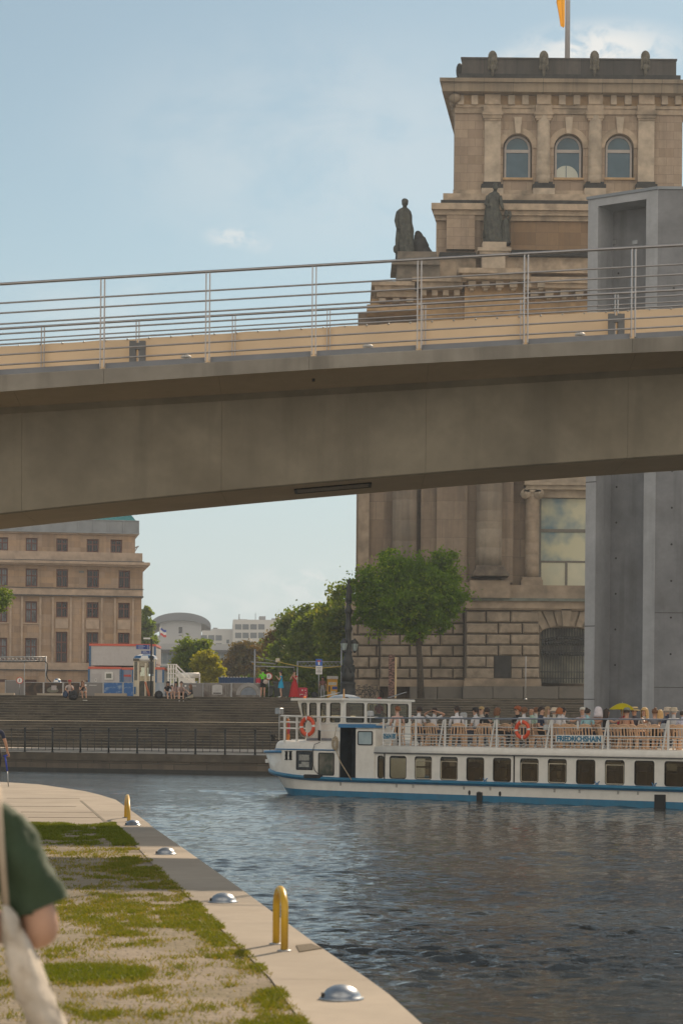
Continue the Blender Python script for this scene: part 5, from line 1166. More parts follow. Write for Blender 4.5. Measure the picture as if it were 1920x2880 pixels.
# ================================================================ PARLIAMENT BUILDING
DR = 160.0
RB = Fac(1300, DR, 0.0); rp0 = RB.pt(0, PZ)
PB = thing('parliament_building', 'monumental sandstone parliament building with a square corner tower and dark statues', 'building', (rp0.x, rp0.y, PZ))
k1 = crop(1.912, 1100, 0); k3 = crop(1.633, 960, 680); k6 = crop(2.063, 940, 1330)
def P_(name, mb, mats, parent=None): return part(name, mb, mats if isinstance(mats, list) else [mats], parent or PB, False)
def rect6(mb, x0, y0, x1, y1, o0, o1, mi=0): a, b = k6(x0, y0), k6(x1, y1); RB.bx(mb, a[0], a[1], b[0], b[1], o0, o1, mi)
def rect1(mb, x0, y0, x1, y1, o0, o1, mi=0): a, b = k1(x0, y0), k1(x1, y1); RB.bx(mb, a[0], a[1], b[0], b[1], o0, o1, mi)
def rect3(mb, x0, y0, x1, y1, o0, o1, mi=0): a, b = k3(x0, y0), k3(x1, y1); RB.bx(mb, a[0], a[1], b[0], b[1], o0, o1, mi)
SK = 1.85 / 15   # the tower's left flank leans away from the view
def tower_block(mb, x0, x1, y0, y1, front, depth=15.0, ov=0.0):
    a0, a1, z0, z1 = RB.rect(x0, y0, x1, y1); P = RB.pt
    b0 = a0 + (depth) * SK
    pts = [(a0, front), (a1, front), (a1, front - depth), (b0, front - depth)]
    mb.hexa([P(a, z0, o) for a, o in pts] + [P(a, z1, o) for a, o in pts])
tx = lambda v: 1100 + v / 1.912
ty = lambda v: v / 1.912
# tower shaft with real window openings
ax0, ax1 = tx(340), tx(1562); WX = [(tx(600), tx(756)), (tx(873), tx(1030)), (tx(1146), tx(1303))]; yT, yS, yB = ty(715), ty(797), ty(968)
mb = MB(); yTop, yBot = ty(585), ty(1090)
def slab(x0, x1, y0, y1, o=0.0, th=1.2): RB.bx(mb, x0, y0, x1, y1, o, o - th)
prev = ax0
for a, b in WX: slab(prev, a, yTop, yBot); slab(a, b, yB, yBot); prev = b
slab(prev, ax1, yTop, yBot)
for a, b in WX:   # arch spandrels
    s0, s1, zt_, _ = RB.rect(a, yT, b, yS); zs = RB.sz((a + b) / 2, yS)[1]; ztop = RB.sz((a + b) / 2, yTop)[1]; r = (s1 - s0) / 2; c = (s0 + s1) / 2
    for sg in (-1, 1):
        poly = [(c + sg * r * math.cos(t_), zs + r * math.sin(t_)) for t_ in np.linspace(0, PI / 2, 9)] + [(c, ztop), (c + sg * r, ztop)]
        mb.prism(poly, lambda p, z, o: RB.pt(p, z, o), -1.2, 0)
b = MB(); tower_block(mb, ax0 + 1, ax1, yTop, yBot, -1.2, 13.8)
P_('tower_wall', mb, M['stone'])
for (a, b, o) in ((498, 585, .35), (1322, 1408, .35)): mb = MB(); rect1(mb, a, 655, b, 990, o, -.1); P_('pilaster', mb, M['stone_pale'])
for (a, b) in ((778, 853), (1055, 1130)):
    mb = MB(); s0, s1, z0, z1 = RB.rect(tx(a), ty(650), tx(b), ty(992)); c = RB.pt((s0 + s1) / 2, 0, .12); r = (s1 - s0) / 2; hh = z1 - z0; prof_ = []
    for i in range(9):
        zq = z0 + hh * i / 8; rr2 = r * (1 - .1 * (i / 8) ** 2); prof_ += [(rr2, zq), (rr2, zq + hh / 8 - .04), (rr2 * .98, zq + hh / 8 - .02)]
    mb.lathe(prof_, (c.x, c.y, 0), 20); P_('column', mb, M['stone_pale'])
for c_, w in ((541, 100), (816, 92), (1092, 92), (1365, 100)):
    mb = MB(); rect1(mb, c_ - w / 2 - 6, 612, c_ + w / 2 + 6, 628, .62, 0); rect1(mb, c_ - w / 2, 628, c_ + w / 2, 645, .52, 0); rect1(mb, c_ - w / 2 + 6, 645, c_ + w / 2 - 6, 656, .44, 0)
    rect1(mb, c_ - w / 2 + 2, 572, c_ + w / 2 - 2, 612, .5, 0); rect1(mb, c_ - w / 2 + 8, 520, c_ + w / 2 - 8, 572, .62, 0)
    P_('capital', mb, M['stone_plain'])
for c_ in (539, 815, 1090, 1365): mb = MB(); rect1(mb, c_ - 48, 985, c_ + 48, 1000, .45, 0); rect1(mb, c_ - 58, 1000, c_ + 58, 1022, .6, 0); P_('column_base', mb, M['stone_dark'])
for c_ in (539, 815, 1090, 1365): mb = MB(); rect1(mb, c_ - 58, 1022, c_ + 58, 1076, .62, 0); P_('pedestal_block', mb, M['stone_pale'])
for i, (a, b) in enumerate(WX):
    mb = MB(); s0, s1, _, _ = RB.rect(a, yT, b, yS); zs = RB.sz((a + b) / 2, yS)[1]; c = (s0 + s1) / 2; r = (s1 - s0) / 2; n = 16
    o_ = [(c + (r + .42) * math.cos(t_), zs + (r + .42) * math.sin(t_)) for t_ in np.linspace(0, PI, n)]; i_ = [(c + r * math.cos(t_), zs + r * math.sin(t_)) for t_ in np.linspace(0, PI, n)]
    mb.prism(o_ + i_[::-1], lambda p, z, o: RB.pt(p, z, o), -.05, .09)
    P_('archivolt', mb, M['stone_plain'])
for c_ in (679, 952, 1226): mb = MB(); x, y = k1(c_, 675); s, z = RB.sz(x, y); mb.prism([(s - .17, z - .62), (s + .17, z - .62), (s + .28, z + .55), (s - .28, z + .55)], lambda p, q_, o: RB.pt(p, q_, o), 0, .24); P_('keystone', mb, M['stone_pale'])
def arched_window(s0, s1, z0, zs, off, glassm, ztr, fanm):
    c = (s0 + s1) / 2; r = (s1 - s0) / 2; n = 15; fr = .14; f = lambda p, z, o: RB.pt(p, z, off + o)
    out = [(s0, z0), (s1, z0)] + [(c + r * math.cos(t_), zs + r * math.sin(t_)) for t_ in np.linspace(0, PI, n)]
    r2 = r - fr; inn = [(s0 + fr, z0 + fr), (s1 - fr, z0 + fr)] + [(c + r2 * math.cos(t_), zs + r2 * math.sin(t_)) for t_ in np.linspace(0, PI, n)]
    m = MB(); m.ring(out, inn, f, -.05, .06); RB.b(m, s0 + fr, s1 - fr, ztr - .11, ztr + .11, off + .055, off - .04); w = P_('window_frame', m, plain('pale_window_frame', (.4, .36, .33), .5, .1, 2))
    m = MB(); RB.b(m, s0 + .1, s1 - .1, z0 + .1, ztr, off - .02, off - .06); P_('pane', m, glassm, w)
    m = MB(); m.prism([(s0 + .1, ztr), (s1 - .1, ztr)] + [(c + (r - .1) * math.cos(t_), zs + (r - .1) * math.sin(t_)) for t_ in np.linspace(0, PI, n)], lambda p, z, o: RB.pt(p, z, off + o), -.06, -.02); P_('fanlight', m, fanm, w)
    return w
fang = darkglass('teal_fanlight', (.045, .11, .15), .07, c2=(.035, .085, .12), sc=.7)
for i, (a, b) in enumerate(((608, 748), (880, 1022), (1153, 1295))):
    s0, s1, z0, zs = RB.rect(tx(a), ty(790), tx(b), ty(960)); ztr = RB.sz(tx((a + b) / 2), ty(806))[1]
    w = arched_window(s0, s1, z0, zs - .05, -.45, M['win_sky'], ztr, fang)
    if i == 1:   # a pale arched opening on the far side shows through the glass
        m = MB(); c, z = RB.sz(tx(941), ty(958)); r = .86; n = 14
        for sg in (-1, 1): m.prism([(c + sg * .03, z + .14)] + [(c + sg * (.03 + (r - .03) * math.cos(t_)), z + .14 + r * 1.0 * math.sin(t_)) for t_ in np.linspace(0, PI / 2, n)], lambda p, q_, o: RB.pt(p, q_, -.45 + o), -.02, -.014)
        P_('bright_opening', m, plain('pale_opening', (.5, .53, .46), .3, .1, 1), w)
for (a, b) in ((600, 756), (873, 1030), (1146, 1303)): mb = MB(); rect1(mb, a - 3, 958, b + 3, 970, .2, -.5); P_('window_sill', mb, M['stone_warm'])
# entablature
mb = MB(); tower_block(mb, tx(345), tx(1570), ty(572), ty(588), .28); tower_block(mb, tx(338), tx(1574), ty(588), ty(616), .16); P_('architrave', mb, M['stone_plain'])
mb = MB(); tower_block(mb, tx(350), tx(1566), ty(518), ty(574), .1); P_('frieze', mb, M['stone_warm'])
for a, b in ((355, 388), (428, 463), (625, 660), (700, 735), (897, 932), (975, 1010), (1175, 1205), (1250, 1285), (1447, 1480), (1520, 1553)): mb = MB(); rect1(mb, a, 521, b, 571, .5, .0); P_('dentil', mb, M['stone_pale'])
mb = MB(); tower_block(mb, tx(268), tx(1640), ty(470), ty(520), 1.15, 16.4); tower_block(mb, tx(255), tx(1652), ty(452), ty(472), 1.35, 16.8)
for i in range(11):   # scrolled brackets under the receding eave
    a0, _, z0, z1 = RB.rect(tx(312), ty(520), tx(340), ty(575)); o = .6 - 1.38 * i; p = a0 + max(0, -o) * SK
    mb.ball(RB.pt(p + .35, z1 - .28, o), .42, .5, .34, 10, 6); mb.ball(RB.pt(p + .55, z0 + .5, o), .26, .36, .3, 8, 6)
P_('cornice', mb, ashlar('cornice_stone', (.34, .27, .185), (.29, .225, .155), (.1, .08, .06), 2.1, 3, .02, .35))
mb = MB(); tower_block(mb, tx(360), tx(1551), ty(404), ty(453), .2, 14); P_('attic_plinth', mb, M['stone_dark'])
mb = MB(); tower_block(mb, tx(378), tx(1530), ty(320), ty(404), .0, 13.6); tower_block(mb, tx(372), tx(1534), ty(314), ty(322), .12, 13.8)
P_('attic_parapet', mb, ashlar('parapet_stone', (.105, .09, .078), (.06, .053, .05), (.02, .02, .02), 2.3, 1.6, .02, .5, soot=(.03, .028, .026)))
for c_ in (543, 818, 1090, 1363):
    m = MB(); x, y = k1(c_, 340); s, z = RB.sz(x, y); B = lambda da, dz, o: RB.pt(s + da, z + dz, o)
    for i in range(9):
        t_ = PI * i / 8; m.ball(B(.25 * math.cos(t_), .42 + .34 * math.sin(t_), .1), .085, .1, .13, 8, 5)
    m.ball(B(0, .5, .1), .26, .15, .36, 12, 8); m.ball(B(0, .06, .28), .19, .24, .3, 12, 8, nz=.15); m.ball(B(0, .06, .5), .05, .07, .09, 6, 5); m.ball(B(0, -.32, .24), .2, .2, .36, 10, 7, nz=.3); m.ball(B(0, -.7, .2), .12, .16, .3, 8, 6, nz=.3)
    for dx in (-.23, .23): m.ball(B(dx, .05, .14), .11, .12, .34, 8, 6, nz=.3); m.ball(B(dx * 1.1, -.35, .12), .1, .1, .2, 8, 6, nz=.3)
    P_('shell_head', m, plain('head_stone', (.13, .115, .085), .85, .5, 3, .3))
m = MB(); x, y = k1(366, 365); s, z = RB.sz(x, y)
for i in range(4): m.ball(RB.pt(s + .1, z + .2, -1.5 - 3.4 * i), .3, .4, .6, 8, 6, nz=.3)
P_('shell_head', m, M['stone_dark'])
# stepped attic below the tower
mb = MB(); tower_block(mb, tx(330), tx(1600), ty(1030), ty(1062), .3); tower_block(mb, tx(275), tx(1600), ty(1058), ty(1100), .75)
P_('tower_step', mb, M['stone_plain'])
mb = MB(); tower_block(mb, tx(262), tx(1620), ty(1098), ty(1136), 1.0, 18); rect1(mb, 582, 1100, 1100, 1134, 1.3, 0); P_('dark_ledge', mb, M['stone_dark'])
mb = MB(); tower_block(mb, tx(208), tx(1620), ty(1135), ty(1168), 2.2, 20); tower_block(mb, tx(220), tx(1620), ty(1166), ty(1192), 1.9, 20); tower_block(mb, tx(230), tx(1620), ty(1190), ty(1216), 1.6, 20); P_('attic_cornice', mb, M['stone_plain'])
mb = MB(); tower_block(mb, tx(236), tx(1620), ty(1214), ty(1460), 1.2, 20); rect1(mb, 290, 1190, 440, 1370, 1.9, 1.0); rect1(mb, 440, 1200, 470, 1480, 1.5, 1.0); P_('attic_wall', mb, M['stone'])
mb = MB(); rect1(mb, 632, 1216, 1100, 1366, 1.35, 1.0); P_('attic_panel', mb, ashlar('warm_panel_blocks', (.30, .19, .10), (.27, .175, .1), (.16, .11, .07), 1.6, .9, .01, .2))
mb = MB(); rect1(mb, 620, 1388, 1100, 1418, 2.6, 1.0); rect1(mb, 250, 1395, 445, 1420, 2.4, 1.0); P_('dark_ledge', mb, M['stone_dark'])
mb = MB(); rect1(mb, 250, 1418, 445, 1520, 2.0, 1.0); rect1(mb, 590, 1418, 1100, 1500, 2.1, 1.0); P_('attic_plinth', mb, M['stone_plain'])
# statue pedestals
mb = MB(); rect1(mb, 475, 1352, 600, 1388, 3.2, 1.5); rect1(mb, 448, 1386, 624, 1404, 3.5, 1.3); rect1(mb, 460, 1402, 612, 1418, 3.35, 1.3); rect1(mb, 472, 1416, 594, 1510, 3.2, 1.3); P_('statue_pedestal', mb, M['stone_pale'])
mb = MB(); rect1(mb, 28, 1400, 235, 1455, 3.0, -1.0); rect1(mb, -3, 1453, 250, 1475, 3.4, -1.4); rect1(mb, 25, 1473, 250, 1565, 3.0, -1.0); P_('statue_pedestal', mb, plain('grey_pedestal', (.19, .16, .125), .85, .3, 1.5, .2, dirt=.5))
# main cornice with consoles, partly behind the bridge rail
mb = MB(); 
for (x0, y0, x1, y1, o) in ((135, 222, 330, 240, 3.2), (150, 238, 330, 258, 2.9), (160, 256, 345, 282, 2.4)): rect3(mb, x0, y0, x1, y1, o, -10)
for (x0, y0, x1, y1, o) in ((318, 205, 560, 225, 3.4), (520, 178, 850, 200, 4.4), (540, 198, 842, 222, 4.1), (835, 205, 1160, 232, 3.4), (845, 230, 1160, 250, 3.1), (350, 225, 545, 250, 3.1)): rect3(mb, x0, y0, x1, y1, o, 0)
P_('main_cornice', mb, M['stone_plain'])
mb = MB(); rect3(mb, 115, 318, 350, 345, 2.4, -10); rect3(mb, 135, 282, 345, 320, 1.6, -10); rect3(mb, 345, 250, 1160, 480, 1.6, 0); rect3(mb, 555, 222, 830, 480, 2.6, 0); rect3(mb, 840, 198, 1160, 212, 2.3, 0); P_('main_frieze', mb, M['stone_warm'])
def console(boxes): mb = MB(); [rect3(mb, *q) for q in boxes]; P_('console', mb, M['stone_pale'])
for i in range(6): x = 600 + i * 62 - 31; console([(x, 224, x + 34, 252, 3.5, 2.5), (x + 8, 252, x + 26, 262, 3.2, 2.5)])
for i in range(5): x = 852 + i * 68; console([(x, 252, x + 36, 280, 2.6, 1.5), (x + 8, 280, x + 28, 290, 2.3, 1.5)])
for i in range(4): x = 358 + i * 50; console([(x, 252, x + 26, 276, 2.5, 1.5)])
for i in range(3): x = 170 + i * 62; console([(x, 284, x + 30, 304, 2.2, 1.5)])
# lower front
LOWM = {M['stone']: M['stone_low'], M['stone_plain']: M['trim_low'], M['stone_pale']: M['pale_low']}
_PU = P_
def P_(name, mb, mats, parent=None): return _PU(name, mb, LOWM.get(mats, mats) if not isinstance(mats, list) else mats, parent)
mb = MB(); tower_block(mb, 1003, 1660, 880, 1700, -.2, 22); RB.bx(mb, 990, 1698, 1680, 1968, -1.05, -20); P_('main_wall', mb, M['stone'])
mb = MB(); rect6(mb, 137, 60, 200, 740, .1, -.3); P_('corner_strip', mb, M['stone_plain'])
def half_col(x0, x1, y0, y1, off, name, mt):
    a, b = k6(x0, y0), k6(x1, y1); s0, s1, z0, z1 = RB.rect(a[0], a[1], b[0], b[1]); r = (s1 - s0) / 2; c = RB.pt((s0 + s1) / 2, 0, off); n = 7; prof_ = []
    for i in range(n):
        zq = z0 + (z1 - z0) * i / n; prof_ += [(r, zq), (r, zq + (z1 - z0) / n - .05), (r * .985, zq + (z1 - z0) / n - .025)]
    m = MB(); m.lathe(prof_, (c.x, c.y, 0), 24); return P_(name, m, mt)
colm = ashlar('column_stone', (.31, .26, .2), (.26, .21, .16), (.17, .135, .1), 3, 3.2, .01, .4)
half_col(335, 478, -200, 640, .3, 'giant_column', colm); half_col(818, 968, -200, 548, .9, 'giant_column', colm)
mb = MB(); rect6(mb, 480, -200, 497, 740, -.1, -.3); P_('shadow_gap', mb, plain('recess_shade', (.13, .105, .08), .9, .3, 2))  # dark strip paints the shade in the gap beside the column
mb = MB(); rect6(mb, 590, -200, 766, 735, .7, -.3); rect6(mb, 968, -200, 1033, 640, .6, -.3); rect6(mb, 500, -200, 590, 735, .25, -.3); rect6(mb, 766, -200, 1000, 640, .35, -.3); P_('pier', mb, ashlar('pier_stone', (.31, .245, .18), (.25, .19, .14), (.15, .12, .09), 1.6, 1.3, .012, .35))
mb = MB(); rect6(mb, 812, 545, 975, 560, 1.9, .3)
for i, (y, w, h) in enumerate(((560, 168, 14), (574, 180, 12), (586, 196, 12), (598, 208, 14))): rect6(mb, 892 - w / 2, y, 892 + w / 2, y + h, 1.8 + w / 180, .3)
P_('column_base', mb, plain('grimy_base_stone', (.14, .112, .085), .85, .35, 2, .3, dirt=.4))
mb = MB(); rect6(mb, 775, 636, 1003, 736, 2.4, -.2); rect6(mb, 560, 640, 775, 736, 1.2, -.2); P_('column_pedestal', mb, M['stone_plain'])
# tall window bay
mb = MB(); rect6(mb, 1100, -200, 1500, 64, .7, -.2); rect6(mb, 1095, 64, 1500, 80, 1.1, -.2); rect6(mb, 1104, 80, 1500, 104, .9, -.2); rect6(mb, 1185, 104, 1500, 147, .4, -.2); P_('window_entablature', mb, M['stone_pale'])
half_col(1102, 1184, 138, 612, .35, 'bay_column', M['stone_plain'])
mb = MB(); rect6(mb, 1092, 106, 1190, 118, .95, 0)
for dx in (1102, 1180):
    x, y = k6(dx, 128); s, z = RB.sz(x, y); c = RB.pt(s, z, .8); mb.tube([c + RB.n * .15, c - RB.n * .6], .36, 14); mb.tube([c + RB.n * .19, c + RB.n * .1], .16, 10)
rect6(mb, 1112, 118, 1172, 140, .85, 0); P_('ionic_capital', mb, M['stone_pale'])
mb = MB(); rect6(mb, 1082, 610, 1196, 628, .9, -.2); rect6(mb, 1075, 626, 1200, 660, 1.1, -.2); P_('column_base', mb, M['stone_plain'])
mb = MB(); rect6(mb, 1192, 140, 1500, 664, -.12, -.19); TW = P_('tall_window', mb, M['win_dark'])
mb = MB(); rect6(mb, 1196, 148, 1500, 326, -.06, -.11); rect6(mb, 1196, 345, 1500, 510, -.06, -.11); P_('pane', mb, darkglass('painted_reflection_pane', (.46, .45, .31), .1, c2=(.12, .2, .24), sc=.42), TW)  # the reflection is mottled into the pane colour
mb = MB(); rect6(mb, 1198, 520, 1336, 658, -.06, -.11); rect6(mb, 1350, 520, 1500, 658, -.06, -.11); P_('pane', mb, M['win_lit'], TW)
mb = MB(); rect6(mb, 1190, 326, 1500, 345, .0, -.15); rect6(mb, 1190, 510, 1500, 520, .0, -.15); rect6(mb, 1336, 520, 1350, 660, .0, -.15); rect6(mb, 1186, 140, 1197, 664, .02, -.15); rect6(mb, 1196, 140, 1500, 149, .02, -.15); P_('window_frame', mb, plain('bronze_frame', (.12, .11, .09), .5), TW)
# belt courses
mb = MB(); rect6(mb, 1004, 660, 1500, 738, 1.5, -.2); P_('parapet_band', mb, M['stone_plain'])
mb = MB(); rect6(mb, 760, 737, 1500, 753, 2.2, -.2); P_('ledge', mb, plain('verdigris_ledge', (.13, .145, .125), .8, .3, 2))
mb = MB(); rect6(mb, 745, 752, 1500, 795, 2.0, -.2); rect6(mb, 755, 795, 1500, 804, 1.85, -.2); rect6(mb, 60, 752, 745, 800, .7, -.2); P_('belt_course', mb, M['stone_plain'])
# rusticated base: separate blocks in one wall mesh, with joints between them
mb = MB(); rect6(mb, 110, 800, 265, 1240, -.1, -1, 1); rect6(mb, 262, 800, 752, 1240, .3, -1, 1); rect6(mb, 750, 800, 1182, 1200, 1.45, -1, 1); rect6(mb, 1180, 800, 1500, 905, 1.35, -1, 1)
rowsy = [(811, 872), (880, 936), (944, 1000), (1007, 1063), (1070, 1130), (1138, 1192)]
def blocks(x0, x1, xsA, xsB, off, bot=None):
    for i, (y0, y1) in enumerate(rowsy):
        xs_ = [x0] + (xsA if i % 2 == 0 else xsB) + [x1]
        for a, b in zip(xs_, xs_[1:]):
            if off > 1 and a < 1012 and b > 918 and y1 > 1066:
                if a < 912: rect6(mb, a + 3, y0, 914, y1, off, off - .5)
                if b > 1018: rect6(mb, 1016, y0, b - 3, y1, off, off - .5)
                continue
            u0, u1, w0, w1 = RB.rect(*k6(a + 3.5, y0), *k6(b - 3.5, y1)); d_ = .09; P = RB.pt
            mb.hexa([P(u0, w0, off), P(u1, w0, off), P(u1, w0, off - .3), P(u0, w0, off - .3), P(u0, w1, off), P(u1, w1, off), P(u1, w1, off - .3), P(u0, w1, off - .3)])
            q_ = [(u0 + d_, w0 + d_), (u1 - d_, w0 + d_), (u1 - d_, w1 - d_), (u0 + d_, w1 - d_)]; o_ = [(u0, w0), (u1, w0), (u1, w1), (u0, w1)]
            mb.add([P(a_, b_, off + .002) for a_, b_ in o_] + [P(a_, b_, off + .1) for a_, b_ in q_], [(4, 5, 6, 7)] + [(j, (j + 1) % 4, 4 + (j + 1) % 4, 4 + j) for j in range(4)])
blocks(755, 1178, [870, 1010], [940, 1078], 1.62); blocks(265, 750, [378, 505, 612], [435, 560, 685], .45); blocks(100, 263, [200], [135, 245], .02)
P_('rusticated_base', mb, [M['rustic'], M['groove']])
mb = MB(); rect6(mb, 918, 1066, 1012, 1192, 1.66, 1.2); P_('dark_plaque', mb, M['stone_dark'])
mb = MB(); rect6(mb, 748, 1196, 1184, 1208, 1.8, -.5); rect6(mb, 742, 1208, 1184, 1242, 2.0, -.5); rect6(mb, 262, 1200, 745, 1242, .8, -.5); rect6(mb, 100, 1200, 262, 1310, .3, -.5); P_('base_moulding', mb, M['stone_plain'])
mb = MB()
for a, b in ((735, 903), (907, 1078), (1082, 1280), (1284, 1500), (435, 590), (594, 731)): rect6(mb, a, 1242, b, 1312, 2.3 if a > 700 else 1.2, -.5)
P_('plinth', mb, plain('plinth_stone', (.15, .135, .115), .9, .25, 1.2, .3, dirt=.4))
# arched base window
xs0, xs1, za, zb = RB.rect(*k6(1186, 925), *k6(1440, 1222)); cx_ = (xs0 + RB.sz(*k6(1428, 1000))[0]) / 2 + .25; hw = cx_ - xs0
zsp = RB.sz(*k6(1190, 930))[1]; ztp = RB.sz(*k6(1300, 905))[1] + .1
def seg_arc(h0, rise, n=13): return [(cx_ + h0 * math.cos(t_), zsp + rise * math.sin(t_)) for t_ in np.linspace(0, PI, n)]
mb = MB(); ar = seg_arc(hw, ztp - zsp); zt2 = RB.sz(*k6(1300, 808))[1]
mb.prism([(xs0 - .1, zt2), (xs0 - .1, zsp)] + ar[::-1] + [(cx_ + hw, zt2)], lambda p, q_, o: RB.pt(p, q_, o), 1.2, 1.46)
fan = [(-1.0, -.72), (-.68, -.4), (-.36, -.12), (.12, .36), (.4, .68), (.72, 1.0)]
for a, b in fan:
    f0 = lambda t_: (cx_ + hw * t_ * .97, zsp + (ztp - zsp) * math.sqrt(max(0, 1 - t_ * t_)) + .06); f1 = lambda t_: (cx_ + hw * t_ * 1.42, zt2 - .02)
    p0_, p1_ = f0(a + .015), f0(b - .015); p2_, p3_ = f1(b - .012), f1(a + .012); mb.prism([p0_, p1_, p2_, p3_], lambda p, q_, o: RB.pt(p, q_, o), 1.4, 1.66)
mb.prism([(cx_ - hw * .13, ztp), (cx_ + hw * .13, ztp), (cx_ + hw * .2, zt2 + .12), (cx_ - hw * .2, zt2 + .12)], lambda p, q_, o: RB.pt(p, q_, o), 1.4, 1.85)
P_('voussoirs', mb, M['rustic'])
mb = MB(); mb.prism([(cx_ - hw, za), (cx_ + hw, za)] + seg_arc(hw, ztp - zsp), lambda p, q_, o: RB.pt(p, q_, o), .3, .4); BWN = P_('base_window', mb, darkglass('blind_behind_grille', (.4, .39, .3), .3, c2=(.05, .05, .045), sc=.5))
mb = MB(); n = 17
for i in range(n + 1):
    s = cx_ - hw + .12 + (2 * hw - .24) * i / n; u = (s - cx_) / hw; zt3 = zsp + (ztp - zsp) * math.sqrt(max(0, 1 - u * u)) - .04; mb.bar(RB.pt(s, za + .02, 1.05), RB.pt(s, zt3, 1.05), .07)
    if i < n:
        for zc in (za + 1.35 * 2.1, za + 1.0 * 2.1, zt3 - .75): mb.lathe([(.0, -.17), (.1, -.08), (.13, 0), (.1, .08), (0, .17)], tuple(RB.pt(s + hw / n, zc, 1.05)), 6)
for zc in (.35, .8, 2.35, 3.1, 4.75, 5.2): mb.bar(RB.pt(cx_ - hw, za + zc, 1.06), RB.pt(cx_ + hw, za + zc, 1.06), .07)
P_('window_grille', mb, M['iron'], BWN)
# statues and flag
def statue(name, label, px, ptop, pbot, off, fig):
    x, zb_ = RB.sz(px, pbot); zt_ = RB.sz(px, ptop)[1]; h = zt_ - zb_; p = RB.pt(x, zb_, off); o = thing(name, label, 'statue', p, 0, 'dark statues on the parliament roof'); fig(o, h); return o
def drape(prof_, n=44, folds=9, amp=.07, cx=0, sy=.8):
    m = MB(); rows_ = []; pf2 = []
    for (r0, z0, o0), (r1, z1, o1) in zip(prof_, prof_[1:]): pf2 += [(r0 + (r1 - r0) * q / 3, z0 + (z1 - z0) * q / 3, o0 + (o1 - o0) * q / 3) for q in range(3)]
    for r, z, ox in pf2 + [prof_[-1]]:
        row = []
        for j in range(n):
            a = 2 * PI * j / n; k = 1 + amp * math.sin(folds * a + z * 1.3 + 1.5 * math.sin(z * 1.7 + a)) * (1.5 if z < 2.4 else .9) + .22 * noise.noise(Vector((math.cos(a) * 2.2, math.sin(a) * 2.2, z * 1.4))); row.append((cx + ox + r * k * math.cos(a), r * k * sy * math.sin(a), z))
        rows_.append(row)
    m.loft(rows_, 0, True, True, True); return m
def fig1(o, h):
    k = h / 4.1
    m = drape([(.62, 0, .1), (.6, .5, .08), (.52, 1.2, .0), (.5, 1.8, -.05), (.52, 2.4, -.12), (.55, 2.9, -.16), (.5, 3.2, -.18), (.34, 3.38, -.16), (.16, 3.48, -.13), (.14, 3.58, -.12)])
    m.ball((-.13, -.04, 3.82), .23, .25, .3, 12, 8, nz=.12); m.ball((-.13, .05, 3.95), .25, .25, .2, 10, 6, nz=.2)
    m.tube([(-.6, -.1, 3.0), (-.72, -.25, 2.5), (-.62, -.35, 2.0)], [.18, .15, .12], 8); m.ball((-.6, -.35, 1.95), .13, .13, .16)
    m.tube([(-.5, -.1, 2.2), (-.62, 0, 1.2), (-.55, .05, .2)], [.2, .16, .22], 8)
    m.ball((-.72, -.1, .55), .22, .2, .3, 8, 6, nz=.2); m.xform(Matrix.Scale(k, 4)); part('cloaked_figure', m, [M['bronze']], o)
    m = MB(); m.ball((.95, .1, .75), .6, .5, .85, 14, 9, nz=.2); m.ball((.85, .05, 1.35), .34, .35, .5, 12, 8, nz=.15); m.ball((1.35, .1, .35), .45, .45, .5, 10, 7, nz=.2); m.ball((.8, 0, 1.68), .22, .24, .2, 10, 6); m.xform(Matrix.Scale(k, 4)); part('crouching_companion', m, [M['stone_dark']], o)
    m = MB(); m.box(-.75, 1.75, -.7, .7, 0, .12); m.xform(Matrix.Scale(k, 4)); part('statue_base', m, [M['stone_dark']], o)
def fig2(o, h):
    k = h / 4.3; kx = Matrix.Diagonal((k * .86, k * .9, k, 1))
    m = drape([(.72, .0, .05), (.72, .7, .02), (.66, 1.4, .0), (.6, 2.0, -.05), (.52, 2.5, -.06), (.5, 2.9, -.04), (.52, 3.2, .0), (.42, 3.45, .05), (.17, 3.58, .1), (.14, 3.7, .12)], folds=11, amp=.09)
    m.ball((.13, -.06, 3.93), .22, .25, .29, 12, 8, nz=.12); m.ball((.15, .02, 4.05), .25, .26, .2, 10, 6, nz=.25)
    m.tube([(-.45, -.1, 3.25), (-.62, -.2, 2.7), (-.4, -.55, 2.5)], [.17, .15, .11], 8); m.tube([(.48, -.1, 3.25), (.62, -.25, 2.65), (.72, -.4, 2.3)], [.17, .14, .1], 8)
    m.tube([(-.4, .1, 2.9), (-.62, .1, 1.8), (-.6, .1, .4)], [.2, .15, .18], 8)
    m.xform(kx); part('draped_figure', m, [M['bronze']], o)
    m = drape([(.36, .0, .95), (.34, .5, .95), (.3, 1.0, .95), (.3, 1.4, .95), (.26, 1.65, .98), (.1, 1.78, 1.0), (.09, 1.85, 1.0)], folds=7)
    m.ball((1.02, -.05, 2.08), .2, .21, .25, 10, 8, nz=.15); m.tube([(1.2, -.1, 1.6), (1.35, -.15, 1.95), (1.28, -.2, 2.25)], .1, 7); m.xform(kx); part('child_figure', m, [M['bronze']], o)
    m = MB(); m.box(-.8, 1.35, -.6, .6, -.02, .1); m.xform(kx); part('statue_base', m, [M['stone_dark']], o)
statue('statue', 'dark standing cloaked statue at the left roof corner with a crouching companion', tx(78), ty(1087), ty(1400), 1.0, fig1)
statue('statue', 'dark draped statue with a small child in front of the tower wall', tx(535), ty(1020), ty(1352), 2.4, fig2)
x, zb_ = RB.sz(tx(945), ty(316)); p = RB.pt(x, zb_, -6); p.x = W(tx(945), ty(316), DR + 6).x; ktop = 14; o = thing('flagpole', 'grey flagpole on the tower roof with a drooping golden yellow flag', 'flagpole', p)
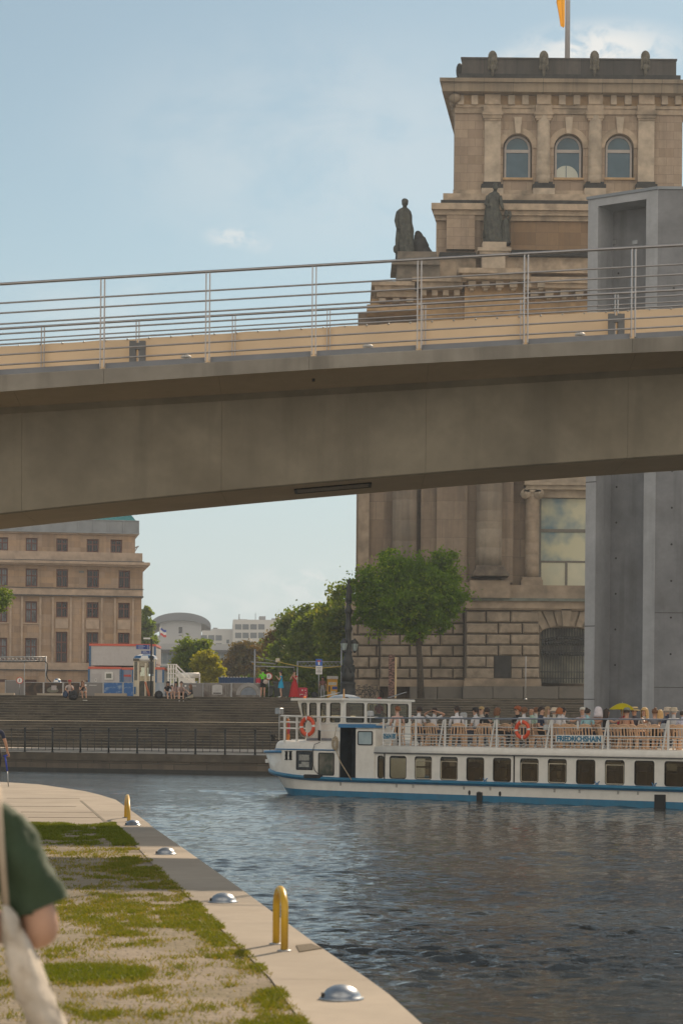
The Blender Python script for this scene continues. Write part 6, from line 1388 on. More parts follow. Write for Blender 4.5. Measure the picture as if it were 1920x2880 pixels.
m = MB(); m.tube([(0, 0, -.3), (0, 0, ktop)], [.2, .15], 14); part('pole', m, [plain('grey_pole', (.42, .40, .4), .5, .05, 3)], o)
m = MB(); m.bbox(-.72, -.18, -.4, .4, 0, .42); part('hatch_box', m, [plain('pale_box', (.4, .42, .42), .5)], o); m = MB(); m.bbox(.25, .72, -.3, .3, 0, .24); part('cable_housing', m, [plain('pale_box', (.36, .38, .38), .5)], o)
m = MB(); rows_ = []; zf = W(1570, 78, DR + 6).z - zb_
for i in range(22):
    q_ = i / 21; row = []; wq = .32 + .36 * min(1, q_ * 3) - .06 * math.sin(q_ * 6)
    for j in range(13): u = j / 12; row.append((-.22 - wq * u, .16 * math.sin(u * 9 + q_ * 2) * u, zf - .18 + q_ * 5.2 + (1 - q_) * .38 * (u if u > .35 else .8 - u)))
    rows_.append(row)
m.loft(rows_[:13], 0, True); m.loft(rows_[12:17], 1, True); m.loft(rows_[16:], 2, True)
fl = [leafmat('flag_cloth', c, c, mul(c, 1.1), .45) for c in ((.62, .30, .01), (.5, .02, .02), (.02, .02, .02))]; part('flag', m, fl, o)
# ================================================================ CONCRETE PAVILION (right)
c_top = 6.0
DCc = 95.0; CF = Fac(1640, DCc, -R(36)); cz = FZ
CB = thing('concrete_building', 'tall pale grey exposed concrete building with a deep recess under its flat roof', 'building', CF.pt(0, cz, 0))
def CP(name, mb, mats): return part(name, mb, mats if isinstance(mats, list) else [mats], CB, False)
s0 = 0.0; sa = CF.sz(1673, 1500)[0]; sb = CF.sz(1808, 1500)[0]; sc_ = CF.sz(1841, 1500)[0]; ztop = CF.sz(1640, 556)[1]; zlin = CF.sz(1673, 581)[1]
m = MB(); CF.b(m, 0, sa, 0, zlin, 0, -4); CF.b(m, sb, sc_, 0, zlin, 0, -4); CF.b(m, 0, sc_, zlin, ztop - .12, 0, -4); CP('fin', m, M['conc_fin_lit'])
m = MB(); CF.b(m, sa, sb, 0, zlin - .001, -1.3, -1.8)
rr_n = random.Random(3)
def ties(m, f, a0, a1, off, cols, z0=6):
    for c in cols:
        for k in range(14):
            z = z0 + 1.52 * k
            if z < ztop - 3: m.prism([(a0 + (a1 - a0) * c + .045 * math.cos(t_), z + .045 * math.sin(t_)) for t_ in np.linspace(0, 6.283, 8, False)], lambda p, q_, o: f.pt(p, q_, o), off - .01, off + .006, 1)
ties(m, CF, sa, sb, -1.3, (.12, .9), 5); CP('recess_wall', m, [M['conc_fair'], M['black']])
pc = CF.pt(sc_, 0, 0); CF2 = Fac(1841, pc.y, 0.0); CF2.o = Vector((pc.x, pc.y, 0)); m = MB(); CF2.b(m, .002, 9, 0, ztop - .13, -.0, -4)
ties(m, CF2, 0, 4, 0.0, (.17, .55, .93), 5.4); 
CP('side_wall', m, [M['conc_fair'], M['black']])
m = MB(); P = CF.pt; e_ = CF2.pt(9.1, 0, .06)
pl = [P(-.06, 0, .06), P(sc_, 0, .06), e_, Vector((e_.x, e_.y + 6, 0)), P(-.06, 0, -5)]
n = len(pl); m.add([p + Vector((0, 0, ztop - .12)) for p in pl] + [p + Vector((0, 0, ztop)) for p in pl], [tuple(range(n - 1, -1, -1)), tuple(range(n, 2 * n))] + [(i, (i + 1) % n, n + (i + 1) % n, n + i) for i in range(n)]); CP('roof_edge', m, M['zinc'])
m = MB()
for zz in (3.5, 6.6, 12.7): 
    CF.b(m, 0, sa, zz, zz + .04, .004, -.05); CF2.b(m, .02, 9, zz + .5, zz + .535, .004, -.05)
CP('formwork_joint', m, plain('formwork_joint', (.1, .1, .1), .9))
m = MB()
for px, py in ((1681, 666), (1743, 666)): s, z = CF.sz(px, py); CF.b(m, s - .12, s + .12, z - .08, z + .08, -1.27, -1.35)
CP('wall_lamp', m, M['steel_dull'])
# ================================================================ SANDSTONE PALACE (left)
kl = crop(2.45, 0, 1400); LP = Fac(400, 240.0, R(9)); LB = thing('office_building', 'pale sandstone office building with red brown windows and a grey parapet', 'building', LP.pt(0, PZ, 0))
def LPp(name, mb, mats, par=None): return part(name, mb, mats if isinstance(mats, list) else [mats], par or LB, False)
def lz(y, x=800): return LP.sz(*kl(x, y))[1]
def ls(x, y=600): return LP.sz(*kl(x, y))[0]
s_r, s_l = ls(985), ls(-400)
colsx = [(-30, 55), (178, 260), (390, 470), (600, 683), (818, 898)]; topx = [(-25, 57), (178, 260), (390, 470), (600, 683), (765, 845)]
storeys = [  # wall z0,z1, right edge, front offset, window rows [(ztop,zbot)], columns
    (lz(378), lz(245), ls(935), -1.2, (lz(282), lz(374)), topx), (lz(682), lz(470), s_r, 0, (lz(499), lz(622)), colsx), (lz(1141), lz(684), ls(978), -.15, None, colsx), (PZ, lz(1141), ls(972), .05, None, colsx)]
dep = .45
mb = MB(); WINS = []
for (z0, z1, sr, off, row, cols) in storeys:
    if row: ops = [[(row[1], row[0])] for _ in cols]
    elif z0 > PZ: ops = [[(lz(870 if i < 2 else 830), lz(722)), (lz(1141 if i > 1 else 1128), lz(928 if i > 1 else 975))] for i in range(5)]
    else: ops = [[(lz(1280), lz(1260))] for _ in cols]
    prev = s_l
    for (xa, xb), op in zip(cols, ops):
        a, b = ls(xa), ls(xb); LP.b(mb, prev, a, z0, z1, off, off - 1.5); zc = z0
        for (w0, w1) in sorted(op):
            if w0 > zc + .01: LP.b(mb, a, b, zc, w0, off, off - 1.5)
            WINS.append((a, b, w0, w1, off)); zc = w1
        if z1 > zc + .01: LP.b(mb, a, b, zc, z1, off, off - 1.5)
        prev = b
    LP.b(mb, prev, sr, z0, z1, off, off - 14); LP.b(mb, s_l, sr - .5, z0, z1, off - 1.6, off - 14)
LPp('wall', mb, M['palace'])
for i, (a, b, z0, z1, off) in enumerate(WINS):
    m = MB(); f = lambda p, z, o: LP.pt(p, z, off - dep + o)
    m.ring(sqloop(a, b, z0, z1, 0), sqloop(a + .14, b - .14, z0 + .14, z1 - .14, 0), f, -.08, .05)
    c = (a + b) / 2; LP.b(m, c - .07, c + .07, z0 + .14, z1 - .14, off - dep + .05, off - dep - .08)
    nh = max(1, round((z1 - z0) / 1.9))
    for k in range(1, nh + 1): zq = z0 + (z1 - z0) * (k / (nh + 1) if nh > 1 else .62); LP.b(m, a + .14, b - .14, zq - .06, zq + .06, off - dep + .052, off - dep - .08)
    for sg in (-1, 1):
        cc = c + sg * (b - a) * .24
        LP.b(m, cc - .02, cc + .02, z0 + .14, z1 - .14, off - dep + .03, off - dep - .03)
    w = LPp('window', m, M['win_red']); m = MB(); LP.b(m, a + .1, b - .1, z0 + .1, z1 - .1, off - dep - .04, off - dep - .07); LPp('pane', m, darkglass('painted_sky_pane', (.2, .23, .26), .08, c2=(.04, .045, .045), sc=.9) if a < ls(300) and z1 < lz(200) else M['win_dark'], w)  # left panes carry the sky reflection in their colour
    if z0 > PZ + 3 and z1 - z0 > 2: m = MB(); LP.b(m, a - .2, b + .2, z0 - .12, z0 - .002, off + .15, off - .3); LPp('window_sill', m, M['palace_trim'], w)
mb = MB(); LP.b(mb, s_l, ls(980), lz(440), lz(380), .3, -14); LP.b(mb, s_l, ls(985), lz(682), lz(632), .25, -14); LP.b(mb, s_l, ls(978), lz(1192), lz(1141), .2, -14)
LPp('belt_course', mb, M['palace_trim'])
mb = MB(); LP.b(mb, s_l, ls(1028), lz(466), lz(448), 1.4, -15.5); LP.b(mb, s_l, ls(1012), lz(476), lz(465), 1.0, -15); LP.b(mb, s_l, ls(940), lz(252), lz(238), .0 - .9, -14); LPp('cornice', mb, M['palace_trim'])
mb = MB(); LP.b(mb, s_l, ls(990), lz(447), lz(439), .6, -14); LP.b(mb, s_l, ls(990), lz(684), lz(677), .35, -14); LP.b(mb, s_l, ls(990), lz(632), lz(627), .35, -14); LP.b(mb, s_l, ls(980), lz(1196), lz(1190), .3, -14); LPp('dark_flashing', mb, M['dark_line'])
mb = MB()
for i in range(5):
    for side in (0, 1):
        xx = colsx[i][side] + (22 if side else -22); LP.b(mb, ls(xx - 7), ls(xx + 7), lz(1141), lz(690), .02, -.3)
for i in (2, 3, 4): LP.b(mb, ls(colsx[i][0] - 4), ls(colsx[i][1] + 4), lz(905), lz(842), -.05, -.3)
LPp('pilaster_strip', mb, M['palace_trim'])
mb = MB(); LP.b(mb, s_l, ls(955), lz(238), lz(152), -1.0, -14); 
for x in range(-280, 960, 103): LP.b(mb, ls(x - 5), ls(x + 5), lz(238), lz(150), -.85, -1.1)
LP.b(mb, s_l, ls(962), lz(243), lz(236), -.6, -14); LP.b(mb, s_l, ls(958), lz(153), lz(148), -.9, -14); LPp('zinc_parapet', mb, M['zinc'])
mb = MB(); za, zb2 = lz(150), lz(60); a, b, c = s_l, ls(945), ls(890)
mb.hexa([LP.pt(a, za, -1.6), LP.pt(b, za, -1.6), LP.pt(b, za, -13), LP.pt(a, za, -13), LP.pt(a, zb2, -4), LP.pt(c, zb2, -4), LP.pt(c, zb2, -11), LP.pt(a, zb2, -11)]); LPp('glass_roof', mb, darkglass('teal_roof_glass', (.02, .17, .17), .1, c2=(.05, .25, .24), sc=.3))
m = MB(); m.tube([LP.pt(ls(935), lz(330), -3), LP.pt(ls(968), lz(315), -3)], .08, 6); m.tube([LP.pt(ls(935), lz(360), -3), LP.pt(ls(962), lz(318), -3)], .06, 6); LPp('awning_bracket', m, M['steel_dull'])
m = MB(); LP.b(m, ls(545), ls(580), lz(522), lz(508), .03, -.1); LPp('wall_vent', m, plain('grey_vent', (.15, .16, .15), .6))
# ================================================================ FAR BUILDINGS
k5 = crop(2.412, 400, 1600); pale = plain('pale_far_wall', (.42, .42, .42), .8, .08, .1); slate = plain('slate_roof', (.16, .17, .19), .6, .1, .2)
FA = Fac(480, 520.0, R(4)); q_ = lambda x, y: FA.sz(*k5(x, y))
A = thing('vaulted_building', 'pale building with a curved dark roof far behind the trees', 'building', FA.pt(0, PZ, 0))
(s0, z0), (s1, z1) = q_(118, 600), q_(402, 372); zt_ = q_(260, 330)[1]; c = (s0 + s1) / 2; hw_ = (s1 - s0) / 2
arc = [(c + hw_ * math.cos(t_), z1 + (zt_ - z1) * math.sin(t_)) for t_ in np.linspace(0, PI, 17)]
m = MB(); m.prism([(s0, PZ), (s1, PZ)] + arc, lambda p, z, o: FA.pt(p, z, o), -40, 0); part('wall', m, [pale], A, False)
arc2 = [(c + (hw_ + 2.2) * math.cos(t_), z1 - .5 + (zt_ - z1 + 1.6) * math.sin(t_)) for t_ in np.linspace(0, PI, 17)]; arc3 = [(c + (hw_ + 2.2) * math.cos(t_), z1 - 1.6 + (zt_ - z1 + .9) * math.sin(t_)) for t_ in np.linspace(0, PI, 17)]
m = MB(); m.prism(arc2 + arc3[::-1], lambda p, z, o: FA.pt(p, z, o), -42, 1.5); part('curved_roof', m, [slate], A, False)
for (a, b, x0, x1) in ((395, 436, 248, 273), (450, 482, 248, 273)): m = MB(); r0, r1 = q_(x0, b), q_(x1, a); FA.b(m, r0[0], r1[0], r0[1], r1[1], .05, -.3); part('window', m, [M['win_dark']], A, False)
m = MB(); r0, r1 = q_(70, 600), q_(410, 462); FA.b(m, r0[0], r1[0], PZ, r1[1], 6, -20); part('lower_wing', m, [pale], A, False)
FB = Fac(600, 480.0, R(3)); qb = lambda x, y: FB.sz(*k5(x, y)); B_ = thing('white_office_block', 'white flat roofed office blocks with window bands far behind the trees', 'building', FB.pt(0, PZ, 0))
m = MB()
for (x0, y0, x1, o_) in ((405, 420, 615, 0), (468, 400, 612, -6), (613, 352, 1010, 3)): r0, r1 = qb(x0, 600), qb(x1, y0); FB.b(m, r0[0], r1[0], PZ, r1[1], o_, -40)
part('wall', m, [plain('white_far_wall', (.52, .52, .51), .8, .06, .1)], B_, False)
m = MB()
for (x0, y0, x1, y1, o_) in ((480, 390, 512, 402, -7), (650, 342, 715, 356, 0), (795, 318, 838, 352, -2), (880, 333, 960, 352, -2), (935, 322, 960, 336, -3), (655, 305, 662, 345, -1), (770, 290, 772, 345, -4)): r0, r1 = qb(x0, y1), qb(x1, y0); FB.b(m, r0[0], r1[0], r0[1] - .3, r1[1], o_, o_ - 6)
part('roof_plant', m, [plain('grey_plant', (.28, .29, .3), .7)], B_, False)
for (x0, x1, y0, y1, o_) in ((398, 440, 450, 486, .06), (448, 490, 450, 486, .06), (498, 541, 450, 486, .06), (446, 490, 505, 522, .06), (498, 540, 505, 522, .06), (572, 590, 480, 505, .06), (630, 672, 380, 415, 3.06), (680, 722, 380, 415, 3.06), (732, 776, 380, 415, 3.06), (785, 828, 380, 415, 3.06), (630, 672, 437, 473, 3.06), (680, 722, 437, 473, 3.06), (732, 776, 437, 473, 3.06), (785, 828, 437, 473, 3.06), (630, 672, 492, 518, 3.06), (785, 810, 495, 515, 3.06)):
    m = MB(); r0, r1 = qb(x0, y1), qb(x1, y0); FB.b(m, r0[0], r1[0], r0[1], r1[1], o_, o_ - .4); part('window', m, [plain('far_glass', (.13, .15, .17), .2, .1, .3)], B_, False)
FS = Fac(500, 420.0, R(2)); qs = lambda x, y: FS.sz(*k5(x, y)); S_ = thing('station_viaduct', 'long grey viaduct with glazed sides far behind the trees', 'viaduct', FS.pt(0, PZ, 0))
m = MB(); r0, r1 = qs(60, 556), qs(1000, 515); FS.b(m, r0[0], r1[0], r0[1], r1[1], 0, -14); part('deck', m, [plain('grey_deck', (.34, .35, .36), .8, .08, .2)], S_, False)
m = MB(); r0, r1 = qs(60, 568), qs(1000, 556); FS.b(m, r0[0], r1[0], r0[1], r1[1], .5, -14); part('roof_edge', m, [M['dark_line']], S_, False)
m = MB(); r0, r1 = qs(60, 800), qs(1000, 568); FS.b(m, r0[0], r1[0], PZ, r1[1], -.4, -14); part('glazing', m, [darkglass('far_glazing', (.1, .14, .17), .12, c2=(.17, .22, .25), sc=.12)], S_, False)
m = MB()
for x in range(70, 1000, 33): r0, r1 = qs(x, 680), qs(x + 3, 568); FS.b(m, r0[0], r1[0], r0[1], r1[1], 0, -.3)
r0, r1 = qs(60, 660), qs(1000, 652); FS.b(m, r0[0], r1[0], r0[1], r1[1], .2, -.4); part('mullions', m, [plain('pale_mullion', (.3, .32, .33), .6)], S_, False)
# ================================================================ TREES
LEAF = {'green': leafmat('dark_green_leaves', (.085, .16, .01), (.15, .25, .016), (.42, .5, .06), .55), 'linden': leafmat('linden_leaves', (.075, .13, .02), (.14, .19, .03), (.28, .27, .05), .55),
        'autumn': leafmat('turning_leaves', (.09, .095, .025), (.15, .105, .03), (.22, .12, .03), .4), 'yellow': leafmat('yellow_leaves', (.24, .26, .02), (.34, .32, .025), (.42, .38, .03), .5), 'bright': leafmat('bright_leaves', (.10, .17, .025), (.17, .24, .03), (.27, .3, .04), .5)}
def crown_mesh(name, ells, ncl, nleaf, ls_, mat, seed, sig=.17, shell=.5):
    rs = np.random.RandomState(seed); P = []; RN = []; cl = []
    vol = np.array([e[3] * e[4] * e[5] for e in ells]) ** .67; vol /= vol.sum()
    for (cx, cy, cz, rx, ry, rz), v in zip(ells, vol):
        k = max(4, int(ncl * v)); d = rs.normal(size=(k, 3)); d /= np.linalg.norm(d, axis=1)[:, None]; r = (shell + (1 - shell) * rs.rand(k) ** .5)
        r *= 1 + .2 * np.sin(d[:, 0] * 5 + seed) * np.cos(d[:, 2] * 6 + seed * 2) + .1 * rs.normal(size=k)
        c = d * r[:, None] * [rx, ry, rz] + [cx, cy, cz]; cl.append(c); n = int(nleaf * v / k)
        sg = sig * min(rx, rz) * (.5 + rs.rand(k))
        pts = c[:, None, :] + rs.normal(size=(k, n, 3)) * sg[:, None, None] * [1.15, 1.15, .7]; P.append(pts.reshape(-1, 3)); RN.append((rs.rand(k)[:, None] * .55 + rs.rand(k, n) * .45).ravel())
    P = np.vstack(P); RN = np.concatenate(RN); n = len(P)
    u = rs.normal(size=(n, 3)); u /= np.linalg.norm(u, axis=1)[:, None]; w = rs.normal(size=(n, 3)); w[:, 2] += .3; w -= u * (u * w).sum(1)[:, None]; w /= np.linalg.norm(w, axis=1)[:, None]
    s = ls_ * (.6 + .8 * rs.rand(n))[:, None]
    V = np.stack([P - u * s, P - w * s * .55, P + u * s, P + w * s * .55], 1).reshape(-1, 3); q = np.arange(4 * n).reshape(n, 4)
    return V, q, RN, np.vstack(cl)
def tree(name, label, base, th, tr, ells, ncl, nleaf, ls_, mat, seed, group=None, sig=.17, shell=.5, cat='tree', limbs=12):
    base = Vector(base); o = thing(name, label, cat, base, 0, group)
    V, q, RN, cl = crown_mesh('crown', ells, ncl, int(nleaf * 1.6), ls_ * .76, mat, seed, sig, shell); V = V - np.array(base)
    c = part('crown', npmesh('crown', V, q, mat, False, RN), None, o)
    cc = Vector(ells[0][:3]) - base; m = MB(); r_ = random.Random(seed); top = Vector((cc.x, cc.y, cc.z + ells[0][5] * .3)); fork = Vector((cc.x * .4, cc.y * .4, th))
    m.tube([(0, 0, -.1), (fork.x * .3, 0, th * .5), fork, fork.lerp(top, .5), top], [tr * 1.25, tr, tr * .85, tr * .5, tr * .15], 10)
    for i in range(limbs):
        e = Vector(cl[r_.randrange(len(cl))]) - base; st = fork.lerp(top, r_.random() * .6); mid = st.lerp(e, .5) + Vector((0, 0, -.1 * (e - st).length * r_.random())); m.tube([st, mid, st.lerp(e, .9)], [tr * .42, tr * .25, tr * .06], 6)
    part('trunk', m, [M['bark']], o); return o
def E(px, py, rxp, rzp, d, ry=None):
    p = W(px, py, d); s = d / F; return (p.x, p.y, p.z, rxp * s, ry or rxp * s, rzp * s)
d = 147; b = W(1182, YH, d)
tree('young_tree', 'round crowned dark green young tree in front of the parliament facade', (b.x, d, PZ), 4.4, .2, [E(1160, 1655, 128, 95, d), E(1222, 1670, 70, 78, d), E(1070, 1690, 78, 80, d), E(1165, 1735, 110, 55, d), E(1245, 1600, 40, 50, d), E(1030, 1650, 35, 40, d), E(1275, 1705, 34, 30, d), E(1110, 1580, 45, 35, d), E(1010, 1735, 30, 28, d)], 420, 30000, .15, LEAF['green'], 4, sig=.17, shell=.3, limbs=22)
GR = 'trees behind the plaza'
def ptree(name, label, d, px, ells, ncl, nl, ls_, mat, seed, tr=.25, **k):
    x = W(px, YH, d).x; tree(name, label, (x, d, PZ), max(1.8, ells[0][2] - ells[0][5] - PZ + .6), tr, ells, ncl, nl, ls_, LEAF[mat], seed, GR, **k)
ptree('linden_tree', 'tall dark linden tree right beside the ornate black lamp column', 190, 985, [E(975, 1775, 72, 118, 190), E(1005, 1800, 60, 110, 190)], 190, 13000, .24, 'linden', 12)
ptree('linden_tree', 'broad linden tree with green and olive leaves second from the lamp column', 200, 905, [E(908, 1785, 72, 92, 200), E(895, 1850, 78, 75, 200)], 190, 13000, .25, 'linden', 15)
ptree('linden_tree', 'linden tree with first brown leaves in the middle of the row', 212, 845, [E(850, 1795, 66, 82, 212), E(840, 1860, 70, 65, 212)], 170, 11000, .26, 'linden', 17)
ptree('linden_tree', 'brownish turning tree at the left end of the tall row', 224, 795, [E(800, 1815, 48, 62, 224), E(795, 1870, 52, 52, 224)], 130, 8500, .26, 'autumn', 18)
ptree('street_tree', 'bright green tree beside the white stair and containers', 205, 530, [E(543, 1856, 46, 52, 205), E(520, 1880, 34, 40, 205), E(562, 1835, 28, 32, 205)], 120, 8000, .22, 'bright', 21, .15)
ptree('street_tree', 'yellow leaved tree in the sun left of the blue skip', 198, 585, [E(583, 1885, 34, 45, 198), E(572, 1860, 28, 32, 198)], 90, 6000, .2, 'yellow', 22, .13)
ptree('street_tree', 'small turning tree behind the blue skip', 260, 690, [E(695, 1852, 38, 48, 260), E(660, 1880, 36, 34, 260)], 90, 6000, .27, 'autumn', 23, .15)
ptree('street_tree', 'pale green tree behind the pipe frame', 300, 755, [E(752, 1865, 40, 55, 300)], 80, 5000, .3, 'bright', 24, .15)
ptree('street_tree', 'slim green tree at the right corner of the sandstone office building', 275, 412, [E(408, 1775, 22, 70, 275), E(418, 1800, 22, 50, 275)], 90, 5200, .28, 'bright', 25, .15)
ptree('street_tree', 'leafy branches reaching in at the left picture edge', 140, -45, [E(-42, 1680, 58, 46, 140)], 80, 5000, .17, 'bright', 26, .15)
def hedge(label, d, ells, n, seed, mat='linden'):
    x = E(*ells[0])[0]; tree('shrub', label, (x, d, PZ), 1.0, .08, [E(*e) for e in ells], int(n / 70), n, .2, LEAF[mat], seed, 'shrubs behind the plaza', cat='shrub', limbs=6)
hedge('dark shrub under the tall lindens behind the sign post', 185, [(880, 1925, 75, 45, 185), (945, 1920, 45, 60, 185)], 5500, 31); hedge('dark shrub left of the women on the plaza', 228, [(775, 1925, 65, 42, 228), (720, 1940, 45, 35, 228)], 4500, 32)
# ================================================================ PLAZA FURNITURE
def loc_at(px, d, z=PZ): p = W(px, YH, d); return Vector((p.x, d, z))
class Bill:  # frontal plane at a depth, boxes by photo pixel
    def __init__(s, d, yaw=0.0, px=None): s.f = Fac(px if px is not None else 500, d, yaw)
    def bx(s, m, x0, y0, x1, y1, o0=.03, o1=-.03, mi=0, ground=False):
        a0, a1, z0, z1 = s.f.rect(x0, y0, x1, y1); return s.f.b(m, a0, a1, PZ if ground else z0, z1, o0, o1, mi)
    def pt(s, x, y, o=0): a, z = s.f.sz(x, y); return s.f.pt(a, z, o)
# lamp column
lc = loc_at(977, 146); k = (W(977, 1628, 146).z - PZ) / 7.7
o = thing('lamp_column', 'ornate black cast iron lamp column with a small figure on top', 'street lamp', lc); S = lambda p: [(r * k * 1.0, z * k) for r, z in p]
m = MB(); m.lathe(S([(.62, 0), (.62, .2), (.5, .3), (.46, .9), (.52, 1.0), (.42, 1.1)]), (0, 0, 0), 8); part('base', m, [M['iron']], o)
m = MB(); m.lathe(S([(.4, 1.1), (.44, 1.5), (.36, 1.8), (.3, 2.2), (.38, 2.4), (.3, 2.55), (.22, 2.9), (.28, 3.0), (.2, 3.1), (.17, 4.2), (.2, 4.3), (.27, 4.5), (.18, 4.7), (.15, 5.4), (.22, 5.5), (.26, 5.7), (.17, 5.85), (.13, 6.1), (.2, 6.2), (.0, 6.25)]), (0, 0, 0), 14)
for i in range(6): a = i * PI / 3; m.ball((.34 * k * math.cos(a), .34 * k * math.sin(a), 1.9 * k), .14, .14, .3, 8, 6, nz=.3)
part('shaft', m, [M['iron']], o)
m = MB(); m.lathe(S([(.2, 6.2), (.19, 6.5), (.15, 6.75), (.16, 6.95), (.19, 7.15), (.13, 7.28), (.06, 7.36), (.1, 7.44), (.11, 7.54), (.07, 7.64), (.0, 7.7)]), (0, 0, 0), 12); m.tube([(-.16, 0, 7.12 * k), (-.36, -.05, 7.0 * k), (-.42, -.1, 7.25 * k)], .05, 6); m.tube([(.16, 0, 7.12 * k), (.2, -.03, 6.8 * k), (.1, -.12, 6.7 * k)], .05, 6); part('figure', m, [M['iron']], o)
for (dx, dy) in ((-.28, -.4), (.42, .3)):
    m = MB(); m.tube([(0, 0, 3.0 * k), (dx * .6, dy * .6, 3.75 * k), (dx, dy, 3.8 * k)], .05, 6); part('arm', m, [M['iron']], o)
    m = MB(); m.lathe([(.13, 3.1 * k), (.24, 3.55 * k)], (dx, dy, 0), 6, smooth=False); L = part('lantern', m, [plain('milky_glass', (.34, .42, .42), .2, .1, 4)], o)
    m = MB(); m.lathe([(.28, 3.55 * k), (.2, 3.68 * k), (.06, 3.85 * k), (0, 3.9 * k)], (dx, dy, 0), 6, smooth=False); m.lathe([(.05, 2.95 * k), (.15, 3.1 * k)], (dx, dy, 0), 6)
    for i in range(6): a = i * PI / 3; m.bar((dx + .135 * math.cos(a), dy + .135 * math.sin(a), 3.1 * k), (dx + .245 * math.cos(a), dy + .245 * math.sin(a), 3.55 * k), .022)
    part('lantern_frame', m, [M['iron']], L)
# site containers
cr = crop(5.807, 230, 1780)
cwall = paint('grey_white_container', (.5, .48, .48), .5, .05, .1); cblue = paint('container_blue', (.02, .11, .26), .4); cred = paint('container_red', (.62, .10, .05), .4)
def container(label, x0, x1, y0, y1, dpt, ground, win=None, posts=()):
    B = Bill(200, 0, 350); f = B.f; a0, a1, z0, z1 = f.rect(x0, y0, x1, y1); z0 = PZ if ground else z0
    o = thing('site_container', label, 'container', f.pt(a0, z0, 0), 0, 'stacked site containers'); t_ = .45
    m = MB(); f.b(m, a0 + .1, a1 - .1, z0 + .1, z1 - .1, -.06, -dpt + .06)
    for i in range(int(dpt / 1.2)): q_ = -.4 - 1.2 * i; m.hexa([f.pt(a1 - .1, z0 + .3, q_), f.pt(a1 - .04, z0 + .3, q_), f.pt(a1 - .04, z0 + .3, q_ - .9), f.pt(a1 - .1, z0 + .3, q_ - .9), f.pt(a1 - .1, z1 - .3, q_), f.pt(a1 - .04, z1 - .3, q_), f.pt(a1 - .04, z1 - .3, q_ - .9), f.pt(a1 - .1, z1 - .3, q_ - .9)])
    part('wall', m, [cwall], o, False)
    m = MB(); f.b(m, a0, a1, z1 - .2, z1, 0, -dpt); part('roof_rail', m, [cred], o, False)
    for p in [a0, a1 - .17] + [f.sz(v, y0)[0] for v in posts]: m = MB(); f.b(m, p, p + .17, z0, z1 - .2, .0, -.16); part('corner_post', m, [cblue], o, False)
    return o, f, z0, z1
container('upper white site container with red roof rail and blue corner posts', *(tx_ := (cr(122, 0)[0], cr(1212, 0)[0])), cr(0, 178)[1], cr(0, 552)[1], 6.0, False)
o, f, z0, z1 = container('lower site container with a small window under the upper one', cr(102, 0)[0], cr(650, 0)[0], cr(0, 553)[1], 1990, 6.0, True)
m = MB(); B = Bill(200, 0, 350); a, b = cr(378, 640), cr(515, 765); B.bx(m, a[0], a[1], b[0], b[1], .03, -.1); w = part('window', m, [M['white2']], o, False); m = MB(); a, b = cr(402, 665), cr(488, 740); B.bx(m, a[0], a[1], b[0], b[1], .036, 0); part('pane', m, [plain('grey_green_pane', (.12, .13, .1), .2)], w, False)
m = MB(); a, b = cr(155, 665), cr(315, 1000); B.bx(m, a[0], a[1], b[0], b[1], -.02, -.1); d_ = part('door', m, [paint('grey_door', (.44, .42, .42), .5)], o, False); m = MB(); a, b = cr(220, 745), cr(250, 795); B.bx(m, a[0], a[1], b[0], b[1], .02, -.05); part('notice', m, [M['white2']], d_, False)
m = MB(); a, b = cr(230, 752), cr(240, 785); B.bx(m, a[0], a[1], b[0], b[1], .03, .0); part('pictogram', m, [M['black']], d_, False)
o, f, z0, z1 = container('short lower container with a blue doorway right of the windowed one', cr(655, 0)[0], cr(850, 0)[0], cr(0, 565)[1], 1990, 5.6, True)
m = MB(); a, b = cr(690, 660), cr(805, 690); B.bx(m, a[0], a[1], b[0], b[1], .02, -.1); a, b = cr(690, 600), cr(805, 800); B.bx(m, a[0], a[1], b[0], b[1], .0, -.08); part('blue_panel', m, [paint('grey_blue', (.2, .22, .32), .5)], o, False)
m = MB(); a, b = cr(690, 682), cr(805, 715); B.bx(m, a[0], a[1], b[0], b[1], .03, -.1); part('red_panel', m, [M['red']], o, False)
container('right lower container, pale with one blue corner post, behind the sign post', cr(1195, 0)[0], cr(1345, 0)[0], cr(0, 562)[1], 1990, 6.0, True)
# booth
B = Bill(150, 0, 400); o = thing('ticket_booth', 'cream framed glass booth with a white and blue domed roof beside the sign post', 'booth', loc_at(405, 150))
def BP(name, rects, mat, par=None, o0=.03, o1=-.03):
    m = MB()
    for (x0, y0, x1, y1) in rects: a, b = cr(x0, y0), cr(x1, y1); B.bx(m, a[0], a[1], b[0], b[1], o0, o1)
    return part(name, m, [mat], par or o, False)
BP('post', [(848, 455, 862, 1035), (912, 440, 940, 1035), (1030, 500, 1060, 1030), (1180, 440, 1198, 1035)], M['cream'], None, .1, -.12); BP('post', [(862, 440, 912, 470), (862, 775, 912, 1035)], M['cream'], None, .06, -.1)
BP('column_panel', [(862, 470, 912, 775)], plain('grey_info_panel', (.14, .14, .12), .4, .3, 6)); BP('glass_panel', [(945, 490, 1030, 780), (1060, 490, 1100, 780)], M['glass_boat']); BP('dark_panel', [(1090, 470, 1180, 670)], plain('dark_info_panel', (.1, .1, .1), .4)); BP('lower_panel', [(942, 785, 1180, 1035)], plain('dark_green_panel', (.09, .09, .075), .5, .3, 3), None, -.05, -.1); BP('back_wall', [(940, 700, 1180, 785)], M['white2'], None, -.9, -1.0)
BP('blue_notice', [(852, 880, 888, 1000)], cblue, None, .13, .1); BP('column_cap', [(845, 420, 942, 456)], plain('dark_cap', (.1, .085, .06), .6), None, .15, -.15)
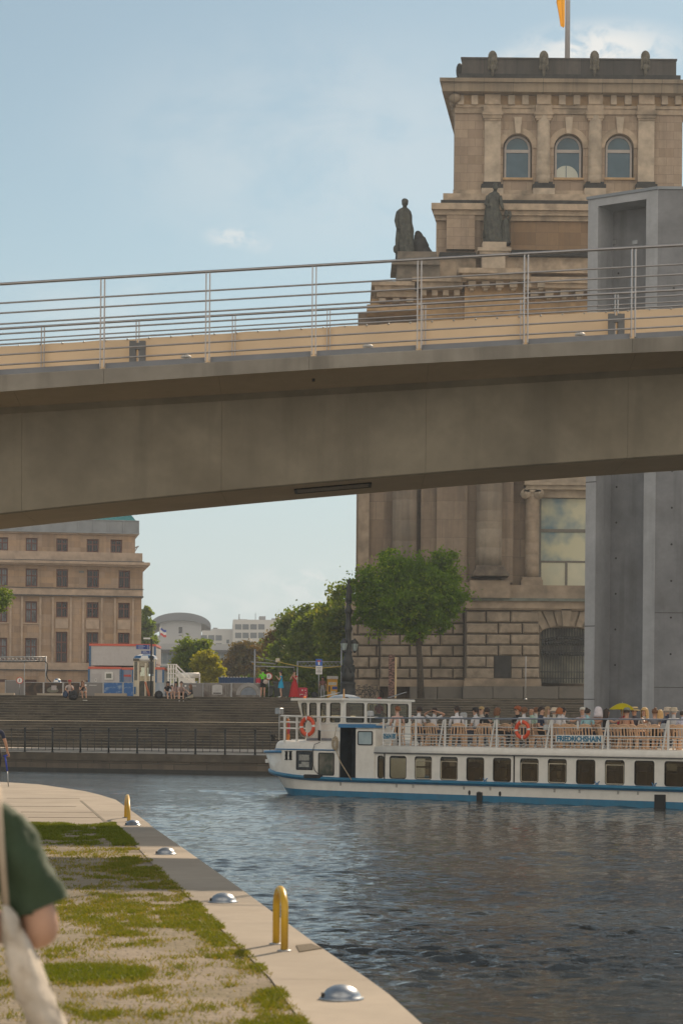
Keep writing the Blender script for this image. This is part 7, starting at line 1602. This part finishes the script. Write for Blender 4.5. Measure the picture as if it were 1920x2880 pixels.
c_ = B.pt(*cr(1030, 490), -.6); hh = B.pt(*cr(1030, 415), 0).z - c_.z; m = MB(); m.lathe([(.3, 0), (.75, hh * .5), (.82, hh)], tuple(c_), 20); part('roof_funnel', m, [M['white2']], o, False)
m = MB(); h2 = B.pt(*cr(1030, 350), 0).z - c_.z; m.lathe([(.82, hh), (.7, h2 * .85), (.4, h2), (0, h2)], tuple(c_), 10, smooth=False); m.m = [(1 if i % 3 == 1 else 0) if len(m.f[i]) == 4 else 0 for i in range(len(m.f))]; part('roof_dome', m, [cblue, M['white2']], o, False)
m = MB(); a = B.pt(*cr(1045, 800), .4); m.tube([Vector((a.x, a.y, a.z)), Vector((a.x + .3, a.y, PZ + .1))], [.05, .1], 8); m2 = M['orange']; BPq = part('folded_parasol', m, [plain('folded_orange_cloth', (.42, .14, .07), .8)], None); tag(BPq, 'folded orange parasol leaning against the glass booth', 'parasol')
# street name post
B = Bill(146, 0, 420); o = thing('sign_post', 'dark post with blue direction signs in front of the containers', 'sign post', loc_at(426, 146))
m = MB(); p = B.pt(426.3, 1797); m.tube([(p.x, p.y, PZ), (p.x, p.y, p.z)], .055, 8); part('post', m, [M['iron']], o, False)
SB = paint('sign_blue', (.012, .045, .24), .4)
for (x0, y0, x1, y1), mt, lines in (((890, 195, 1112, 268), SB, 4), ((975, 293, 1132, 342), SB, 2), ((1012, 78, 1122, 104), M['white2'], 0)):
    a, b = cr(x0, y0), cr(x1, y1); m = MB(); B.bx(m, a[0], a[1], b[0], b[1], .09, .06); sg = part('direction_sign', m, [mt], o, False)
    if lines:
        m = MB(); h = (y1 - y0) / (lines + .5)
        for i in range(lines): 
            y = y0 + h * (i + .4); a, b = cr(x0 + (x1 - x0) * .06, y), cr(x0 + (x1 - x0) * .1, y + h * .5); B.bx(m, a[0], a[1], b[0], b[1], .094, .08)
            a, b = cr(x0 + (x1 - x0) * .17, y), cr(x0 + (x1 - x0) * (.55 + .12 * (i % 3 == 1)), y + h * .42); B.bx(m, a[0], a[1], b[0], b[1], .094, .08)
            a, b = cr(x0 + (x1 - x0) * .82, y), cr(x0 + (x1 - x0) * .93, y + h * .42); B.bx(m, a[0], a[1], b[0], b[1], .094, .08)
        part('sign_lines', m, [plain('pale_lines', (.4, .45, .6), .5)], sg, False)
m = MB(); a, b = cr(1112, 380), cr(1176, 440); B.bx(m, a[0], a[1], b[0], b[1], .16, -.1); part('black_box', m, [M['black']], o, False)
m = MB(); a, b = cr(1012, 112), cr(1130, 122); B.bx(m, a[0], a[1], b[0], b[1], .1, .05); part('small_plate', m, [M['iron']], o, False)
# small tricolour flag far off
p = W(450, 1768, 330); o = thing('tricolour_flag', 'small blue, white and red flag on a thin pole far behind the containers', 'flag', (p.x, 330, PZ)); m = MB(); m.tube([(0, 0, 0), (0, 0, p.z - PZ + .3)], .07, 6); part('pole', m, [M['steel_dull']], o)
m = MB(); rows_ = []
for i in range(10): u = i / 9; rows_.append([(.1 + u * .85, .12 * math.sin(u * 7), p.z - PZ + .1 - 1.1 * j / 3 - u * .35 + .06 * math.sin(u * 8)) for j in range(4)])
m.loft(rows_, 0, True); m.m = [i % 3 for i in range(len(m.f))]; part('flag', m, [plain('flag_blue', (.03, .07, .35)), plain('flag_white', (.7, .7, .7)), plain('flag_red', (.55, .05, .04))], o)
# barrier panels along the plaza edge
def sky_print(name): 
    t = NT(name); z = t.node('SeparateXYZ'); t.put(z.inputs[0], t.co); col = t.mix(t.ramp(t.noise(1.6, 5, t.mapv((1, 1, 2.4))), .52, .7), (.025, .12, .34), (.32, .42, .52)); return t.done(col, .5)
def dark_print(name, c1, c2, sc): t = NT(name); return t.done(t.mix(t.ramp(t.noise(sc, 5, dist=1), .4, .62), c1, c2), .5)
gp = plain('grey_banner', (.2, .19, .185), .6, .06, 1); sp_ = sky_print('blue_sky_banner'); pal = dark_print('pale_sky_banner', (.3, .36, .43), (.42, .44, .46), 1.3); dk = dark_print('dark_photo_banner', (.028, .018, .012), (.1, .055, .03), 1.8); wp = dark_print('arch_photo_banner', (.22, .2, .18), (.08, .055, .045), .9)
PANELS = [(16, 69, 1914, gp, 'plain grey barrier banner under the no pedestrians sign', None), (71, 122, 1920, dk, 'dark brown printed barrier banner at the far left', None), (125, 177, 1920, dk, 'barrier banner printed with a round pale plate', 'plate'), (180, 226, 1920, dk, 'dark barrier banner behind the man in the red cap', None), (230, 290, 1920, gp, 'plain grey barrier banner with a white dot left of the blue sky banners', 'dot'),
          (292, 345, 1920, sp_, 'wide barrier banner printed with blue sky', None), (348, 376, 1920, sp_, 'narrow blue sky barrier banner next to the booth', None), (437, 462, 1921, pal, 'pale sky printed barrier banner right of the sign post', None), (514, 571, 1922, gp, 'plain grey barrier banner with white dot behind the seated group', 'dot'), (572, 650, 1922, wp, 'barrier banner printed with a white arched gate', 'gate'), (652, 732, 1922, wp, 'barrier banner printed with a pale blue arch left of the man in neon green', 'arch')]
B = Bill(145, 0, 400)
for x0, x1, y0, mt, lb, ex in PANELS:
    p = loc_at((x0 + x1) / 2, 145); o = thing('barrier_panel', lb, 'barrier', p, 0, 'barrier banners along the plaza edge')
    m = MB(); B.bx(m, x0, y0, x1, 1957, .02, -.02, 0, True); part('banner', m, [mt], o, False)
    for x in (x0, x1): m = MB(); B.bx(m, x - .9, y0 - 1.5, x + .9, 1957, .04, -.04, 0, True); part('post', m, [M['steel_dull']], o, False)
    m = MB(); B.bx(m, x0 - .5, y0 - 1.2, x1 + .5, y0, .035, -.035); part('top_rail', m, [M['steel_dull']], o, False)
    if ex == 'dot':
        m = MB(); q_ = B.pt(x0 + 8 if x0 > 500 else x0 + 12, y0 + 7); m.prism([(q_.x + .065 * math.cos(t_), q_.z + .065 * math.sin(t_)) for t_ in np.linspace(0, 6.283, 14, False)], lambda a, b, c: Vector((a, 145 - c, b)), .015, .026); m.box(q_.x + .22, q_.x + .7, 144.974, 144.99, q_.z - .015, q_.z + .015); part('printed_dot', m, [M['white2']], o, False)
    if ex == 'plate':
        m = MB(); q_ = B.pt(149, 1943); m.prism([(q_.x + .38 * math.cos(t_), q_.z + .12 * math.sin(t_) + (.14 if math.sin(t_) > 0 else 0) * math.sin(t_)) for t_ in np.linspace(0, 6.283, 20, False)], lambda a, b, c: Vector((a, 145 - c, b)), .015, .026); part('printed_plate', m, [plain('print_grey', (.16, .155, .12), .6)], o, False)
        m = MB(); q_ = B.pt(152, 1934); m.box(q_.x - .15, q_.x + .18, 144.966, 144.985, q_.z - .16, q_.z + .14); part('printed_card', m, [plain('print_pale', (.38, .34, .34), .6)], o, False)
    if ex == 'gate':
        m = MB(); 
        for (a, b, c, dd) in ((597, 1925, 626, 1953),): q0, q1 = B.pt(a, dd), B.pt(c, b); m.prism([(q0.x, q0.z), (q1.x, q0.z)] + [((q0.x + q1.x) / 2 + (q1.x - q0.x) / 2 * math.cos(t_), q1.z - .12 + .12 * math.sin(t_)) for t_ in np.linspace(0, PI, 10)], lambda u, v, w_: Vector((u, 145 - w_, v)), .015, .026)
        part('printed_gate', m, [plain('print_white', (.45, .44, .43), .6, .15, 3)], o, False)
        m = MB()
        for x in (586, 592, 632, 638, 643): B.bx(m, x, 1928, x + 1.2, 1955, .03, .0)
        B.bx(m, 600, 1948, 622, 1951.5, .032, 0); part('printed_bars', m, [plain('print_dark', (.09, .085, .08), .6)], o, False)
    if ex == 'arch':
        for (r0, r1, c, nm) in ((1.3, .9, (.3, .29, .28), 'printed_arch'), (.82, .0, (.2, .23, .27), 'printed_field')):
            m = MB(); q_ = B.pt(699, 1955); n = 14; oo_ = [(q_.x + r0 * .62 * math.cos(t_), q_.z + r0 * .62 * math.sin(t_)) for t_ in np.linspace(0, PI, n)]; i_ = [(q_.x + r1 * .62 * math.cos(t_), q_.z + r1 * .62 * math.sin(t_)) for t_ in np.linspace(0, PI, n)]; m.prism(oo_ + i_[::-1], lambda u, v, w_: Vector((u, 145 - w_, v)), .015, .027); part(nm, m, [plain('print_tone', c, .6, .2, 3)], o, False)
# low blocks in the sun
for x0, x1, y0, y1, lb in ((-30, 42, 1949, 1957, 'pale stone slab lying at the far left of the plaza edge'), (106, 176, 1950, 1957, 'pale stone slab in front of the printed banners'), (268, 357, 1950, 1957, 'pale stone slab in front of the blue sky banners')):
    B = Bill(143.6, 0, 100); m = MB(); B.bx(m, x0, y0, x1, y1, .3, -.3, 0, True); solo('stone_slab', m, [M['quay']], lb, 'stone slab', loc_at((x0 + x1) / 2, 143.6), 'pale stone slabs on the plaza edge')
# no-pedestrian signs
def walker_sign(px, py, r, d, label):
    p = W(px, py, d); o = thing('round_sign', label, 'road sign', (p.x, d, PZ), 0, 'round red rimmed pedestrian signs'); f = lambda a, b, c: Vector((a, -c, b)); zc = p.z - PZ; n = 24
    L = lambda k: [(k * math.cos(t_), zc + k * math.sin(t_)) for t_ in np.linspace(0, 6.283, n, False)]
    m = MB(); m.prism(L(r * .82), f, .02, .035); part('sign_face', m, [M['white2']], o); m = MB(); m.ring(L(r), L(r * .8), f, .015, .045); part('red_rim', m, [M['red']], o)
    m = MB(); u = r * .5; q_ = .04; P2 = lambda x, z: Vector((x * u, -.04, zc + z * u)); m.ball(P2(.05, .85), .14 * u * 1.3, .01, .14 * u * 1.3, 8, 6)
    for a, b, w_ in (((.02, .6), (-.02, -.1), .3), ((0, .5), (.45, .1), .13), ((0, .5), (-.4, .05), .13), ((-.02, -.1), (.4, -.95), .2), ((-.02, -.1), (-.42, -.95), .2)): m.bar(P2(*a), P2(*b), w_ * u, .012)
    part('walking_symbol', m, [M['black']], o); m = MB(); m.tube([(0, .02, 0), (0, .02, zc + r * .9)], .03, 8); part('post', m, [M['steel_dull']], o)
walker_sign(56.4, 1913.6, .22, 144.4, 'round red rimmed sign with a walking figure at the far left'); walker_sign(756, 1902, .24, 144.8, 'round red rimmed pedestrian sign half hidden by the man in neon green')
# truss gantries
def truss(label, d, x0, x1, y0, y1, posts, nseg, cable=None, cabm=None):
    B = Bill(d, 0, x0); pp_ = loc_at(x1, d); o = thing('truss_gantry', label, 'gantry', pp_); m = MB(); P = B.pt
    for dy in (0, .3):
        for y in (y0, y1): m.tube([P(x0, y, -dy), P(x1, y, -dy)], .035, 6)
        for i in range(nseg):
            a = x0 + (x1 - x0) * i / nseg; c = x0 + (x1 - x0) * (i + .5) / nseg; b = x0 + (x1 - x0) * (i + 1) / nseg; m.tube([P(a, y1, -dy), P(c, y0, -dy), P(b, y1, -dy)], .022, 5)
    part('truss', m, [M['steel_dull']], o, False)
    for x, yt, r in posts: m = MB(); q_ = P(x, yt); m.tube([(q_.x, q_.y, PZ), tuple(q_)], r, 6); part('post', m, [M['steel_dull']], o, False)
    if cable: m = MB(); m.tube([P(a, b, .06) for a, b in cable], .035, 6); part('cable', m, [cabm], o, False)
    return o
truss('pale steel truss gantry with a hanging black hose at the far left', 147, -30, 131, 1847.5, 1859, [(130, 1846, .045), (70, 1856, .025)], 14, [(-30, 1861), (60, 1862), (110, 1860), (126, 1859), (134, 1866), (134.5, 1880), (132, 1898), (136, 1909), (145, 1919)], M['black'])
truss('pale steel truss gantry with a yellow cable beside the black lamp column', 148, 837, 961, 1861, 1873.5, [(836.6, 1859, .04), (960.3, 1808, .05)], 11, [(781, 1860), (800, 1866), (850, 1876), (890, 1880), (930, 1877), (960, 1874)], paint('yellow_cable', (.45, .34, .06), .5))
B = Bill(150, 0, 717); o = thing('pipe_frame', 'thin steel pipe frame behind the man in neon green', 'frame', loc_at(717, 150)); m = MB(); P = B.pt; q_ = P(717, 1826); m.tube([(q_.x, q_.y, PZ), tuple(q_)], .055, 8); part('post', m, [M['steel_dull']], o, False)
m = MB(); m.tube([P(705, 1861.5), P(777, 1867)], .045, 6); m.tube([P(717, 1873.5), P(827, 1876.5), P(826, 1930)], .04, 6); m.tube([P(717, 1848), P(775, 1860), P(837, 1876)], .016, 5); part('crossbar', m, [M['steel_dull']], o, False)
m = MB(); q_ = P(781, 1857); m.bbox(q_.x - .14, q_.x + .14, q_.y - .1, q_.y + .1, q_.z - .13, q_.z + .13); part('work_lamp', m, [M['cream']], o, False)
# dead-end sign
B = Bill(144, 0, 897); o = thing('dead_end_sign', 'blue dead end road sign above a white text plate on a thin pole', 'road sign', loc_at(897, 144)); P = B.pt
m = MB(); q_ = P(896.8, 1853); m.tube([(q_.x, q_.y, PZ), tuple(q_)], .03, 8); part('post', m, [M['steel_dull']], o, False)
m = MB(); B.bx(m, 887.5, 1853.5, 906.3, 1872.3, .05, .035); bs_ = part('blue_plate', m, [paint('road_sign_blue', (.02, .12, .45), .4)], o, False); m = MB(); B.bx(m, 894.8, 1861, 898.8, 1870.5, .056, .04); part('white_stem', m, [M['white2']], bs_, False); m = MB(); B.bx(m, 891.5, 1857.5, 902.3, 1861, .058, .04); part('red_bar', m, [M['red']], bs_, False)
m = MB(); B.bx(m, 888, 1874, 906, 1896.5, .05, .035); wp_ = part('white_plate', m, [M['white2']], o, False); m = MB()
for i, (a, b) in enumerate(((890, 904), (891, 903), (891.5, 902), (890, 904), (891, 903))): B.bx(m, a, 1877 + i * 3.7, b, 1878.3 + i * 3.7, .055, .04)
part('text_lines', m, [plain('dark_lines', (.08, .08, .08), .6)], wp_, False)
# yellow machine, red cool box, bin, stele, bicycles, bags
B = Bill(150, 0, 935); o = thing('yellow_machine', 'yellow ticket machine with white notices and a white top', 'machine', loc_at(935, 150)); m = MB(); B.bx(m, 920, 1910, 948.5, 1958, .3, -.3, 0, True); part('housing', m, [paint('machine_yellow', (.62, .3, .01), .4)], o, False); m = MB(); B.bx(m, 919.5, 1901.5, 950.5, 1909.8, .36, -.36); part('top_box', m, [plain('white_top', (.5, .48, .44), .5)], o, False)
m = MB(); B.bx(m, 923.5, 1919, 946, 1927, .31, .25); B.bx(m, 931, 1944, 943, 1957, .31, .25); part('notice', m, [plain('pale_notice', (.5, .48, .4), .5, .25, 12)], o, False); m = MB(); B.bx(m, 934, 1931, 948, 1939, .312, .25); part('blue_notice', m, [SB], o, False); m = MB(); B.bx(m, 924, 1930, 928, 1946, .31, .25); part('dark_slot', m, [M['black']], o, False)
def coolbox(label, px0, px1, y0, d):
    B = Bill(d, 0, px0); o = thing('red_cool_box', label, 'cool box', loc_at((px0 + px1) / 2, d), 0, 'red cool boxes'); a0, a1, z0, z1 = B.f.rect(px0, y0, px1, 1960); p0 = B.f.pt(a0, 0); p1 = B.f.pt(a1, 0); m = MB(); m.bbox(p0.x, p1.x, d - .25, d + .25, PZ, z1, .05); b = part('box', m, [paint('cool_box_red', (.5, .02, .05), .4)], o, False)
    m = MB()
    for u, v, r in ((.2, .25, .02), (.78, .75, .03), (.82, .5, .035), (.72, .3, .03), (.45, .75, .05), (.88, .28, .025)): cx_ = p0.x + (p1.x - p0.x) * u; zc = PZ + (z1 - PZ) * v; m.prism([(cx_ + r * math.cos(t_), zc + r * math.sin(t_)) for t_ in np.linspace(0, 6.283, 10, False)], lambda a, b_, c: Vector((a, d - .25 - c, b_)), -.01, .006)
    m.box(p0.x + .06, p0.x + (p1.x - p0.x) * .55, d - .256, d - .24, PZ + .22, PZ + .26); part('white_dots', m, [M['white2']], b, False)
coolbox('red cool box with white dots right of the woman in red', 838.5, 864.5, 1934, 144.6); coolbox('red cool box mostly hidden by the man in neon green', 720, 733, 1908, 150)
def wheelie(label, x0, x1, y0, d):
    B = Bill(d, 0, x0); o = thing('waste_container', label, 'waste container', loc_at((x0 + x1) / 2, d)); a0, a1, z0, z1 = B.f.rect(x0, y0, x1, 1960); p0, p1 = B.f.pt(a0, 0).x, B.f.pt(a1, 0).x
    m = MB(); m.hexa([(p0 + .08, d - .3, PZ + .15), (p1 - .08, d - .3, PZ + .15), (p1 - .08, d + .35, PZ + .15), (p0 + .08, d + .35, PZ + .15), (p0, d - .4, z1 - .12), (p1, d - .4, z1 - .12), (p1, d + .45, z1 - .12), (p0, d + .45, z1 - .12)])
    for i in range(4): x = p0 + (p1 - p0) * (i + .5) / 4; m.box(x - .03, x + .03, d - .42, d - .3, PZ + .25, z1 - .2)
    part('tub', m, [plain('grey_green_plastic', (.075, .085, .08), .5, .2, 3)], o, False); m = MB(); m.bbox(p0 - .03, p1 + .03, d - .45, d + .48, z1 - .12, z1, .04); part('lid', m, [plain('dark_lid', (.04, .045, .045), .5)], o, False)
    for x in (p0 + .15, p1 - .15): m = MB(); m.tube([(x - .03, d - .2, PZ + .09), (x + .03, d - .2, PZ + .09)], .09, 10); part('wheel', m, [M['black']], o, False)
wheelie('dark grey green waste container behind the women in blue and red', 769, 816, 1917, 148); wheelie('dark grey waste container between the man in neon green and the woman in blue', 755, 768, 1928, 147)
B = Bill(146, 0, 1100); o = thing('stone_stele', 'mottled reddish stone pillar with a narrow sunlit cream side', 'stele', loc_at(1100, 146)); m = MB(); B.bx(m, 1092, 1841, 1108.6, 1957, .2, -.2, 0, True); t = NT('mottled_stone'); part('slab', m, [t.done(t.mix(t.ramp(t.noise(5, 4, t.mapv((1, 1, 2))), .42, .56), (.26, .15, .12), (.05, .03, .025)), .8)], o, False); m = MB(); B.bx(m, 1109.6, 1849, 1114.6, 1957, .15, -.15, 0, True); part('sunlit_side', m, [paint('sunlit_side', (.6, .46, .27), .6)], o, False)  # cream strip paints the sunlit side of the pillar
m = MB(); p = loc_at(1476, 147); q_ = W(1476, 1846, 147); m.tube([p, Vector((p.x, 147, q_.z))], .028, 6); m.lathe([(.14, 0), (.1, .1), (.03, .14)], tuple(p), 8); solo('thin_pole', m, [M['steel_dull']], 'thin grey pole standing before the rusticated wall', 'pole', p)
def bike():
    o = thing('bicycle', '', 'bicycle', (0, 0, 0), 0, 'parked bicycles by the lamp column')
    for x in (-.52, .52):
        m = MB(); m.tube([(x + .33 * math.cos(a), 0, .34 + .33 * math.sin(a)) for a in np.linspace(0, 6.283, 20, False)], .022, 6, closed=True)
        for i in range(6): a = i * PI / 6; m.tube([(x - .32 * math.cos(a), 0, .34 - .32 * math.sin(a)), (x + .32 * math.cos(a), 0, .34 + .32 * math.sin(a))], .004, 4)
        part('wheel', m, [M['black']], o)
    m = MB(); A_, B2, C2, D2, E2 = (-.52, 0, .34), (-.08, 0, .3), (-.2, 0, .82), (.36, 0, .78), (.52, 0, .34)
    for a, b in ((A_, B2), (A_, C2), (B2, C2), (C2, D2), (B2, D2), (D2, E2)): m.tube([a, b], .018, 6)
    part('frame', m, [M['iron']], o); m = MB(); m.ball((-.22, 0, .9), .13, .06, .035, 8, 5); part('saddle', m, [M['black']], o); m = MB(); m.tube([(.36, 0, .78), (.34, 0, .98)], .016, 6); m.tube([(.26, -.26, .96), (.36, -.12, 1.0), (.36, .12, 1.0), (.26, .26, .96)], .014, 6); part('handlebar', m, [M['iron']], o); return o
b0 = bike()
for i, (px, rz, lb) in enumerate(((1016, .3, 'dark bicycle parked nearest to the lamp column'), (1032, -.25, 'dark bicycle parked in the middle before the shaded wall'), (1046, .5, 'dark bicycle parked at the right end before the shaded wall'))):
    o = b0 if i == 0 else copy_tree(b0); o.location = loc_at(px, 149 + i * .8); o.rotation_euler = (0, 0, rz); o['label'] = lb
def pack(label, px, y, dz, w, h, c, strap=True):
    p = loc_at(px, y, PZ - dz); o = thing('bag', label, 'bag', p, rng.uniform(-.3, .3), 'bags lying on the steps'); m = MB(); m.ball((0, 0, h / 2), w / 2, w * .35, h / 2 * 1.04, 12, 8, nz=.12, seed=px); m.v = [(x, y_, max(0, z)) for x, y_, z in m.v]; part('bag_body', m, [mat_c(c)], o)
    m = MB(); m.tube([(-.08, -w * .3, h * .85), (0, -w * .36, h * 1.06), (.08, -w * .3, h * .85)], .014, 6); m.ball((0, -w * .33, h * .35), w * .3, .06, h * .2, 8, 6); part('pocket', m, [mat_c(mul(c, 1.4))], o)
pack('black backpack in front of the man in the red cap', 206, 141.0, .32, .6, .62, BK_); pack('dark blue bag beside the black backpack at the left pair', 184, 141.1, .16, .36, .42, (.03, .05, .1)); pack('black backpack left of the seated group of young women', 446, 141.4, .16, .55, .5, BK_); pack('dark bag on the plaza under the dead end sign', 884, 143.5, 0, .4, .38, BK_); pack('small black bag between the women at the right of the group', 521, 141.2, .16, .26, .36, BK_)
m = MB(); p = loc_at(239, 140.6, PZ - .318); m.hexa([p + Vector(v) for v in ((-.14, -.1, 0), (.12, -.1, .0), (.14, .1, 0), (-.12, .1, 0), (-.14, -.1, .02), (.12, -.1, .03), (.14, .1, .015), (-.12, .1, .02))]); solo('paper', m, [M['white2']], 'crumpled white paper lying on the steps', 'paper', p)
B = Bill(165, 0, 667); o = thing('blue_skip', 'blue ribbed steel skip with a row of white tops behind the banners', 'skip', loc_at(667, 165)); m = MB(); B.bx(m, 615, 1905, 720, 1957, .0, -2, 0, True)
for i in range(15): x = 616 + i * 7.1; B.bx(m, x, 1907, x + 2.6, 1957, .08, 0, 0, True)
part('tub', m, [paint('skip_blue', (.012, .055, .16), .5)], o, False); m = MB()
for i in range(9): B.bx(m, 622 + i * 8.6, 1903.6, 626.5 + i * 8.6, 1905, .1, -.2)
part('white_hooks', m, [M['white2']], o, False)
o = thing('white_stair', 'white steel stair with slanting rails behind the seated group', 'stair', loc_at(520, 175)); B = Bill(175, 0, 520); P = B.pt; m = MB()
for (a, b, c, dd) in ((496, 1870, 552, 1924), (494, 1878, 532, 1922), (493, 1893, 518, 1922)): m.bar(P(a, b), P(c, dd), .16, .1)
part('stringer', m, [M['white2']], o, False); m = MB()
for i in range(8): m.bar(P(499 + i * 5.5, 1890 + i * 4.2, 0), P(499 + i * 5.5, 1890 + i * 4.2, -1.2), .22, .05)
part('tread', m, [M['white2']], o, False); m = MB()
for i in range(4): B.bx(m, 470 + i * 7.3, 1867, 474 + i * 7.3, 1957, -.6, -.7, 0, True)
for y in (1867, 1880, 1893, 1906): B.bx(m, 468, y, 497, y + 2, -.55, -.75)
part('tower_frame', m, [M['white2']], o, False)
m = MB(); B = Bill(178, 0, 520); P = B.pt; r = (P(520, 1906).z - P(520, 1891).z); r = abs(r) / 2; c0_, c1_ = P(497, 1898.5, -1), P(558, 1898.5, -1); m.tube([c0_, c1_], r, 14); B.bx(m, 500, 1906, 545, 1957, -.6, -1.4, 0, True); m.tube([P(559, 1893, -1), P(560, 1957, -1)], .06, 6); solo('white_tank', m, [M['white2']], 'white horizontal cylindrical tank behind the white stair', 'tank', loc_at(530, 178))
p = loc_at(161, 158); o = thing('domed_shelter', 'small blue and white domed shelter above the printed banners', 'shelter', p); hb = W(161, 1919, 158).z - PZ; ht = W(161, 1908.5, 158).z - PZ; m = MB(); m.lathe([(.3, hb), (.28, hb + .02), (.24, hb + (ht - hb) * .6), (.12, ht), (0, ht + .02)], (0, 0, 0), 10, smooth=False); m.v = [(x, y, z) for x, y, z in m.v]; m.m = [(i // 2) % 2 for i in range(len(m.f))]; part('dome', m, [M['white2'], cblue], o); m = MB(); m.tube([(0, 0, 0), (0, 0, hb)], .06, 8); part('post', m, [M['steel_dull']], o)
# tote bag of the near walker
o = thing('tote_bag', 'pale cream tote bag hanging from the shoulder of the walker at the left edge', 'bag', (shp.x, D0 - .06, QZ + .5)); m = MB(); rows_ = []
pz0 = QZ + .5
tops = [(20, 2545), (50, 2600), (95, 2690), (140, 2770), (180, 2850), (205, 2930)]
for i in range(16):
    u = i / 15; py = 2545 + 480 * u; xr = np.interp(py, [2545, 2600, 2690, 2770, 2850, 2930, 3100], [22, 62, 105, 140, 178, 200, 205]); R_ = W(xr, py, D0 - .1); L_ = W(np.interp(py, [2545, 2600, 2700, 2800, 2880, 3100], [4, 8, 16, 50, 88, 120]), py, D0 - .1); row = []
    for j in range(20):
        a = 2 * PI * j / 20; c = (R_ + L_) / 2; hw_ = (R_.x - L_.x) / 2; th_ = .025 + .06 * math.sin(min(1, u * 1.4) * PI * .6); row.append((c.x + hw_ * math.cos(a) * (1 + .02 * math.sin(u * 14 + j)) - shp.x, c.y + th_ * math.sin(a) * (1 + .3 * math.sin(a * 3 + u * 9)) + .02 * math.sin(u * 17 + a * 2 + 2 * math.sin(u * 5)) + .014 * math.sin(u * 41 - a * 3) - D0 + .06, c.z - pz0))
    rows_.append(row)
m.loft(rows_, 0, True, True, True); part('bag_body', m, [plain('cream_cotton', (.62, .55, .46), .9, .12, 7, .25, dirt=.3, dscale=6, dirtc=(.3, .25, .2))], o)
m = MB()
for dx in (0,): a = W(18 - dx * 500, 2560, D0 - .1); b_ = W(-2 - dx * 500, 2290, D0 - .09); c_ = W(-6 - dx * 500, 2215, D0 - .0); m.tube([v_ - Vector((shp.x, D0 - .06, pz0)) for v_ in (a, b_, c_)], .009, 8)
part('handle', m, [plain('cream_strap', (.45, .37, .28), .9, .1, 9)], o)
spawn_people()
# loose sleeve, part of the near walker's shirt
m = MB(); rows_ = []; A_ = Vector((wlk.V[0].x, 0, 0))
shl = shp - Vector((bx_, D0, QZ)); sc2 = 1 / (wlk.H / 1.72); el = W(108, 2556, D0) - Vector((bx_, D0, QZ)); s0_ = shl + Vector((-.03, 0, .0))
for i in range(14):
    u = i / 13; c = s0_.lerp(el, u); r = .053 + .014 * math.sin(u * 2.2) + .012 * u; t_ = (el - s0_).normalized(); xx = t_.cross(Vector((0, 1, 0))).normalized(); yy_ = t_.cross(xx); row = []
    if i == 0: r = .03
    for j in range(24):
        a = 2 * PI * j / 24; k = 1 + .09 * math.sin(3 * a + u * 8) + .06 * math.sin(5 * a - u * 14) + .04 * math.sin(7 * a + u * 23) + .09 * noise.noise(Vector((math.cos(a) * 1.4, math.sin(a) * 1.4, u * 4))); p = c + (xx * math.cos(a) + yy_ * math.sin(a)) * r * k; row.append(p * sc2)
    rows_.append(row)
m.loft(rows_, 0, True, True); m.loft([rows_[-1], [Vector(p) * .97 + (Vector(el) * sc2) * .03 for p in rows_[-1]], [Vector(p) * .97 + (Vector(s0_.lerp(el, .9)) * sc2) * .03 for p in rows_[-2]]], 0, True, True); part('sleeve', m, [mat_c((.035, .062, .03))], wlk.root)
